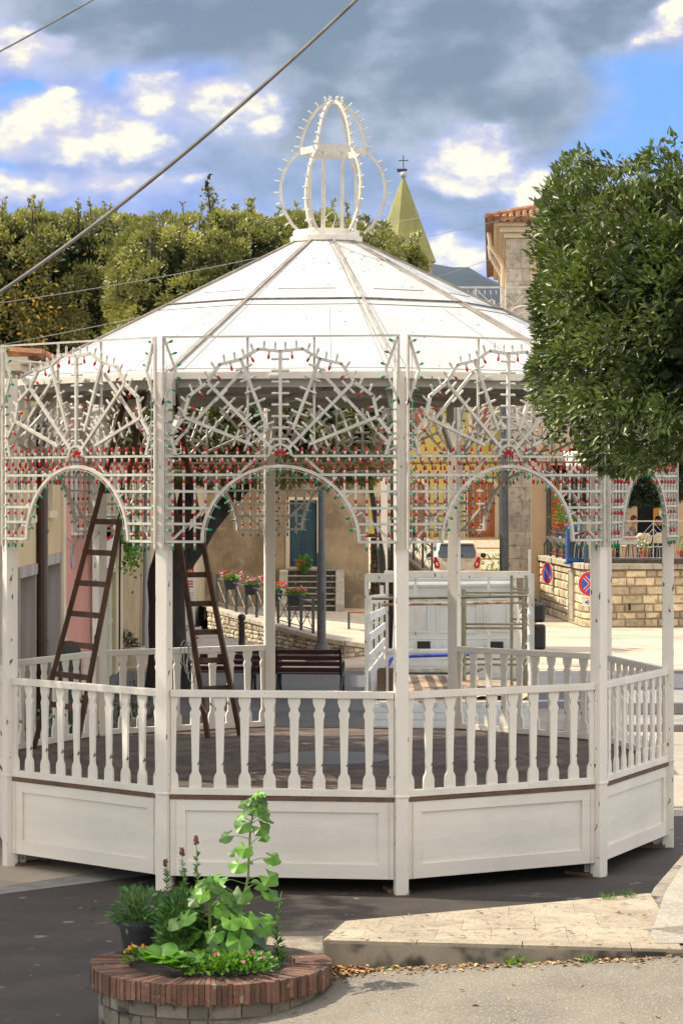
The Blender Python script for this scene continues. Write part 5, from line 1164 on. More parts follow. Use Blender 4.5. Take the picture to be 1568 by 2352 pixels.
mb = MB(); mb.prism([(XY(835), ZY(800)), (XY(1180), ZY(800)), (XY(1000), ZY(800) + 1.2)], (0, YD - .4, 0), (1, 0, 0), (0, 0, 1), (0, 9, 0)); mb.build('roof', TILE, yh)
for o in ops[:2]:
    mb = MB(); xm = (o[0] + o[1]) / 2; hw = (o[1] - o[0]) / 2; rr = .30
    mb.box2((o[0], YD + .15, o[2]), (o[1], YD + .2, o[3])); dr = mb.build('door', ORANGE, yh); mb = MB()
    for s in (-1, 1):
        for z0, z1 in ((o[2] + .15, o[2] + .6), (o[2] + .75, o[3] - .5)): a, b = sorted((xm + s * .08, xm + s * (hw - .12))); mb.box2((a, YD + .12, z0), (b, YD + .149, z1))
    mb.build('panels', ORANGE, dr); mb = MB(); mb.ball((xm, YD + .1, o[2] + 1.15), .05, 8); mb.build('handle', M('brass_knob', (.8, .55, .1), rough=.3, metal=1), dr)
    mb = MB()
    for s in (-1, 1): a, b = sorted((xm + s * hw, xm + s * (hw + .16))); mb.box2((a, YD - .05, o[2]), (b, YD + .1, o[3] - .25))
    arc = [(xm + (hw + .16) * math.cos(a), o[3] - .25 + .55 * math.sin(a)) for a in np.linspace(0, PI, 13)] + [(xm + hw * math.cos(a), o[3] - .25 + .36 * math.sin(a)) for a in np.linspace(PI, 0, 13)]
    mb.prism(arc, (0, YD - .05, 0), (1, 0, 0), (0, 0, 1), (0, .15, 0)); mb.build('door_surround', CREAMT, yh)
for o in ops[2:]:
    mb = MB(); xm = (o[0] + o[1]) / 2
    for s in (-1, 1):
        a, b = sorted((xm + s * .015, xm + s * (o[1] - o[0]) / 2)); mb.box2((a, YD + .02, o[2]), (b, YD + .06, o[3])); z = o[2] + .06
        while z < o[3] - .06: mb.box2((a + .04, YD + .004, z), (b - .04, YD + .019, z + .05)); z += .09
    wn = mb.build('window_shutters', SHUT, yh); mb = MB()
    for s in (-1, 1): a, b = sorted((xm + s * (o[1] - o[0]) / 2, xm + s * ((o[1] - o[0]) / 2 + .15))); mb.box2((a, YD - .04, o[2] - .15), (b, YD + .1, o[3] + .15))
    mb.box2((o[0], YD - .05, o[2] - .15), (o[1], YD + .1, o[2])); mb.box2((o[0], YD - .04, o[3]), (o[1], YD + .1, o[3] + .15)); mb.build('frame', CREAMT, wn)
# palazzo: built square, then turned a little about its front left corner
PX, PD = X(1164, 80), 80.0; pa = thing('palazzo', 'tall peach palazzo with grey stone quoins and a tiled eave, behind the clipped tree', 'building', (PX, PD, 0), rz=R_(-3.4))
mb = MB(); W_, D_, H_ = 11.0, 20.0, 12.1
gx0, gx1 = 1.35, 2.35
mb.box2((0, 0, 0), (gx0, .4, H_)); mb.box2((gx1, 0, 0), (W_, .4, H_)); mb.box2((gx0, 0, 4.6), (gx1, .4, H_)); mb.box2((gx0, 0, 0), (gx1, .4, 1.8)); mb.box2((0, .4, 0), (.4, D_, H_)); mb.box2((W_ - .4, .4, 0), (W_, D_, H_)); mb.build('wall', STUC_R, pa, local=True)
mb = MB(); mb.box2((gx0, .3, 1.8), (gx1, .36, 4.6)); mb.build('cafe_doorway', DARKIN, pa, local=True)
mb = MB(); mb.box2((gx0 - .12, -.04, 1.8), (gx0, .05, 4.7)); mb.build('dark_pilaster', METALD, pa, local=True)
mb = MB(); mb.box2((gx0 + .02, -.02, 1.8), (gx0 + .45, .25, 4.3)); mb.build('orange_brick_jamb', M('orange_brick', (.55, .22, .05), (.45, .17, .04), rough=.8, scale=3, brick=(.28, .11, (.5, .45, .4), .012), brot=(R_(90), 0, 0)), pa, local=True)
mb = MB(); random.seed(3); z = 0.0
while z < H_ - .35:
    h = random.uniform(.36, .5); k = .5 + random.uniform(-.08, .08); mb.box2((-.035, -.035, z + .006), (k, .02, z + h - .006), tint=random.random()); mb.box2((k + .012, -.03, z + .006), (.73, .02, z + h - .006), tint=random.random())
    mb.box2((-.035, .021, z + .006), (-.001, .28 + .2 * (random.random() > .5), z + h - .006), tint=random.random()); z += h
mb.build('quoins', QUOIN, pa, local=True)
mb = MB(); mb.box2((.735, -.02, 0), (.78, .01, H_ - .4)); mb.build('pilaster_edge', CREAMT, pa, local=True)
mb = MB()
for i, (o, z0, z1) in enumerate(((.10, H_ - .35, H_ - .18), (.24, H_ - .18, H_), (.42, H_, H_ + .14))):
    mb.box2((-o, -o, z0), (W_ + o, .0 - .001, z1)); mb.box2((-o, -.001, z0), (-.001, D_ + o, z1))
mb.build('cornice', CREAMT, pa, local=True, bevel=.02)
mb = MB(); ov = .62; mb.tube([(-ov, -ov, H_ + .18), (-ov, D_ + ov, H_ + .18)], .075, 8); mb.tube([(-ov, -ov, H_ + .18), (W_, -ov, H_ + .18)], .05, 8); mb.build('gutter', GUTTER, pa, local=True)
mb = MB(); E = .06; mb.add([(-ov, -ov, H_ + .15), (W_ + ov, -ov, H_ + .15), (W_ / 2, 6, H_ + 2.0), (W_ / 2, D_ - 6, H_ + 2.0), (-ov, D_ + ov, H_ + .15), (W_ + ov, D_ + ov, H_ + .15)], [(0, 1, 2), (0, 2, 3, 4), (1, 5, 3, 2), (4, 3, 5), (0, 4, 5, 1)])
for i in range(54):
    x = -ov + .1 + i * .215
    for j in range(4):
        y = -ov - .06 + j * .38; zz = H_ + .20 + (j * .38) * .27
        if x > -ov + j * .42 and x < W_ + ov - j * .42: mb.tube([(x, y, zz), (x, y + .44, zz + .11)], [.105, .085], 8, tint=random.random())
for j in range(16):      # hip tiles
    t = j / 16; a = V((-ov, -ov, H_ + .26)).lerp(V((W_ / 2, 6, H_ + 2.1)), t); b = V((-ov, -ov, H_ + .26)).lerp(V((W_ / 2, 6, H_ + 2.1)), t + .075); mb.tube([a, b], [.13, .11], 8, tint=random.random())
mb.build('roof', TILE, pa, local=True)
mb = MB(); mb.tube([(-ov + .05, 2.6, H_ + .12), (-ov + .1, 2.6, H_ - .35), (-.25, 2.6, H_ - .75), (-.12, 2.6, H_ - 1.0), (-.1, 2.6, 0)], .075, 8); mb.tube([(-ov + .05, 7.0, H_ + .12), (-ov + .1, 7.0, H_ - .3), (-.25, 7.0, H_ - .75), (-.12, 7.0, H_ - 1.0), (-.1, 7.0, 0)], .075, 8); mb.build('downpipe', CREAMT, pa, local=True, smooth=True)
# cross far behind, on the palazzo side
cz = P(1331, 392, 96); cx_ = thing('iron_cross', 'thin iron cross rising above the clipped tree', 'cross', V((cz.x, 96, H_ + 1.9)))
mb = MB(); mb.tube([V((cz.x, 96, H_ + 1.7)), V((cz.x, 96, Z(345, 96)))], .03, 5); mb.tube([P(1320, 356, 96), P(1342, 354, 96)], .03, 5); mb.build('bars', METALL, cx_)
# steeple
sd = 130.0; sx = X(926, sd); st = thing('church_steeple', 'pointed green yellow steeple with a ball, weathervane and cross on top', 'steeple', (sx, sd, 0))
mb = MB(); hw = 67 / F * sd; mb.lathe([(hw, 0), (hw, Z(607, sd))], 8, (sx, sd, 0), ph=R_(22.5 + 8)); mb.lathe([(hw + .08, Z(612, sd)), (hw + .1, Z(600, sd))], 8, (sx, sd, 0), ph=R_(22.5 + 8)); mb.build('tower', TOWER, st)
mb = MB(); mb.lathe([(hw + .22, Z(603, sd)), (.05, Z(405, sd))], 8, (sx, sd, 0), ph=R_(22.5 + 8)); mb.build('spire', SPIREL, st)
mb = MB(); mb.ball((sx, sd, Z(401, sd)), .17, 14); mb.build('ball', METALL, st, smooth=True)
mb = MB(); mb.prism([(-.34, -.10), (-.30, 0), (-.36, .09), (.10, .09), (.10, .13), (.22, .02), (.10, -.06), (.10, -.02)], (sx, sd - .02, Z(391, sd)), (1, 0, 0), (0, 0, 1), (0, .04, 0)); mb.build('weathervane', IRON, st)
mb = MB(); mb.tube([(sx, sd, Z(401, sd)), (sx, sd, Z(357, sd))], .025, 6); mb.tube([(sx - .22, sd, Z(368, sd)), (sx + .22, sd, Z(368, sd))], .025, 6)
for a, b in ((-.22, 368), (.22, 368), (0, 357)): mb.ball((sx + a, sd, Z(b, sd)), .04, 6)
mb.build('cross', METALD, st)
# hills
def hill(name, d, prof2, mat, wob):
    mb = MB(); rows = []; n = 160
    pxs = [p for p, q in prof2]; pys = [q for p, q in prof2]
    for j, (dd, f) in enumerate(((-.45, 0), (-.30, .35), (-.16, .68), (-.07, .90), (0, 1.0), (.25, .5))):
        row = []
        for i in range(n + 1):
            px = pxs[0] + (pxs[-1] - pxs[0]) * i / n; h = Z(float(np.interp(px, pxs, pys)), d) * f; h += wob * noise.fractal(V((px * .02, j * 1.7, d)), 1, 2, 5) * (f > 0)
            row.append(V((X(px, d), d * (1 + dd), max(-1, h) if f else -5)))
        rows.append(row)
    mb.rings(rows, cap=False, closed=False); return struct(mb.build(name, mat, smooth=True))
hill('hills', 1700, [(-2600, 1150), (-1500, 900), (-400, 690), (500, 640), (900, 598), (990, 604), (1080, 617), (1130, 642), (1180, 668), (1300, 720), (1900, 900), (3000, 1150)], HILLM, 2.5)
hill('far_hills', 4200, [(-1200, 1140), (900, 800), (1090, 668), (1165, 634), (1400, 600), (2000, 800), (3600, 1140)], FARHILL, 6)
# ------------------------------------------------------------------ stone terrace of the cafe
TA, TB, TC = V((X(1222, 82), 82, 0)), V((X(1342, 70.6), 70.6, 0)), V((13.5, 72.0, 0))
cor = [];
dA = (TA - TB).normalized(); dC = (TC - TB).normalized(); r = .55
p0, p2_ = TB + dA * r, TB + dC * r
for i in range(6): t = i / 5; cor.append(p0 * (1 - t) ** 2 + TB * 2 * t * (1 - t) + p2_ * t * t)
pathT = [(TA.x, TA.y)] + [(p.x, p.y) for p in cor] + [(TC.x, TC.y)]; lT = [0]
for a, b in zip(pathT[:-1], pathT[1:]): lT.append(lT[-1] + math.hypot(b[0] - a[0], b[1] - a[1]))
def ztT(s): return min(1.62, .55 + 1.07 * s / 2.2)
tw = thing('terrace_wall', 'high terrace wall of pale squared stone with a rounded corner', 'wall', TB)
mb = MB(); wallback(mb, pathT, lambda s: ztT(s) - .02 if s > .1 else .5, lambda s: -.3, .4); mb.build('core', MORTAR, tw)
mb = MB(); masonry(mb, pathT, lambda s: ztT(s) - .02, lambda s: 0, .235, .42, .035, 9, gap=.03, bev=.028); mb.build('stone_blocks', STONE, tw)
mb = MB(); random.seed(5); samp = [0, 1.1, 2.2] + [2.2 + (lT[1] - 2.2) * i / 5 for i in range(1, 6)] + lT[2:7] + [lT[6] + (lT[7] - lT[6]) * i / 9 for i in range(1, 10)]
def atT(s):
    for i in range(len(pathT) - 1):
        if s <= lT[i + 1] + 1e-6 or i == len(pathT) - 2:
            t = (s - lT[i]) / (lT[i + 1] - lT[i]); a, b = V((pathT[i][0], pathT[i][1], 0)), V((pathT[i + 1][0], pathT[i + 1][1], 0)); d = (b - a).normalized(); return a.lerp(b, t), V((d.y, -d.x, 0))
for a, b in zip(samp[:-1], samp[1:]):
    (p, n1), (q, n2_) = atT(a + .004), atT(b - .004); z0, z1 = ztT(a), ztT(b); vs = [p + n1 * .10 + V((0, 0, z0)), q + n2_ * .10 + V((0, 0, z1)), q - n2_ * .4 + V((0, 0, z1)), p - n1 * .4 + V((0, 0, z0))]
    mb.add(vs + [v + V((0, 0, .16)) for v in vs], [(3, 2, 1, 0), (4, 5, 6, 7), (0, 1, 5, 4), (1, 2, 6, 5), (2, 3, 7, 6), (3, 0, 4, 7)], random.random())
mb.build('cap_stones', CAP, tw, bevel=.015)
mb = MB(); mb.box2((X(1352, 70.9), 70.95, 1.785), (13.4, 71.6, 1.90)); mb.build('upper_kerb', DARKST, tw)
mb = MB()
for px in (1445, 1532): mb.box((X(px, 70.7), 70.66 + .02 * (px > 1500), .58), (.05, .12, .18))
mb.build('weep_hole', DARKIN, tw)
mb = MB(); mb.add([(5.9, 82, 1.70), (TB.x + .3, 71.2, 1.72), (13.4, 72.1, 1.72), (13.4, 80, 1.70)], [(0, 1, 2, 3)]); struct(mb.build('cafe_terrace', M('terrace_floor', (.42, .30, .19), (.36, .26, .17), rough=.85, scale=1)))
# small grey door in the wall
dmid = (TA - TB).normalized(); c = TB + dmid * 2.2; nW = V((dmid.y, -dmid.x, 0)); nW = nW if nW.y < 0 else -nW
md = thing('meter_cupboard', 'tall grey metal meter door set in the stone terrace wall', 'cupboard', c)
mb = MB(); mb.prism([(-.42, .62), (.42, .62), (.42, 1.52), (-.42, 1.52)], c + nW * .0, dmid, (0, 0, 1), nW * .075); mb.build('upper_door', BOXG, md); mb = MB(); mb.prism([(-.40, .12), (.40, .12), (.40, .58), (-.40, .58)], c, dmid, (0, 0, 1), nW * .07); mb.build('lower_door', BOXG, md)
mb = MB()
for a, b, z0, z1 in ((-.47, -.42, .08, 1.57), (.42, .47, .08, 1.57), (-.42, .42, 1.52, 1.57), (-.42, .42, .58, .62)): mb.prism([(a, z0), (b, z0), (b, z1), (a, z1)], c, dmid, (0, 0, 1), nW * .09)
mb.build('frame', CAP, md)
def nopark(label, c, ax, r, cross, arrow=False, pole=False):
    t = thing('no_parking_sign', label, 'traffic sign', c); n = V(ax).normalized(); u = V((n.y, -n.x, 0)).normalized() * -1; u = u if u.x > 0 else -u
    mb = MB(); disc(mb, c, r, .012, ax=n); mb.build('plate', SIGNW, t); mb = MB(); mb.lathe([(r * .74, .013), (r * .96, .013), (r * .96, .018), (r * .74, .018), (r * .74, .013)], 36, c, ax=n); 
    w_ = .085
    for sgn in ((1, -1) if cross else (1,)):
        a = V((0, 0, 0)) + (u * -.53 + V((0, 0, .53 * sgn))) * r * 1.04; mb.bar(c + n * .0225 + a, c + n * .0225 - a, r * .17, .006, up=n)
    mb.build('red_ring', SIGNR, t); mb = MB(); disc(mb, c + n * .013, r * .73, .004, ax=n); mb.build('blue_field', SIGNB, t)
    mb = MB()
    for sgn in ((1, -1) if cross else (1,)): a = (u * -.515 + V((0, 0, .515 * sgn))) * r; mb.bar(c + n * .0185 + a, c + n * .0185 - a, r * .27, .002, up=n)
    mb.build('white_edge', SIGNW, t)
    if arrow:
        b = c + V((0, 0, -r - .15)); mb = MB(); mb.bar(b - u * .24, b + u * .24, .012, .20, up=(0, 0, 1)); mb.build('arrow_plate', SIGNW, t); mb = MB(); o = n * .008
        mb.bar(b + o + u * -.15, b + o + u * .15, .006, .022); mb.bar(b + o + u * -.16, b + o + u * -.06 + V((0, 0, .065)), .006, .022); mb.bar(b + o + u * -.16, b + o + u * -.06 - V((0, 0, .065)), .006, .022); mb.build('arrow', IRON, t)
    if pole: mb = MB(); mb.tube([V((c.x, c.y + .04, c.z + r * .8)), V((c.x, c.y + .04, 0))], .028, 8); mb.build('pole', PIPEG, t)
    else: mb = MB(); mb.tube([c, c - n * .18], .03, 8); mb.build('bracket', PIPEG, t)
    return t
s1 = TB + dmid * 6.2; nopark('round no parking sign with one red bar, seen at an angle on the terrace wall', V((s1.x, s1.y, 1.32)) + nW * .2, nW * .9 + V((.25, -.25, 0)), .33, False)
nopark('round no stopping sign with a red cross and a small arrow plate below', V((X(1357, 69.8), 69.8, 1.26)), (0, -1, 0), .36, True, True, True)
# railing of the terrace, left part dark, right part pale with arches
f3 = thing('terrace_railing', 'dark grey railing with hanging pot holders on the left of the cafe terrace', 'railing', TB + V((0, 0, 1.8)))
ra, rb = TB + dmid * 7.8 + V((.1, 0, 1.78)), TB + dmid * .6 + V((.12, .1, 1.78)); psT = rail_fence(f3, V((ra.x, ra.y, 1.78)), V((rb.x, rb.y, 1.78)), 6, .86, METALD)
mb = MB(); mb.bar(V((ra.x, ra.y, 2.5)), V((X(1222, 83), 83, 1.35)), .05, .04); mb.bar(V((X(1222, 83), 83, .3)), V((X(1222, 83), 83, 1.4)), .07, .07)
for i in range(1, 6): t = i / 6; p = V((ra.x, ra.y, 1.7)).lerp(V((X(1222, 83), 83, .55)), t); mb.bar(p, p + V((0, 0, .8)), .025, .025)
mb.build('sloping_handrail', METALD, f3)
for i in range(4):
    p = psT[i].lerp(psT[i + 1], .5) + V((.0, -.02, 0)); mb = MB(); mb.add([p + V((-.24, -.1, .62)), p + V((.24, -.1, .62)), p + V((.24, .1, .62)), p + V((-.24, .1, .62)), p + V((0, 0, .36))], [(0, 1, 4), (1, 2, 4), (2, 3, 4), (3, 0, 4), (0, 3, 2, 1)]); mb.build('pot_holder', METALL, f3)
f4 = thing('arched_railing', 'pale grey wrought railing with interlaced pointed arches along the cafe terrace', 'railing', (X(1450, 71.3), 71.3, 1.9))
xA, xB = X(1352, 71.3), 12.5; yq = 71.25; zq = 1.90; hq = 1.06; pw = .90
mb = MB(); mb.tube([(xA, yq, zq + .03), (xB, yq, zq + .03)], .014, 5); mb.tube([(xA, yq, zq + hq), (xB, yq, zq + hq)], .018, 5); mb.build('rail', METALL, f4)
x = xA
while x < xB:
    mb = MB(); mb.tube([(x, yq, zq), (x, yq, zq + hq)], .016, 5); mb.build('upright', METALL, f4); mb = MB()
    for k in range(3):
        for s in (1, -1):
            w_ = (.42 - .12 * k); mb.tube([(x + s * w_, yq, zq + .03), (x + s * w_ * .93, yq, zq + .35 * (hq - .15 * k)), (x + s * w_ * .65, yq, zq + .68 * (hq - .15 * k)), (x, yq, zq + (hq - .03 - .17 * k))], .010, 4)
    mb.build('pointed_arch', METALL, f4); x += pw
def tpot(label, p, fm, grp, sc_=1.0, n=110, spread=.11, up=.22):
    t = thing('terracotta_pot', label, 'flower pot', p, group=grp); mb = MB(); mb.lathe([(.10 * sc_, 0), (.145 * sc_, .20 * sc_), (.165 * sc_, .20 * sc_), (.165 * sc_, .25 * sc_), (0, .23 * sc_)], 14, p); mb.build('pot', TERRA, t)
    b = np.array(p + V((0, 0, .25 * sc_ + up * .6))); leaves('leaves', b + frnd(n) * np.array([spread, spread, up * .55]), frnd(n), frnd(n) + np.array([0, 0, .7]), .09, .035, LEAFG, t)
    if fm:
        mb = MB()
        for k in range(5): mb.ball(p + V((random.uniform(-.2, .2), -.12 + random.uniform(-.1, .1), .34 * sc_ + random.uniform(0, .3))), random.uniform(.022, .04), 6)
        mb.build('blossoms', fm, t)
G_ = 'terracotta pots around the cafe terrace'
for px, lab in ((1400, 'terracotta pot with white flowers, left end behind the arched railing'), (1479, 'terracotta pot with white flowers in the middle behind the arched railing'), (1566, 'terracotta pot with white flowers at the right picture edge')): tpot(lab, V((X(px, 71.55), 71.55, 1.725 + .18)), WHF, G_)
for i in range(3): p = psT[i].lerp(psT[i + 1], .5) + V((.16, .22, .0)); tpot('terracotta pot with white flowers behind the %s gap of the dark railing' % ('first', 'second', 'third')[i], p, WHF, G_, 1.0)
for i, (px, py, d, fm, lab) in enumerate(((1226, 1277, 81, REDF, 'terracotta pot of red flowers at the foot of the stone quoins'), (1290, 1222, 78, None, 'terracotta pot with a leafy plant standing higher, left of its twin'), (1310, 1226, 77, None, 'terracotta pot with a leafy plant standing higher, right of its twin'))):
    p = P(px, py, d); tpot(lab, p, fm, G_, 1.25 if i else 1.15, 150, .13, .28)
    mb = MB(); mb.box2((p.x - .2, p.y - .2, 1.70 if i else .3), (p.x + .2, p.y + .2, p.z - .002)); s_ = mb.build('pot_plinth', CAP if i == 0 else METALD); tag(s_, 'square plinth under the %s' % ('red flowered terracotta pot', 'left leafy terracotta pot', 'right leafy terracotta pot')[i], 'plinth')
fz = thing('drinks_cooler', 'blue drinks cooler with a glass front on the terrace behind the dark railing', 'cooler', (X(1325, 72.4), 72.4, 1.72)); c = V((X(1326, 72.4), 72.4, 1.72))
mb = MB(); mb.box2(c + V((-.32, -.25, .06)), c + V((.32, .3, 1.12))); mb.build('cabinet', GLASSB, fz, bevel=.03); mb = MB(); mb.box2(c + V((-.26, -.275, .22)), c + V((.24, -.252, 1.0))); mb.build('glass_door', CARG, fz); mb = MB(); mb.box2(c + V((-.36, -.3, 0)), c + V((.36, .3, .058))); mb.build('base', GLASSB, fz)
# cafe: dark opening, chairs, tables, people, tree
cw = thing('cafe_building', 'cafe building with a pale wall and a wide dark opening behind the tables', 'building', (X(1480, 79), 79.2, 1.7))
mb = MB(); yq = 78.6; mb.box2((X(1400, yq), yq, 1.7), (X(1463, yq), yq + .3, 4.6)); mb.box2((X(1544, yq), yq, 1.7), (13, yq + .3, 4.6)); mb.box2((X(1463, yq), yq, 3.6), (X(1544, yq), yq + .3, 4.6)); mb.build('wall', STUC_R, cw)
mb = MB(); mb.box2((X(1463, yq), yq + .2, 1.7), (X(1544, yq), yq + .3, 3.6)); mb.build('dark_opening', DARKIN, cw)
mb = MB(); mb.prism([(0, 0), (.34, 0), (.30, .5), (.0, .55)], P(1500, 1166, yq - .05), (1, 0, 0), (0, 0, -1), (0, .03, 0)); mb.build('hanging_banner', M('yellow_banner', (.6, .3, .02), rough=.7), cw)
mb = MB(); mb.lathe([(.16, 0), (.16, .02), (0, .02)], 20, P(1524, 1178, yq - .06), ax=(0, -1, 0)); mb.build('round_plaque', POSTER, cw)
aw = thing('awning', 'cream fabric awning above the terrace beside the palazzo wall', 'awning', (X(1340, 78), 78, 4.4))
mb = MB(); mb.prism([(0, 0), (1.3, -.45), (1.3, -.75), (1.28, -.75), (1.28, -.47), (0, -.04)], (X(1306, 77), 79.3, Z(1035, 78)), (0, -1, 0), (0, 0, 1), (1.5, 0, 0)); mb.build('canopy', AWN, aw)
mb = MB(); mb.tube([(X(1306, 77) + .05, 79.3, Z(1090, 78)), (X(1306, 77) + .05, 78.0, Z(1082, 78))], .02, 5); mb.tube([(X(1306, 77) + 1.45, 79.3, Z(1090, 78)), (X(1306, 77) + 1.45, 78.0, Z(1082, 78))], .02, 5); mb.build('arm', METALL, aw)
def chair(label, c, rz_):
    t = thing('cafe_chair', label, 'chair', c, group='cream plastic cafe chairs', rz=rz_)
    mb = MB(); mb.lathe([(0, .44), (.22, .44), (.24, .455), (.22, .47), (0, .465)], 16); mb.build('seat', CREAMC, t, local=True)
    mb = MB(); rows = []
    for z, w_, k in ((.56, .20, .01), (.66, .24, .03), (.78, .23, .07), (.87, .14, .09)):
        rows.append([V((w_ * math.sin(a), .22 * math.cos(a) * .9 + k, z)) for a in np.linspace(-1.35, 1.35, 9)])
    mb.rings(rows, cap=False, closed=False); mb.rings([[v + V((0, .015, 0)) for v in r][::-1] for r in rows], cap=False, closed=False); mb.build('backrest', CREAMC, t, local=True)
    for sx_, sy_ in ((-1, -1), (1, -1), (1, 1), (-1, 1)): mb = MB(); mb.tube([(.16 * sx_, .16 * sy_, .45), (.21 * sx_, .22 * sy_, 0)], .018, 6); mb.build('leg', METALD, t, local=True)
    return t
zc = 1.72; ch0 = chair('cream plastic cafe chair left of the orange table, back turned to the viewer', V((X(1478, 73.6), 73.6, zc)), R_(172))
dupt(ch0, (X(1512, 74.4), 74.4, zc), R_(205), 'cream plastic cafe chair in front of the man at the orange table')
dupt(ch0, (X(1445, 75.2), 75.2, zc), R_(60), 'cream plastic cafe chair the woman sits on'); dupt(ch0, (X(1530, 76.3), 76.6, zc), R_(10), 'cream plastic cafe chair behind the orange table, under the man')
def table(label, c, top, cloth=None, r=.36):
    t = thing('cafe_table', label, 'table', c); mb = MB(); mb.lathe([(r, .72), (r, .75), (0, .75)], 24, c); mb.build('table_top', top, t); mb = MB(); mb.tube([c + V((0, 0, .72)), c + V((0, 0, .03))], .03, 8); mb.lathe([(.22, 0), (.22, .02), (.04, .05)], 16, c); mb.build('pedestal', METALD, t)
    if cloth: mb = MB(); mb.lathe([(r + .02, .55), (r + .015, .758), (0, .760)], 4, c, ph=PI / 4); o = mb.build('table_cloth', cloth); tag(o, 'pale grey cloth on the table beside the seated woman', 'tablecloth')
    return t
table('orange topped cafe table between the two seated people', V((X(1508, 75.5), 75.5, zc)), TABLET); table('cafe table under a pale grey cloth by the seated woman', V((X(1442, 73.4), 73.4, zc)), TABLET, CLOTH)
def person(label, J, f_, R2, head, cloth, hm):
    """seated figure grown from joints with a skin modifier"""
    t = thing('person', label, 'person', J['pelvis'])
    names = list(J); E_ = [('pelvis', 'waist'), ('waist', 'chest'), ('chest', 'neck')]
    for s in 'lr': E_ += [('chest', 'sh' + s), ('sh' + s, 'el' + s), ('el' + s, 'wr' + s), ('wr' + s, 'ha' + s)] + [('ha' + s, 'f%d%s' % (k, s)) for k in range(5)] + [('pelvis', 'hp' + s), ('hp' + s, 'kn' + s), ('kn' + s, 'an' + s), ('an' + s, 'to' + s)]
    for s in 'lr':
        h, w_ = J['ha' + s], J['wr' + s]; d = (h - w_).normalized(); sd_ = d.orthogonal().normalized()
        for k in range(5): J['f%d%s' % (k, s)] = h + d * (.07 - .01 * abs(k - 2)) + sd_ * (.018 * (k - 2))
    names = list(J); me = bpy.data.meshes.new('body'); o0 = J['pelvis']; me.from_pydata([tuple(J[n_] - o0) for n_ in names], [(names.index(a), names.index(b)) for a, b in E_], [])
    o = bpy.data.objects.new('body', me); COL.objects.link(o); o.parent = t; sk = o.modifiers.new('skin', 'SKIN'); ss = o.modifiers.new('sub', 'SUBSURF'); ss.levels = 1; ss.render_levels = 1
    for i, n_ in enumerate(names):
        r = R2.get(n_, R2.get(n_[:2], .05)); r = .010 if n_[0] == 'f' and n_[1].isdigit() else r; me.skin_vertices[0].data[i].radius = (r, r * .85 if n_ in ('chest', 'waist', 'pelvis') else r)
    me.skin_vertices[0].data[names.index('pelvis')].use_root = True; me.materials.append(cloth)
    hd = MB(); hd.ball(head, .098, 14, (.85, .98, 1.22)); hd.ball(head + f_ * .098 + V((0, 0, -.015)), .018, 6, (1, 1, 1.4)); hd.ball(head + f_ * .075 + V((0, 0, -.07)), .03, 8); hd.tube([J['neck'], head + V((0, 0, -.06))], .048, 8)
    s_ = f_.cross(V((0, 0, 1)))
    for k in (1, -1): hd.ball(head + s_ * k * .085 + V((0, 0, 0)), .02, 6, (.6, .6, 1.2))
    hd.build('head', SKIN, t, smooth=True); hr_ = MB(); hr_.ball(head - f_ * .022 + V((0, 0, .035)), .108, 12, (.95, 1.0, 1.08)); hr_.build('hair', hm, t, smooth=True)
    ey = MB()
    for k in (1, -1): ey.ball(head + f_ * .083 + s_ * k * .032 + V((0, 0, .012)), .010, 6)
    ey.build('eyes', IRON, t)
    return t
def seated(c, face, lean=0.0, armz=.02):
    f_ = V((math.cos(face), math.sin(face), 0)); s_ = V((-f_.y, f_.x, 0)); z = V((0, 0, 1)); J = {'pelvis': c + z * .50}
    J['waist'] = c + z * .70 + f_ * lean * .3; J['chest'] = c + z * .92 + f_ * lean * .75; J['neck'] = c + z * 1.06 + f_ * lean
    for k, s in ((1, 'l'), (-1, 'r')):
        J['sh' + s] = J['chest'] + s_ * .17 * k + z * .04; J['el' + s] = J['sh' + s] + f_ * .12 + s_ * .05 * k - z * .26; J['wr' + s] = J['el' + s] + f_ * .22 - s_ * .06 * k + z * armz; J['ha' + s] = J['wr' + s] + f_ * .07
        J['hp' + s] = J['pelvis'] + s_ * .10 * k; J['kn' + s] = J['hp' + s] + f_ * .42 + z * .02; J['an' + s] = J['kn' + s] + f_ * .02 - z * .44; J['to' + s] = J['an' + s] + f_ * .15 - z * .03
    return J, f_
R2 = {'pelvis': .14, 'waist': .135, 'chest': .15, 'neck': .055, 'sh': .062, 'el': .045, 'wr': .032, 'ha': .035, 'hp': .10, 'kn': .065, 'an': .045, 'to': .04}
J, f_ = seated(V((X(1446, 75.2), 75.2, zc)), R_(-20), .08); person('person with short brown hair in a checked top, seated facing right on the terrace', J, f_, R2, J['neck'] + V((0, 0, .16)) + f_ * .06, CHECK, HAIRB)
J, f_ = seated(V((X(1530, 76.3), 76.3, zc)), R_(215), .26, .06); person('dark haired person in dark clothes leaning forward over the orange cafe table', J, f_, R2, J['neck'] + V((0, 0, .13)) + f_ * .10, CLOTHD, HAIRD)
ct = thing('cafe_tree', 'round dark leaved tree shading the cafe tables', 'tree', (X(1420, 76.2), 76.2, zc)); mb = MB(); c = V((X(1415, 77), 77, zc)); trunk_mb(mb, [c, c + V((.05, 0, 1.2)), c + V((.2, 0, 2.4))], [.10, .09, .06], 8); mb.build('trunk', BARK, ct, smooth=True)
wide_crown(ct, (X(1470, 75.5), 75.5, Z(1085, 75.5)), (1.45, 1.0, .80), 26000, 380, 51, mat=LEAFD, cr=.2, L=(.10, .16))
bush('terrace_shrub', 'leafy green shrub above the terrace beside the palazzo doorway', 'shrub', V((X(1340, 76.5), 76.5, 3.1)), 1500, .45, 1.4, .15, .055, LEAFD, 6)

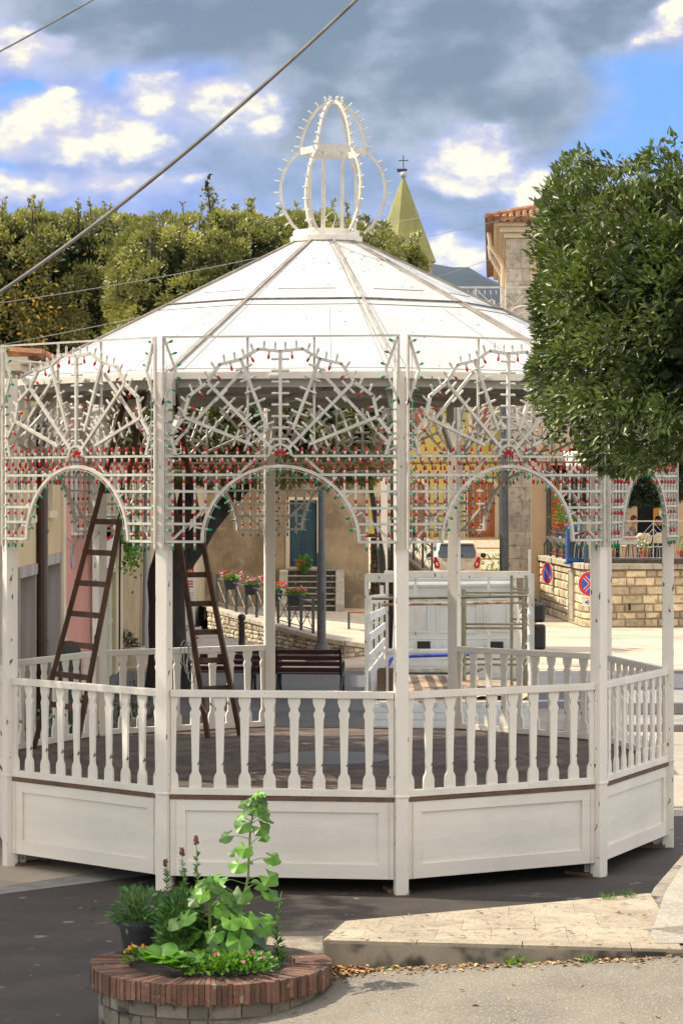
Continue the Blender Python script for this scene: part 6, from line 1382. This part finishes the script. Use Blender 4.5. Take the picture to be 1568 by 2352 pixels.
# ================================================================== TRUCK (local frame: x right, y forward, origin on the ground under the tail)
tk = thing('flatbed_truck', 'white flatbed truck seen from behind with rusty stake sides, parked behind the bandstand', 'truck', (X(1031, 34.8), 34.8, 0), rz=R_(-3.9))
BW, BL, BZ = 1.13, 4.25, .97
mb = MB(); mb.box2((-BW, 0, BZ - .06), (BW, BL, BZ)); mb.build('load_bed', M('worn_bed_boards', (.34, .27, .19), (.24, .19, .14), rough=.9, scale=3), tk, local=True)
for s in (-1, 1): mb = MB(); mb.box2((s * (BW - .025), .06, BZ + .004), (s * BW, BL - .08, BZ + .40)); mb.build('side_board', TRUCKW, tk, local=True, bevel=.006)
mb = MB(); mb.box2((-BW, -.045, BZ - .47), (BW, -.02, BZ - .03))
for i in range(4): mb.box2((-BW + .01, -.055, BZ - .44 + .10 * i), (BW - .01, -.046, BZ - .375 + .10 * i))
mb.build('tailgate', TRUCKW, tk, local=True)
mb = MB()
for x in (-.85, -.25, .35, .95): mb.box2((x - .09, -.075, BZ - .05), (x + .09, -.018, BZ - .005))
mb.box2((-BW, -.018, BZ - .055), (BW, .03, BZ + .004)); mb.build('tail_hinge', RUSTW, tk, local=True)
mb = MB(); mb.box2((-BW + .04, BL - .06, BZ + .002), (BW - .06, BL, BZ + .40)); mb.box2((-BW + .02, BL - .09, BZ + .40), (BW - .04, BL + .01, BZ + .45))
for i in range(3): mb.box2((-BW + .06, BL - .068, BZ + .09 + .10 * i), (BW - .08, BL - .061, BZ + .097 + .10 * i))
mb.build('bulkhead', TRUCKW, tk, local=True)
# front rack
mb = MB(); zt_ = 2.52
for x in (-1.06, -.62, -.02, .5, .90, 1.05): mb.box2((x - .022, BL - .10, BZ + .45), (x + .022, BL - .05, zt_))
mb.box2((-1.10, BL - .125, zt_), (1.13, BL - .02, zt_ + .10));  mb.box2((1.10, BL - .12, 2.3), (1.14, BL - .06, 2.95)); mb.build('front_rack', RUSTW, tk, local=True)
# stake sides
for s in (-1, 1):
    x = s * (BW + .005)
    for y, z in ((.10, 2.72), (1.15, 2.30), (2.6, 2.30), (BL - .15, 2.4)): mb = MB(); mb.box2((x - .028, y - .025, BZ - .10), (x + .028, y + .025, z)); mb.build('stake_post', RUSTW, tk, local=True)
    for z in (1.50, 1.78, 2.06, 2.30):
        mb = MB(); mb.bar((x - s * .045, .02, z + .06), (x - s * .045, BL - .12, z + .06 - .16 * (z - 1.4)), .024, .11); mb.build('side_slat', RUSTW if z > 2.2 else TRUCKW, tk, local=True)
    if s < 0: mb = MB(); mb.box2((x - .01, .06, 2.60), (x + .02 + .42, .10, 2.72)); mb.box2((x + .40, .07, BZ), (x + .43, .10, 2.6)); mb.build('tail_frame', RUSTW, tk, local=True)
mb = MB(); mb.tube([(-BW, .35, 2.36), (BW - .02, .42, 2.40)], .022, 6); mb.build('cross_bar', [GALV], tk, local=True); mb = MB(); mb.tube([(-BW, BL - .5, 2.12), (BW, BL - .4, 2.16)], .022, 6); mb.build('cross_bar', [RUST], tk, local=True)
mb = MB(); mb.box2((-.86, -.03, .62), (-.83, .01, 1.5)); mb.build('loose_stake', RUSTW, tk, local=True)
# cab
CY = BL + .12; cw_ = 1.0
def cabring(y, w_, z0, z1, k): return [V((-w_, y, z0)), V((w_, y, z0)), V((w_, y, z0 + .5)), V((w_ - .03, y, z1 - .55)), V((w_ - .09 - k, y, z1 - .08)), V((w_ - .17 - k, y, z1)), V((-w_ + .17 + k, y, z1)), V((-w_ + .09 + k, y, z1 - .08)), V((-w_ + .03, y, z1 - .55)), V((-w_, y, z0 + .5))]
mb = MB(); mb.rings([cabring(CY, cw_ - .02, .62, 2.46, 0), cabring(CY + .06, cw_, .6, 2.50, 0), cabring(CY + 1.0, cw_, .55, 2.50, 0), cabring(CY + 1.35, cw_, .5, 2.05, .06), cabring(CY + 1.95, cw_ - .03, .5, 1.35, .1)]); cab = mb.build('cab', TRUCKW, tk, local=True, bevel=.03)
mb = MB()
def recess(x0, x1, z0, z1):
    e = .026
    for a, b in (((x0, z0), (x1, z0 + .03)), ((x0, z1 - .03), (x1, z1)), ((x0, z0 + .03), (x0 + .03, z1 - .03)), ((x1 - .03, z0 + .03), (x1, z1 - .03))): mb.box2((a[0], CY - e, a[1]), (b[0], CY + .003, b[1]))
recess(-.88, -.42, 1.66, 2.20); recess(-.30, -.02, 1.66, 2.12); recess(.04, .34, 1.66, 2.12); recess(.42, .80, 1.68, 2.20); recess(-.36, .36, 2.12, 2.22)
for x in (-.34, -.22, -.1, .02, .14): mb.box2((x, CY - .01, 1.40), (x + .05, CY + .003, 1.52))
mb.box2((-.9, CY - .012, 1.56), (.9, CY + .003, 1.585)); mb.build('pressed_panels', TRUCKW, cab, local=True, bevel=.006)
mb = MB(); mb.tube([(-.86, CY - .02, 2.40), (.86, CY - .02, 2.42)], .05, 8); mb.box2((-.9, CY - .04, 2.44), (.88, CY + .3, 2.50)); mb.build('roof_gutter', TRUCKW, cab, local=True)
mb = MB()
for x in (-.50, .62):
    mb.box2((x - .12, CY - .012, 1.32), (x + .1, CY + .004, 1.53))
    for i in range(5): mb.box2((x - .10, CY - .02, 1.34 + .036 * i), (x + .08, CY - .013, 1.36 + .036 * i))
mb.build('air_vent', BLACKP, cab, local=True)
cu = bpy.data.curves.new('lettering', 'FONT'); cu.body = 'IVECO'; cu.size = .16; cu.extrude = .004; cu.align_x = 'CENTER'; cu.space_character = 1.35
tx = bpy.data.objects.new('embossed_letters', cu); COL.objects.link(tx); tx.parent = cab; tx.location = (0.03, CY - .006, 2.125); tx.rotation_euler = (R_(90), 0, 0); cu.materials.append(TRUCKW)
bpy.context.view_layer.update(); me_ = bpy.data.meshes.new_from_object(tx); tm = bpy.data.objects.new('embossed_letters', me_); COL.objects.link(tm); tm.parent = cab; tm.location = tx.location; tm.rotation_euler = tx.rotation_euler; bpy.data.objects.remove(tx)
for s in (-1, 1):
    mb = MB(); mb.tube([(s * .98, CY + 1.1, 2.15), (s * 1.12, CY + 1.0, 2.22), (s * 1.24, CY + .95, 2.12)], .022, 6); mb.build('mirror_arm', BLACKP, tk, local=True)
    mb = MB(); mb.box((s * 1.27, CY + .93, 1.93), (.20, .11, .30)); mb.box((s * 1.28, CY + .93, 1.55), (.20, .11, .40)); mb.build('mirror', BLACKP, tk, local=True, bevel=.04)
    mb = MB(); mb.box2((s * .80, -.03, .50), (s * 1.05, .03, .60)); mb.build('tail_light', TAILR, tk, local=True)
    for y, w_ in ((1.1, .22), (CY + 1.15, .2)):
        mb = MB(); mb.lathe([(.20, -w_ / 2), (.34, -w_ / 2), (.37, -w_ / 3), (.37, w_ / 3), (.34, w_ / 2), (.20, w_ / 2)], 24, (s * .82, y, .37), ax=(1, 0, 0)); mb.build('wheel', RUBBER, tk, local=True)
mb = MB(); mb.box2((-.42, .1, .55), (-.30, CY + .5, .9)); mb.box2((.30, .1, .55), (.42, CY + .5, .9)); mb.box2((-1.0, .0, .48), (1.0, .08, .62)); mb.build('chassis', BLACKP, tk, local=True)
# load
def TL(x, y, z): q = Matrix.Rotation(R_(-3.9), 3, 'Z') @ V((x, y, z)); return V((X(1031, 34.8), 34.8, 0)) + q
def lthing(name, label, cat, x, y, z): return thing(name, label, cat, TL(x, y, z), rz=R_(-3.9))
t = lthing('wooden_crate', 'open brown wooden crate on the tail of the truck bed', 'crate', -.80, -.02, BZ - .36); mb = MB()
for a, b in (((-.19, 0, 0), (-.17, .4, .42)), ((.17, 0, 0), (.19, .4, .42)), ((-.17, 0, 0), (.17, .02, .42)), ((-.17, .38, 0), (.17, .4, .42)), ((-.17, .02, 0), (.17, .38, .02))): mb.box2((a[0], a[1] - .46, a[2] + .0), (b[0], b[1] - .46, b[2]))
o = mb.build('boards', WOODB, t, local=True); t.location = TL(-.80, .52, BZ + .004)
t = lthing('plywood_sheet', 'stained brown plywood sheet lying across the truck bed', 'board', -.2, 1.2, BZ + .05); mb = MB(); mb.box((0, 0, .06), (1.15, 1.5, .03), mat=Matrix.Rotation(.12, 3, 'X')); mb.box((-.3, -.3, .0), (.06, .5, .09)); mb.build('sheet', PLY, t, local=True)
t = lthing('steel_tubes', 'bundle of thin steel tubes lying on the plywood sheet', 'tubes', -.3, 2.2, BZ + .24); mb = MB()
for i in range(5): mb.tube([(-.72, .05 * i, .0), (.62 + .03 * i, .05 * i - .02, .01 * i)], .02, 8)
mb.build('tube', GALV, t, local=True); mb = MB(); mb.box2((-.5, .0, -.24), (-.42, .25, -.02)); mb.box2((.3, .0, -.24), (.38, .25, -.02)); mb.build('bearer', WOODB, t, local=True)
t = lthing('hand_trolley', 'blue tubular hand trolley standing on the truck bed', 'trolley', -.2, 2.7, BZ); mb = MB(); mb.tube([(-.85, -.2, .12), (-.72, 0, .40), (-.66, .02, .43), (.44, .02, .47), (.50, 0, .43), (.40, -.2, .06)], .026, 8); mb.tube([(-.80, -.12, .2), (.44, -.12, .2)], .022, 6); mb.build('handle', BLUEP, t, local=True)
mb = MB(); mb.box2((-.86, -.5, .04), (.42, -.16, .08)); mb.build('platform', BLUEP, t, local=True); mb = MB()
for x in (-.7, .3):
    for y in (-.44, -.22): mb.lathe([(.04, -.015), (.04, .015)], 12, (x, y, .04), ax=(1, 0, 0))
mb.build('castor', RUBBER, t, local=True)
for i, (x0, x1, y, zb, zt2, lab) in enumerate(((.17, 1.02, 1.55, BZ, 2.45, 'galvanised scaffold frame standing nearest the tail of the truck'), (.85, 1.06, 2.9, BZ, 2.6, 'narrow galvanised scaffold frame behind the first, at the right truck side'))):
    t = lthing('scaffold_frame', lab, 'scaffold', x0, y, zb); t['group'] = 'scaffold frames on the truck'; w_ = x1 - x0; h = zt2 - zb
    for x in (0, w_): mb = MB(); mb.tube([(x, 0, 0), (x, 0, h)], .035 if x == 0 and i == 0 else .024, 8); mb.build('standard', GALV, t, local=True)
    mb = MB()
    for z in (.08, .40, .48, .92, .98, 1.38, 1.43): mb.tube([(0, 0, z), (w_, .02, z)], .017, 6)
    mb.build('ledger', GALV, t, local=True)
t = lthing('tarpaulin', 'crumpled pale orange tarpaulin on the right of the truck bed', 'tarpaulin', .65, .7, BZ + .005); mb = MB(); rows = []
for j in range(9):
    rows.append([V((-.42 + .84 * i / 12, -.4 + .8 * j / 8, max(.0, .10 * (1 - abs(i - 6) / 7) + .09 * noise.noise(V((i * .7, j * .9, 2)))))) for i in range(13)])
mb.rings(rows, cap=False, closed=False); mb.build('sheet', TARP, t, local=True, smooth=True)
t = lthing('white_rope', 'white rope looped over the right stake side of the truck', 'rope', BW - .1, 2.0, 1.9); mb = MB(); random.seed(2)
for i in range(4): mb.tube([(.10 * math.cos(k * .6) , .05 * i, .28 * math.sin(k * .6) - .1 * i) for k in range(11)], .008, 4)
mb.build('loop', WIRE, t, local=True)

# ================================================================== WHITE CAR (rear view)
cd = 85.0; ca = thing('hatchback_car', 'small cream white hatchback seen from behind on the sloping street', 'car', (X(1049, cd), cd, .57), rz=R_(-2))
def cr_(y, prof): return [V((x, y, z)) for x, z in prof] + [V((-x, y, z)) for x, z in reversed(prof)]
def sec(w0, w1, w2, w3, zr, zb=.30): return [(w0 * .9, zb), (w0, zb + .12), (w1, .62), (w1 * .985, .88), (w2, .98), (w3, zr - .06), (w3 * .86, zr)]
mb = MB(); mb.rings([cr_(-.0, sec(.70, .76, .70, .66, 1.02)), cr_(.06, sec(.76, .79, .73, .64, 1.20)), cr_(.30, sec(.79, .80, .75, .62, 1.47)), cr_(1.2, sec(.79, .80, .76, .63, 1.53)), cr_(2.1, sec(.79, .80, .76, .60, 1.45)), cr_(2.7, sec(.79, .80, .74, .66, 1.05)), cr_(3.5, sec(.74, .74, .64, .6, .88))]); body = mb.build('body', CARW, ca, local=True, smooth=True, bevel=.0)
mb = MB(); mb.add([V((-.60, -.02, .99)), V((.60, -.02, .99)), V((.64, .05, 1.14)), V((.56, .26, 1.43)), V((-.56, .26, 1.43)), V((-.64, .05, 1.14))], [(0, 1, 2, 5), (5, 2, 3, 4)]); 
for i, v in enumerate(list(mb.v)): mb.v[i] = (v[0], v[1] - .035, v[2])
mb.build('rear_window', CARG, ca, local=True)
mb = MB(); mb.box2((-.56, .17, 1.43), (.56, .42, 1.50)); mb.build('spoiler', CARW, ca, local=True, bevel=.02)
for s in (-1, 1):
    mb = MB(); mb.prism([(.60, .62), (.74, .66), (.79, .84), (.77, 1.0), (.70, 1.03), (.56, .74)], (0, -.025, 0), (s, 0, 0), (0, 0, 1), (0, .12, 0)); tl = mb.build('tail_light', TAILR, ca, local=True, bevel=.01); mb = MB(); mb.prism([(.62, .72), (.69, .73), (.71, .82), (.65, .83)], (0, -.03, 0), (s, 0, 0), (0, 0, 1), (0, .02, 0)); mb.build('reversing_lamp', SIGNW, tl, local=True)
    mb = MB(); mb.ball((s * .92, 1.85, 1.02), .12, 10, (.9, .6, .75)); mb.build('door_mirror', BLACKP, ca, local=True, smooth=True)
    for y in (.62, 2.85): mb = MB(); mb.lathe([(.17, -.09), (.27, -.09), (.29, -.06), (.29, .06), (.27, .09), (.17, .09)], 20, (s * .70, y, .29), ax=(1, 0, 0)); wl_ = mb.build('wheel', RUBBER, ca, local=True); mb = MB(); mb.lathe([(.17, -.07), (.17, .07), (0, .08)], 14, (s * .71, y, .29), ax=(s, 0, 0)); mb.build('rim', CHROME, wl_, local=True)
mb = MB(); mb.box2((-.78, -.07, .34), (.78, .0, .58)); mb.build('bumper', CARW, ca, local=True, bevel=.04)
mb = MB(); mb.box2((-.22, -.085, .60), (.22, -.03, .70)); mb.build('number_plate', SIGNW, ca, local=True)
mb = MB(); mb.bar((-.02, -.075, 1.02), (.20, -.05, .97 + .12), .02, .02); mb.build('wiper', BLACKP, ca, local=True)
mb = MB(); mb.bar((-.04, -.055, .90), (.05, -.055, .94), .01, .02); mb.bar((-.05, -.055, .87), (.04, -.055, .91), .01, .02); mb.bar((-.05, -.055, .945), (-.05, -.055, .88), .02, .01); mb.box2((.30, -.05, .885), (.52, -.035, .905)); mb.box2((-.52, -.05, .885), (-.34, -.035, .905)); mb.build('badge', CHROME, ca, local=True)

# ================================================================== LIGHT GATEWAY OVER THE STREET
gd = 67.0; gt = thing('light_gateway', 'white festoon gateway with star and arcs on two tall white poles across the street', 'light arch', (X(1122, gd), gd, 0))
xl, xr = X(882, gd), X(1363, gd); zt3 = Z(657, gd)
for x in (xl, xr): mb = MB(); mb.box2((x - .085, gd - .085, 0), (x + .085, gd + .085, zt3)); mb.build('pole', WHITE, gt)
def gp(px, py): return P(px, py, gd)
mb = MB(); mb.bar(V((xl + .085, gd, zt3 - .03)), V((xr - .085, gd, zt3 - .03)), .05, .05); mb.bar(V((xl + .085, gd, Z(850, gd))), V((xr - .085, gd, Z(850, gd))), .05, .05); mb.build('rail', WHITE2, gt)
for px in (1092, 1157, 1300, 950): mb = MB(); mb.bar(gp(px, 661), gp(px, 846), .06, .05); mb.build('upright', WHITE2, gt)
mb = MB()
def ln_(a, b): mb.bar(gp(*a) + V((0, .05, 0)), gp(*b) + V((0, .05, 0)), .035, .03)
ln_((1040, 664), (1092, 720)); ln_((1094, 664), (1157, 725)); ln_((1155, 690), (1095, 740)); ln_((1157, 725), (1215, 664)); ln_((1160, 680), (1225, 745)); ln_((950, 664), (1040, 760)); ln_((1225, 664), (1300, 740))
mb.build('brace', WHITE2, gt); mb = MB(); cs = (1129, 707); prev = None; st_ = []
for i in range(11):
    a = PI / 2 + i * PI / 5; r = 24 if i % 2 == 0 else 10; st_.append((cs[0] + r * math.cos(a), cs[1] - r * math.sin(a)))
for a, b in zip(st_[:-1], st_[1:]): ln_(a, b)
mb.build('star', WHITE2, gt)
for r in (18, 34, 50):
    mb = MB(); pts = [gp(1205 + r * math.cos(a), 752 - r * math.sin(a)) for a in np.linspace(0, PI, 15)]; mb.tube(pts, .022, 6); mb.build('arc', WHITE2, gt)
mb = MB()
for i in range(34): p = gp(905 + 13 * i, 666); bulb_mb(mb, 2, 1.4, Matrix.Scale(1.6, 3) @ V((0, 0, 1)).rotation_difference(V((0, 0, -1))).to_matrix(), p)
for a in st_: p = gp(*a); bulb_mb(mb, 2, 1.4, Matrix.Scale(1.6, 3), p)
o = mb.build('bulbs', [SOCK, REDB, CLRB], gt); o['kind'] = 'stuff'

# ================================================================== OVERHEAD CABLES
def cable(label, ends, mid, r, mat, d0, d1, cat='cable', grp='thin wires across the square'):
    """hangs between two points beyond the frame, through a middle point"""
    a, b, m_ = P(ends[0][0], ends[0][1], d0), P(ends[1][0], ends[1][1], d1), P(mid[0], mid[1], (d0 + d1) / 2); c = m_ * 2 - (a + b) / 2
    pts = [a * (1 - t) ** 2 + c * 2 * t * (1 - t) + b * t * t for t in np.linspace(0, 1, 41)]
    t = thing('overhead_cable', label, cat, a, group=grp); mb = MB(); mb.tube(pts, r, 6); mb.build('strand', mat, t, smooth=True); return t
CABM = M('weathered_black_cable', (.085, .075, .062), (.16, .14, .115), rough=.6, scale=8)
cable('thick dark overhead cable sagging diagonally across the sky', ((-330, 868), (1010, -190)), (318, 437), .0082, CABM, 9.4, 10.4, grp='overhead cables')
cable('thin dark overhead wire crossing the top left corner of the sky', ((-60, 148), (300, -52)), (110, 57), .0035, CABM, 10, 10.5, grp='overhead cables')
cable('thin pale wire from the left edge to the base of the bandstand crown', ((-80, 706), (684, 572)), (310, 646), .0035, GREYW, 26, 27.8)
cable('thin pale wire from the left arch up to the bandstand roof edge', ((-40, 800), (470, 696)), (215, 750), .0035, GREYW, 27, 28)
cable('thin pale wire from the steeple to the palazzo eave, the upper of two', ((840, 522), (1140, 462)), (990, 494), .008, GREYW, 100, 80)
cable('thin pale wire from the evergreen top to the palazzo wall, the lower of two', ((860, 567), (1240, 484)), (1050, 528), .007, GREYW, 70, 79)
cable('thin pale wire in front of the dark hill', ((990, 640), (1240, 556)), (1100, 604), .007, GREYW, 75, 79.5)
SUN_E = 2.7; SKY_S = .15; SKY_K = 2.1; KC = 5.2; EXPO = 1.42
# ================================================================== SKY, SUN, CAMERA
EL, AZB = R_(50), R_(10)
sdir = V((-math.cos(EL) * math.cos(AZB), math.cos(EL) * math.sin(AZB), math.sin(EL)))
sl = bpy.data.lights.new('sun', 'SUN'); sl.energy = SUN_E; sl.angle = R_(.53); sl.color = (1.0, .90, .75)
so = bpy.data.objects.new('sun', sl); COL.objects.link(so); so.rotation_euler = sdir.to_track_quat('Z', 'Y').to_euler(); so.location = (-20, 10, 40)
wd = bpy.data.worlds.new('World'); sc.world = wd; wd.use_nodes = True; nt = wd.node_tree; nt.nodes.clear()
out = nd(nt, 'ShaderNodeOutputWorld')
sky = nd(nt, 'ShaderNodeTexSky', sky_type='NISHITA'); sky.sun_disc = False; sky.sun_elevation = EL; sky.sun_rotation = math.atan2(sdir.x, sdir.y); sky.air_density = 1.0; sky.dust_density = .4; sky.ozone_density = 2.0
g = nd(nt, 'ShaderNodeTexCoord').outputs['Generated']; sp_ = nd(nt, 'ShaderNodeSeparateXYZ', {0: g})
def mth(op, a, b=0.0, c=None):
    n = nt.nodes.new('ShaderNodeMath'); n.operation = op
    for i, v in enumerate((a, b) if c is None else (a, b, c)):
        if isinstance(v, bpy.types.NodeSocket): nt.links.new(v, n.inputs[i])
        else: n.inputs[i].default_value = v
    return n.outputs[0]
yy = mth('MAXIMUM', sp_.outputs[1], .05); U = mth('DIVIDE', sp_.outputs[0], yy); Vv = mth('DIVIDE', sp_.outputs[2], yy)
fr = mth('MULTIPLY', mth('GREATER_THAN', sp_.outputs[1], .2), mth('MULTIPLY', mth('SUBTRACT', 1.0, ramp(nt, mth('ABSOLUTE', U), .22, .34)), mth('SUBTRACT', 1.0, ramp(nt, Vv, .28, .42))))
vec = nd(nt, 'ShaderNodeCombineXYZ', {0: U, 1: mth('MULTIPLY', Vv, 1.6), 2: 0.0}).outputs[0]
def nz(scale, detail=6, rough=.55, off=0.0, dist=0.0):
    v = nd(nt, 'ShaderNodeVectorMath', {0: vec, 1: (off, off * .7, off)}, operation='ADD').outputs[0]
    return nd(nt, 'ShaderNodeTexNoise', {'Vector': v, 'Scale': scale, 'Detail': detail, 'Roughness': rough, 'Distortion': dist}).outputs[0]
w1, w2_ = nz(14, 5, .55, 3.1), nz(14, 5, .55, 7.7)
Uw = mth('ADD', U, mth('MULTIPLY', mth('SUBTRACT', w1, .5), .060)); Vw = mth('ADD', Vv, mth('MULTIPLY', mth('SUBTRACT', w2_, .5), .045))
def nzs(scale, detail, rough, off, sx, sy):
    v = nd(nt, 'ShaderNodeVectorMath', {0: vec, 1: (off + sx, off * .7 + sy, off)}, operation='ADD').outputs[0]
    return nd(nt, 'ShaderNodeTexNoise', {'Vector': v, 'Scale': scale, 'Detail': detail, 'Roughness': rough}).outputs[0]
def relief(scale, off, d):        # billows catch the sun from the upper left
    a = nzs(scale, 9, .58, off, 0, 0); b = nzs(scale, 9, .58, off, -d, d * 1.2)
    return a, mth('MULTIPLY', mth('SUBTRACT', a, b), 5.0)
nP, rP = relief(24, 4.4, .006); nD, rD = relief(11, 8.1, .012); nV, rV = relief(15, 2.7, .009)
def ell(px, py, a, b, rot=0.0):
    u0, v0 = (px - 784) / F, (1120 - py) / F; du, dv = mth('SUBTRACT', Uw, u0), mth('SUBTRACT', Vw, v0)
    cs, sn = math.cos(rot), math.sin(rot); x = mth('ADD', mth('MULTIPLY', du, cs), mth('MULTIPLY', dv, sn)); y = mth('SUBTRACT', mth('MULTIPLY', dv, cs), mth('MULTIPLY', du, sn))
    x = mth('DIVIDE', x, a / F); y = mth('DIVIDE', y, b / F); return mth('MAXIMUM', mth('SUBTRACT', 1.0, mth('SQRT', mth('ADD', mth('MULTIPLY', x, x), mth('MULTIPLY', y, y)))), -1.5)
def union(lst):
    r = lst[0]
    for q in lst[1:]: r = mth('SMOOTH_MAX', r, q, .35)
    return r
def dens(bias, n, amp): return mth('ADD', bias, mth('MULTIPLY', mth('SUBTRACT', n, .5), amp))
def put(col_, mask, c, amt=1.0): return mixc(nt, mth('MULTIPLY', mth('MULTIPLY', mask, fr), amt), col_, c)
K = SKY_K
n9 = nd(nt, 'ShaderNodeTexNoise', {'Vector': g, 'Scale': 2.6, 'Detail': 7, 'Roughness': .58}).outputs[0]
cc = mixc(nt, mth('MULTIPLY', ramp(nt, n9, .36, .58), .9), sky.outputs[0], (.94 * KC, .83 * KC, .69 * KC, 1))
def k3(r, g_, b): return (r * K, g_ * K, b * K, 1)
cc = put(cc, .94, k3(.085, .42, 1.25))
# thin lavender veil over most of the view, open to the right and at two gaps on the left
veil = union([ell(330, 380, 640, 330), ell(900, 430, 600, 330), ell(1050, 560, 430, 200), ell(60, 60, 320, 170)])
gap = union([ell(30, 220, 95, 55), ell(25, 372, 110, 45), ell(1480, 255, 260, 150), ell(330, 195, 90, 40)])
dv_ = mth('SUBTRACT', dens(veil, nV, 2.2), mth('MULTIPLY', mth('MAXIMUM', gap, 0.0), 1.6))
cc = put(cc, ramp(nt, dv_, -.25, .45), mixc(nt, ramp(nt, rV, -.5, .6), k3(.28, .40, .92), k3(.60, .68, 1.10)), .93)
# blue grey shaded cloud in the middle
dm_ = dens(union([ell(700, 390, 460, 120), ell(980, 440, 200, 70), ell(380, 350, 260, 70), ell(1010, 260, 360, 110), ell(1110, 500, 150, 45), ell(640, 330, 200, 60)]), nD, 1.8)
cc = put(cc, ramp(nt, dm_, -.15, .55), mixc(nt, ramp(nt, rD, -.6, .7), k3(.20, .315, .50), k3(.46, .56, .82)), .9)
# heavy grey deck across the top
dd_ = dens(union([ell(820, 20, 800, 190), ell(980, 170, 480, 160, -.1), ell(700, 230, 320, 90, .1), ell(1350, 10, 330, 100), ell(420, -20, 420, 120)]), nD, 1.5)
edge_ = mth('SUBTRACT', mth('MULTIPLY', rD, .8), mth('MULTIPLY', dd_, .75))
cc = put(cc, ramp(nt, dd_, -.30, .22), mixc(nt, ramp(nt, edge_, -.75, .35), k3(.20, .275, .36), k3(.62, .68, .82)), .96)
# sunlit cumulus
pf = union([ell(120, 270, 150, 80), ell(250, 300, 120, 70), ell(130, 208, 50, 36), ell(400, 225, 125, 55), ell(560, 238, 130, 48), ell(30, 90, 85, 75), ell(130, 60, 110, 40), ell(1080, 350, 105, 55), ell(1205, 415, 66, 64), ell(250, 415, 110, 36), ell(90, 425, 160, 40), ell(1040, 592, 110, 46), ell(1010, 400, 80, 40), ell(-60, 440, 140, 50), ell(1540, 50, 90, 46, .4)])
dp_ = dens(pf, nP, 2.6)
cc = put(cc, ramp(nt, dp_, -.45, .25), k3(.58, .64, 1.0), .85)
cc = put(cc, ramp(nt, dp_, -.12, .40), mixc(nt, ramp(nt, mth('ADD', rP, mth('MULTIPLY', dp_, .9)), -.15, .85), k3(.74, .72, .92), k3(1.38, 1.27, .96)), 1.0)
bg = nd(nt, 'ShaderNodeBackground', {0: cc, 1: SKY_S}); nt.links.new(bg.outputs[0], out.inputs[0])
cam = bpy.data.cameras.new('camera'); cam.sensor_fit = 'HORIZONTAL'; cam.sensor_width = 36; cam.lens = 36 * F / 1568; cam.shift_x = 0; cam.shift_y = -(1176 - 1120) / 1568.0; cam.clip_start = .5; cam.clip_end = 12000
co = bpy.data.objects.new('camera', cam); COL.objects.link(co); co.location = (0, 0, HC); co.rotation_euler = (R_(90), 0, 0); sc.camera = co
sc.view_settings.view_transform = 'Standard'; sc.view_settings.look = 'None'; sc.view_settings.exposure = EXPO; sc.view_settings.gamma = 1; sc.view_settings.use_curve_mapping = False
try:
    sc.cycles.use_denoising = True; sc.cycles.max_bounces = 8; sc.cycles.diffuse_bounces = 4; sc.cycles.caustics_reflective = False; sc.cycles.caustics_refractive = False; sc.cycles.sample_clamp_indirect = 8
except Exception: pass

hz = bpy.data.materials.new('haze'); hz.use_nodes = True; hn = hz.node_tree; hn.nodes.clear(); ho = nd(hn, 'ShaderNodeOutputMaterial'); hv = nd(hn, 'ShaderNodeVolumePrincipled')
hv.inputs['Color'].default_value = (.55, .74, 1.0, 1); hv.inputs['Density'].default_value = .00004; hn.links.new(hv.outputs[0], ho.inputs['Volume'])
mb = MB(); mb.box2((-6500, -210, -6.5), (6500, 6600, 620)); ob = mb.build('haze', hz); ob['kind'] = 'stuff'
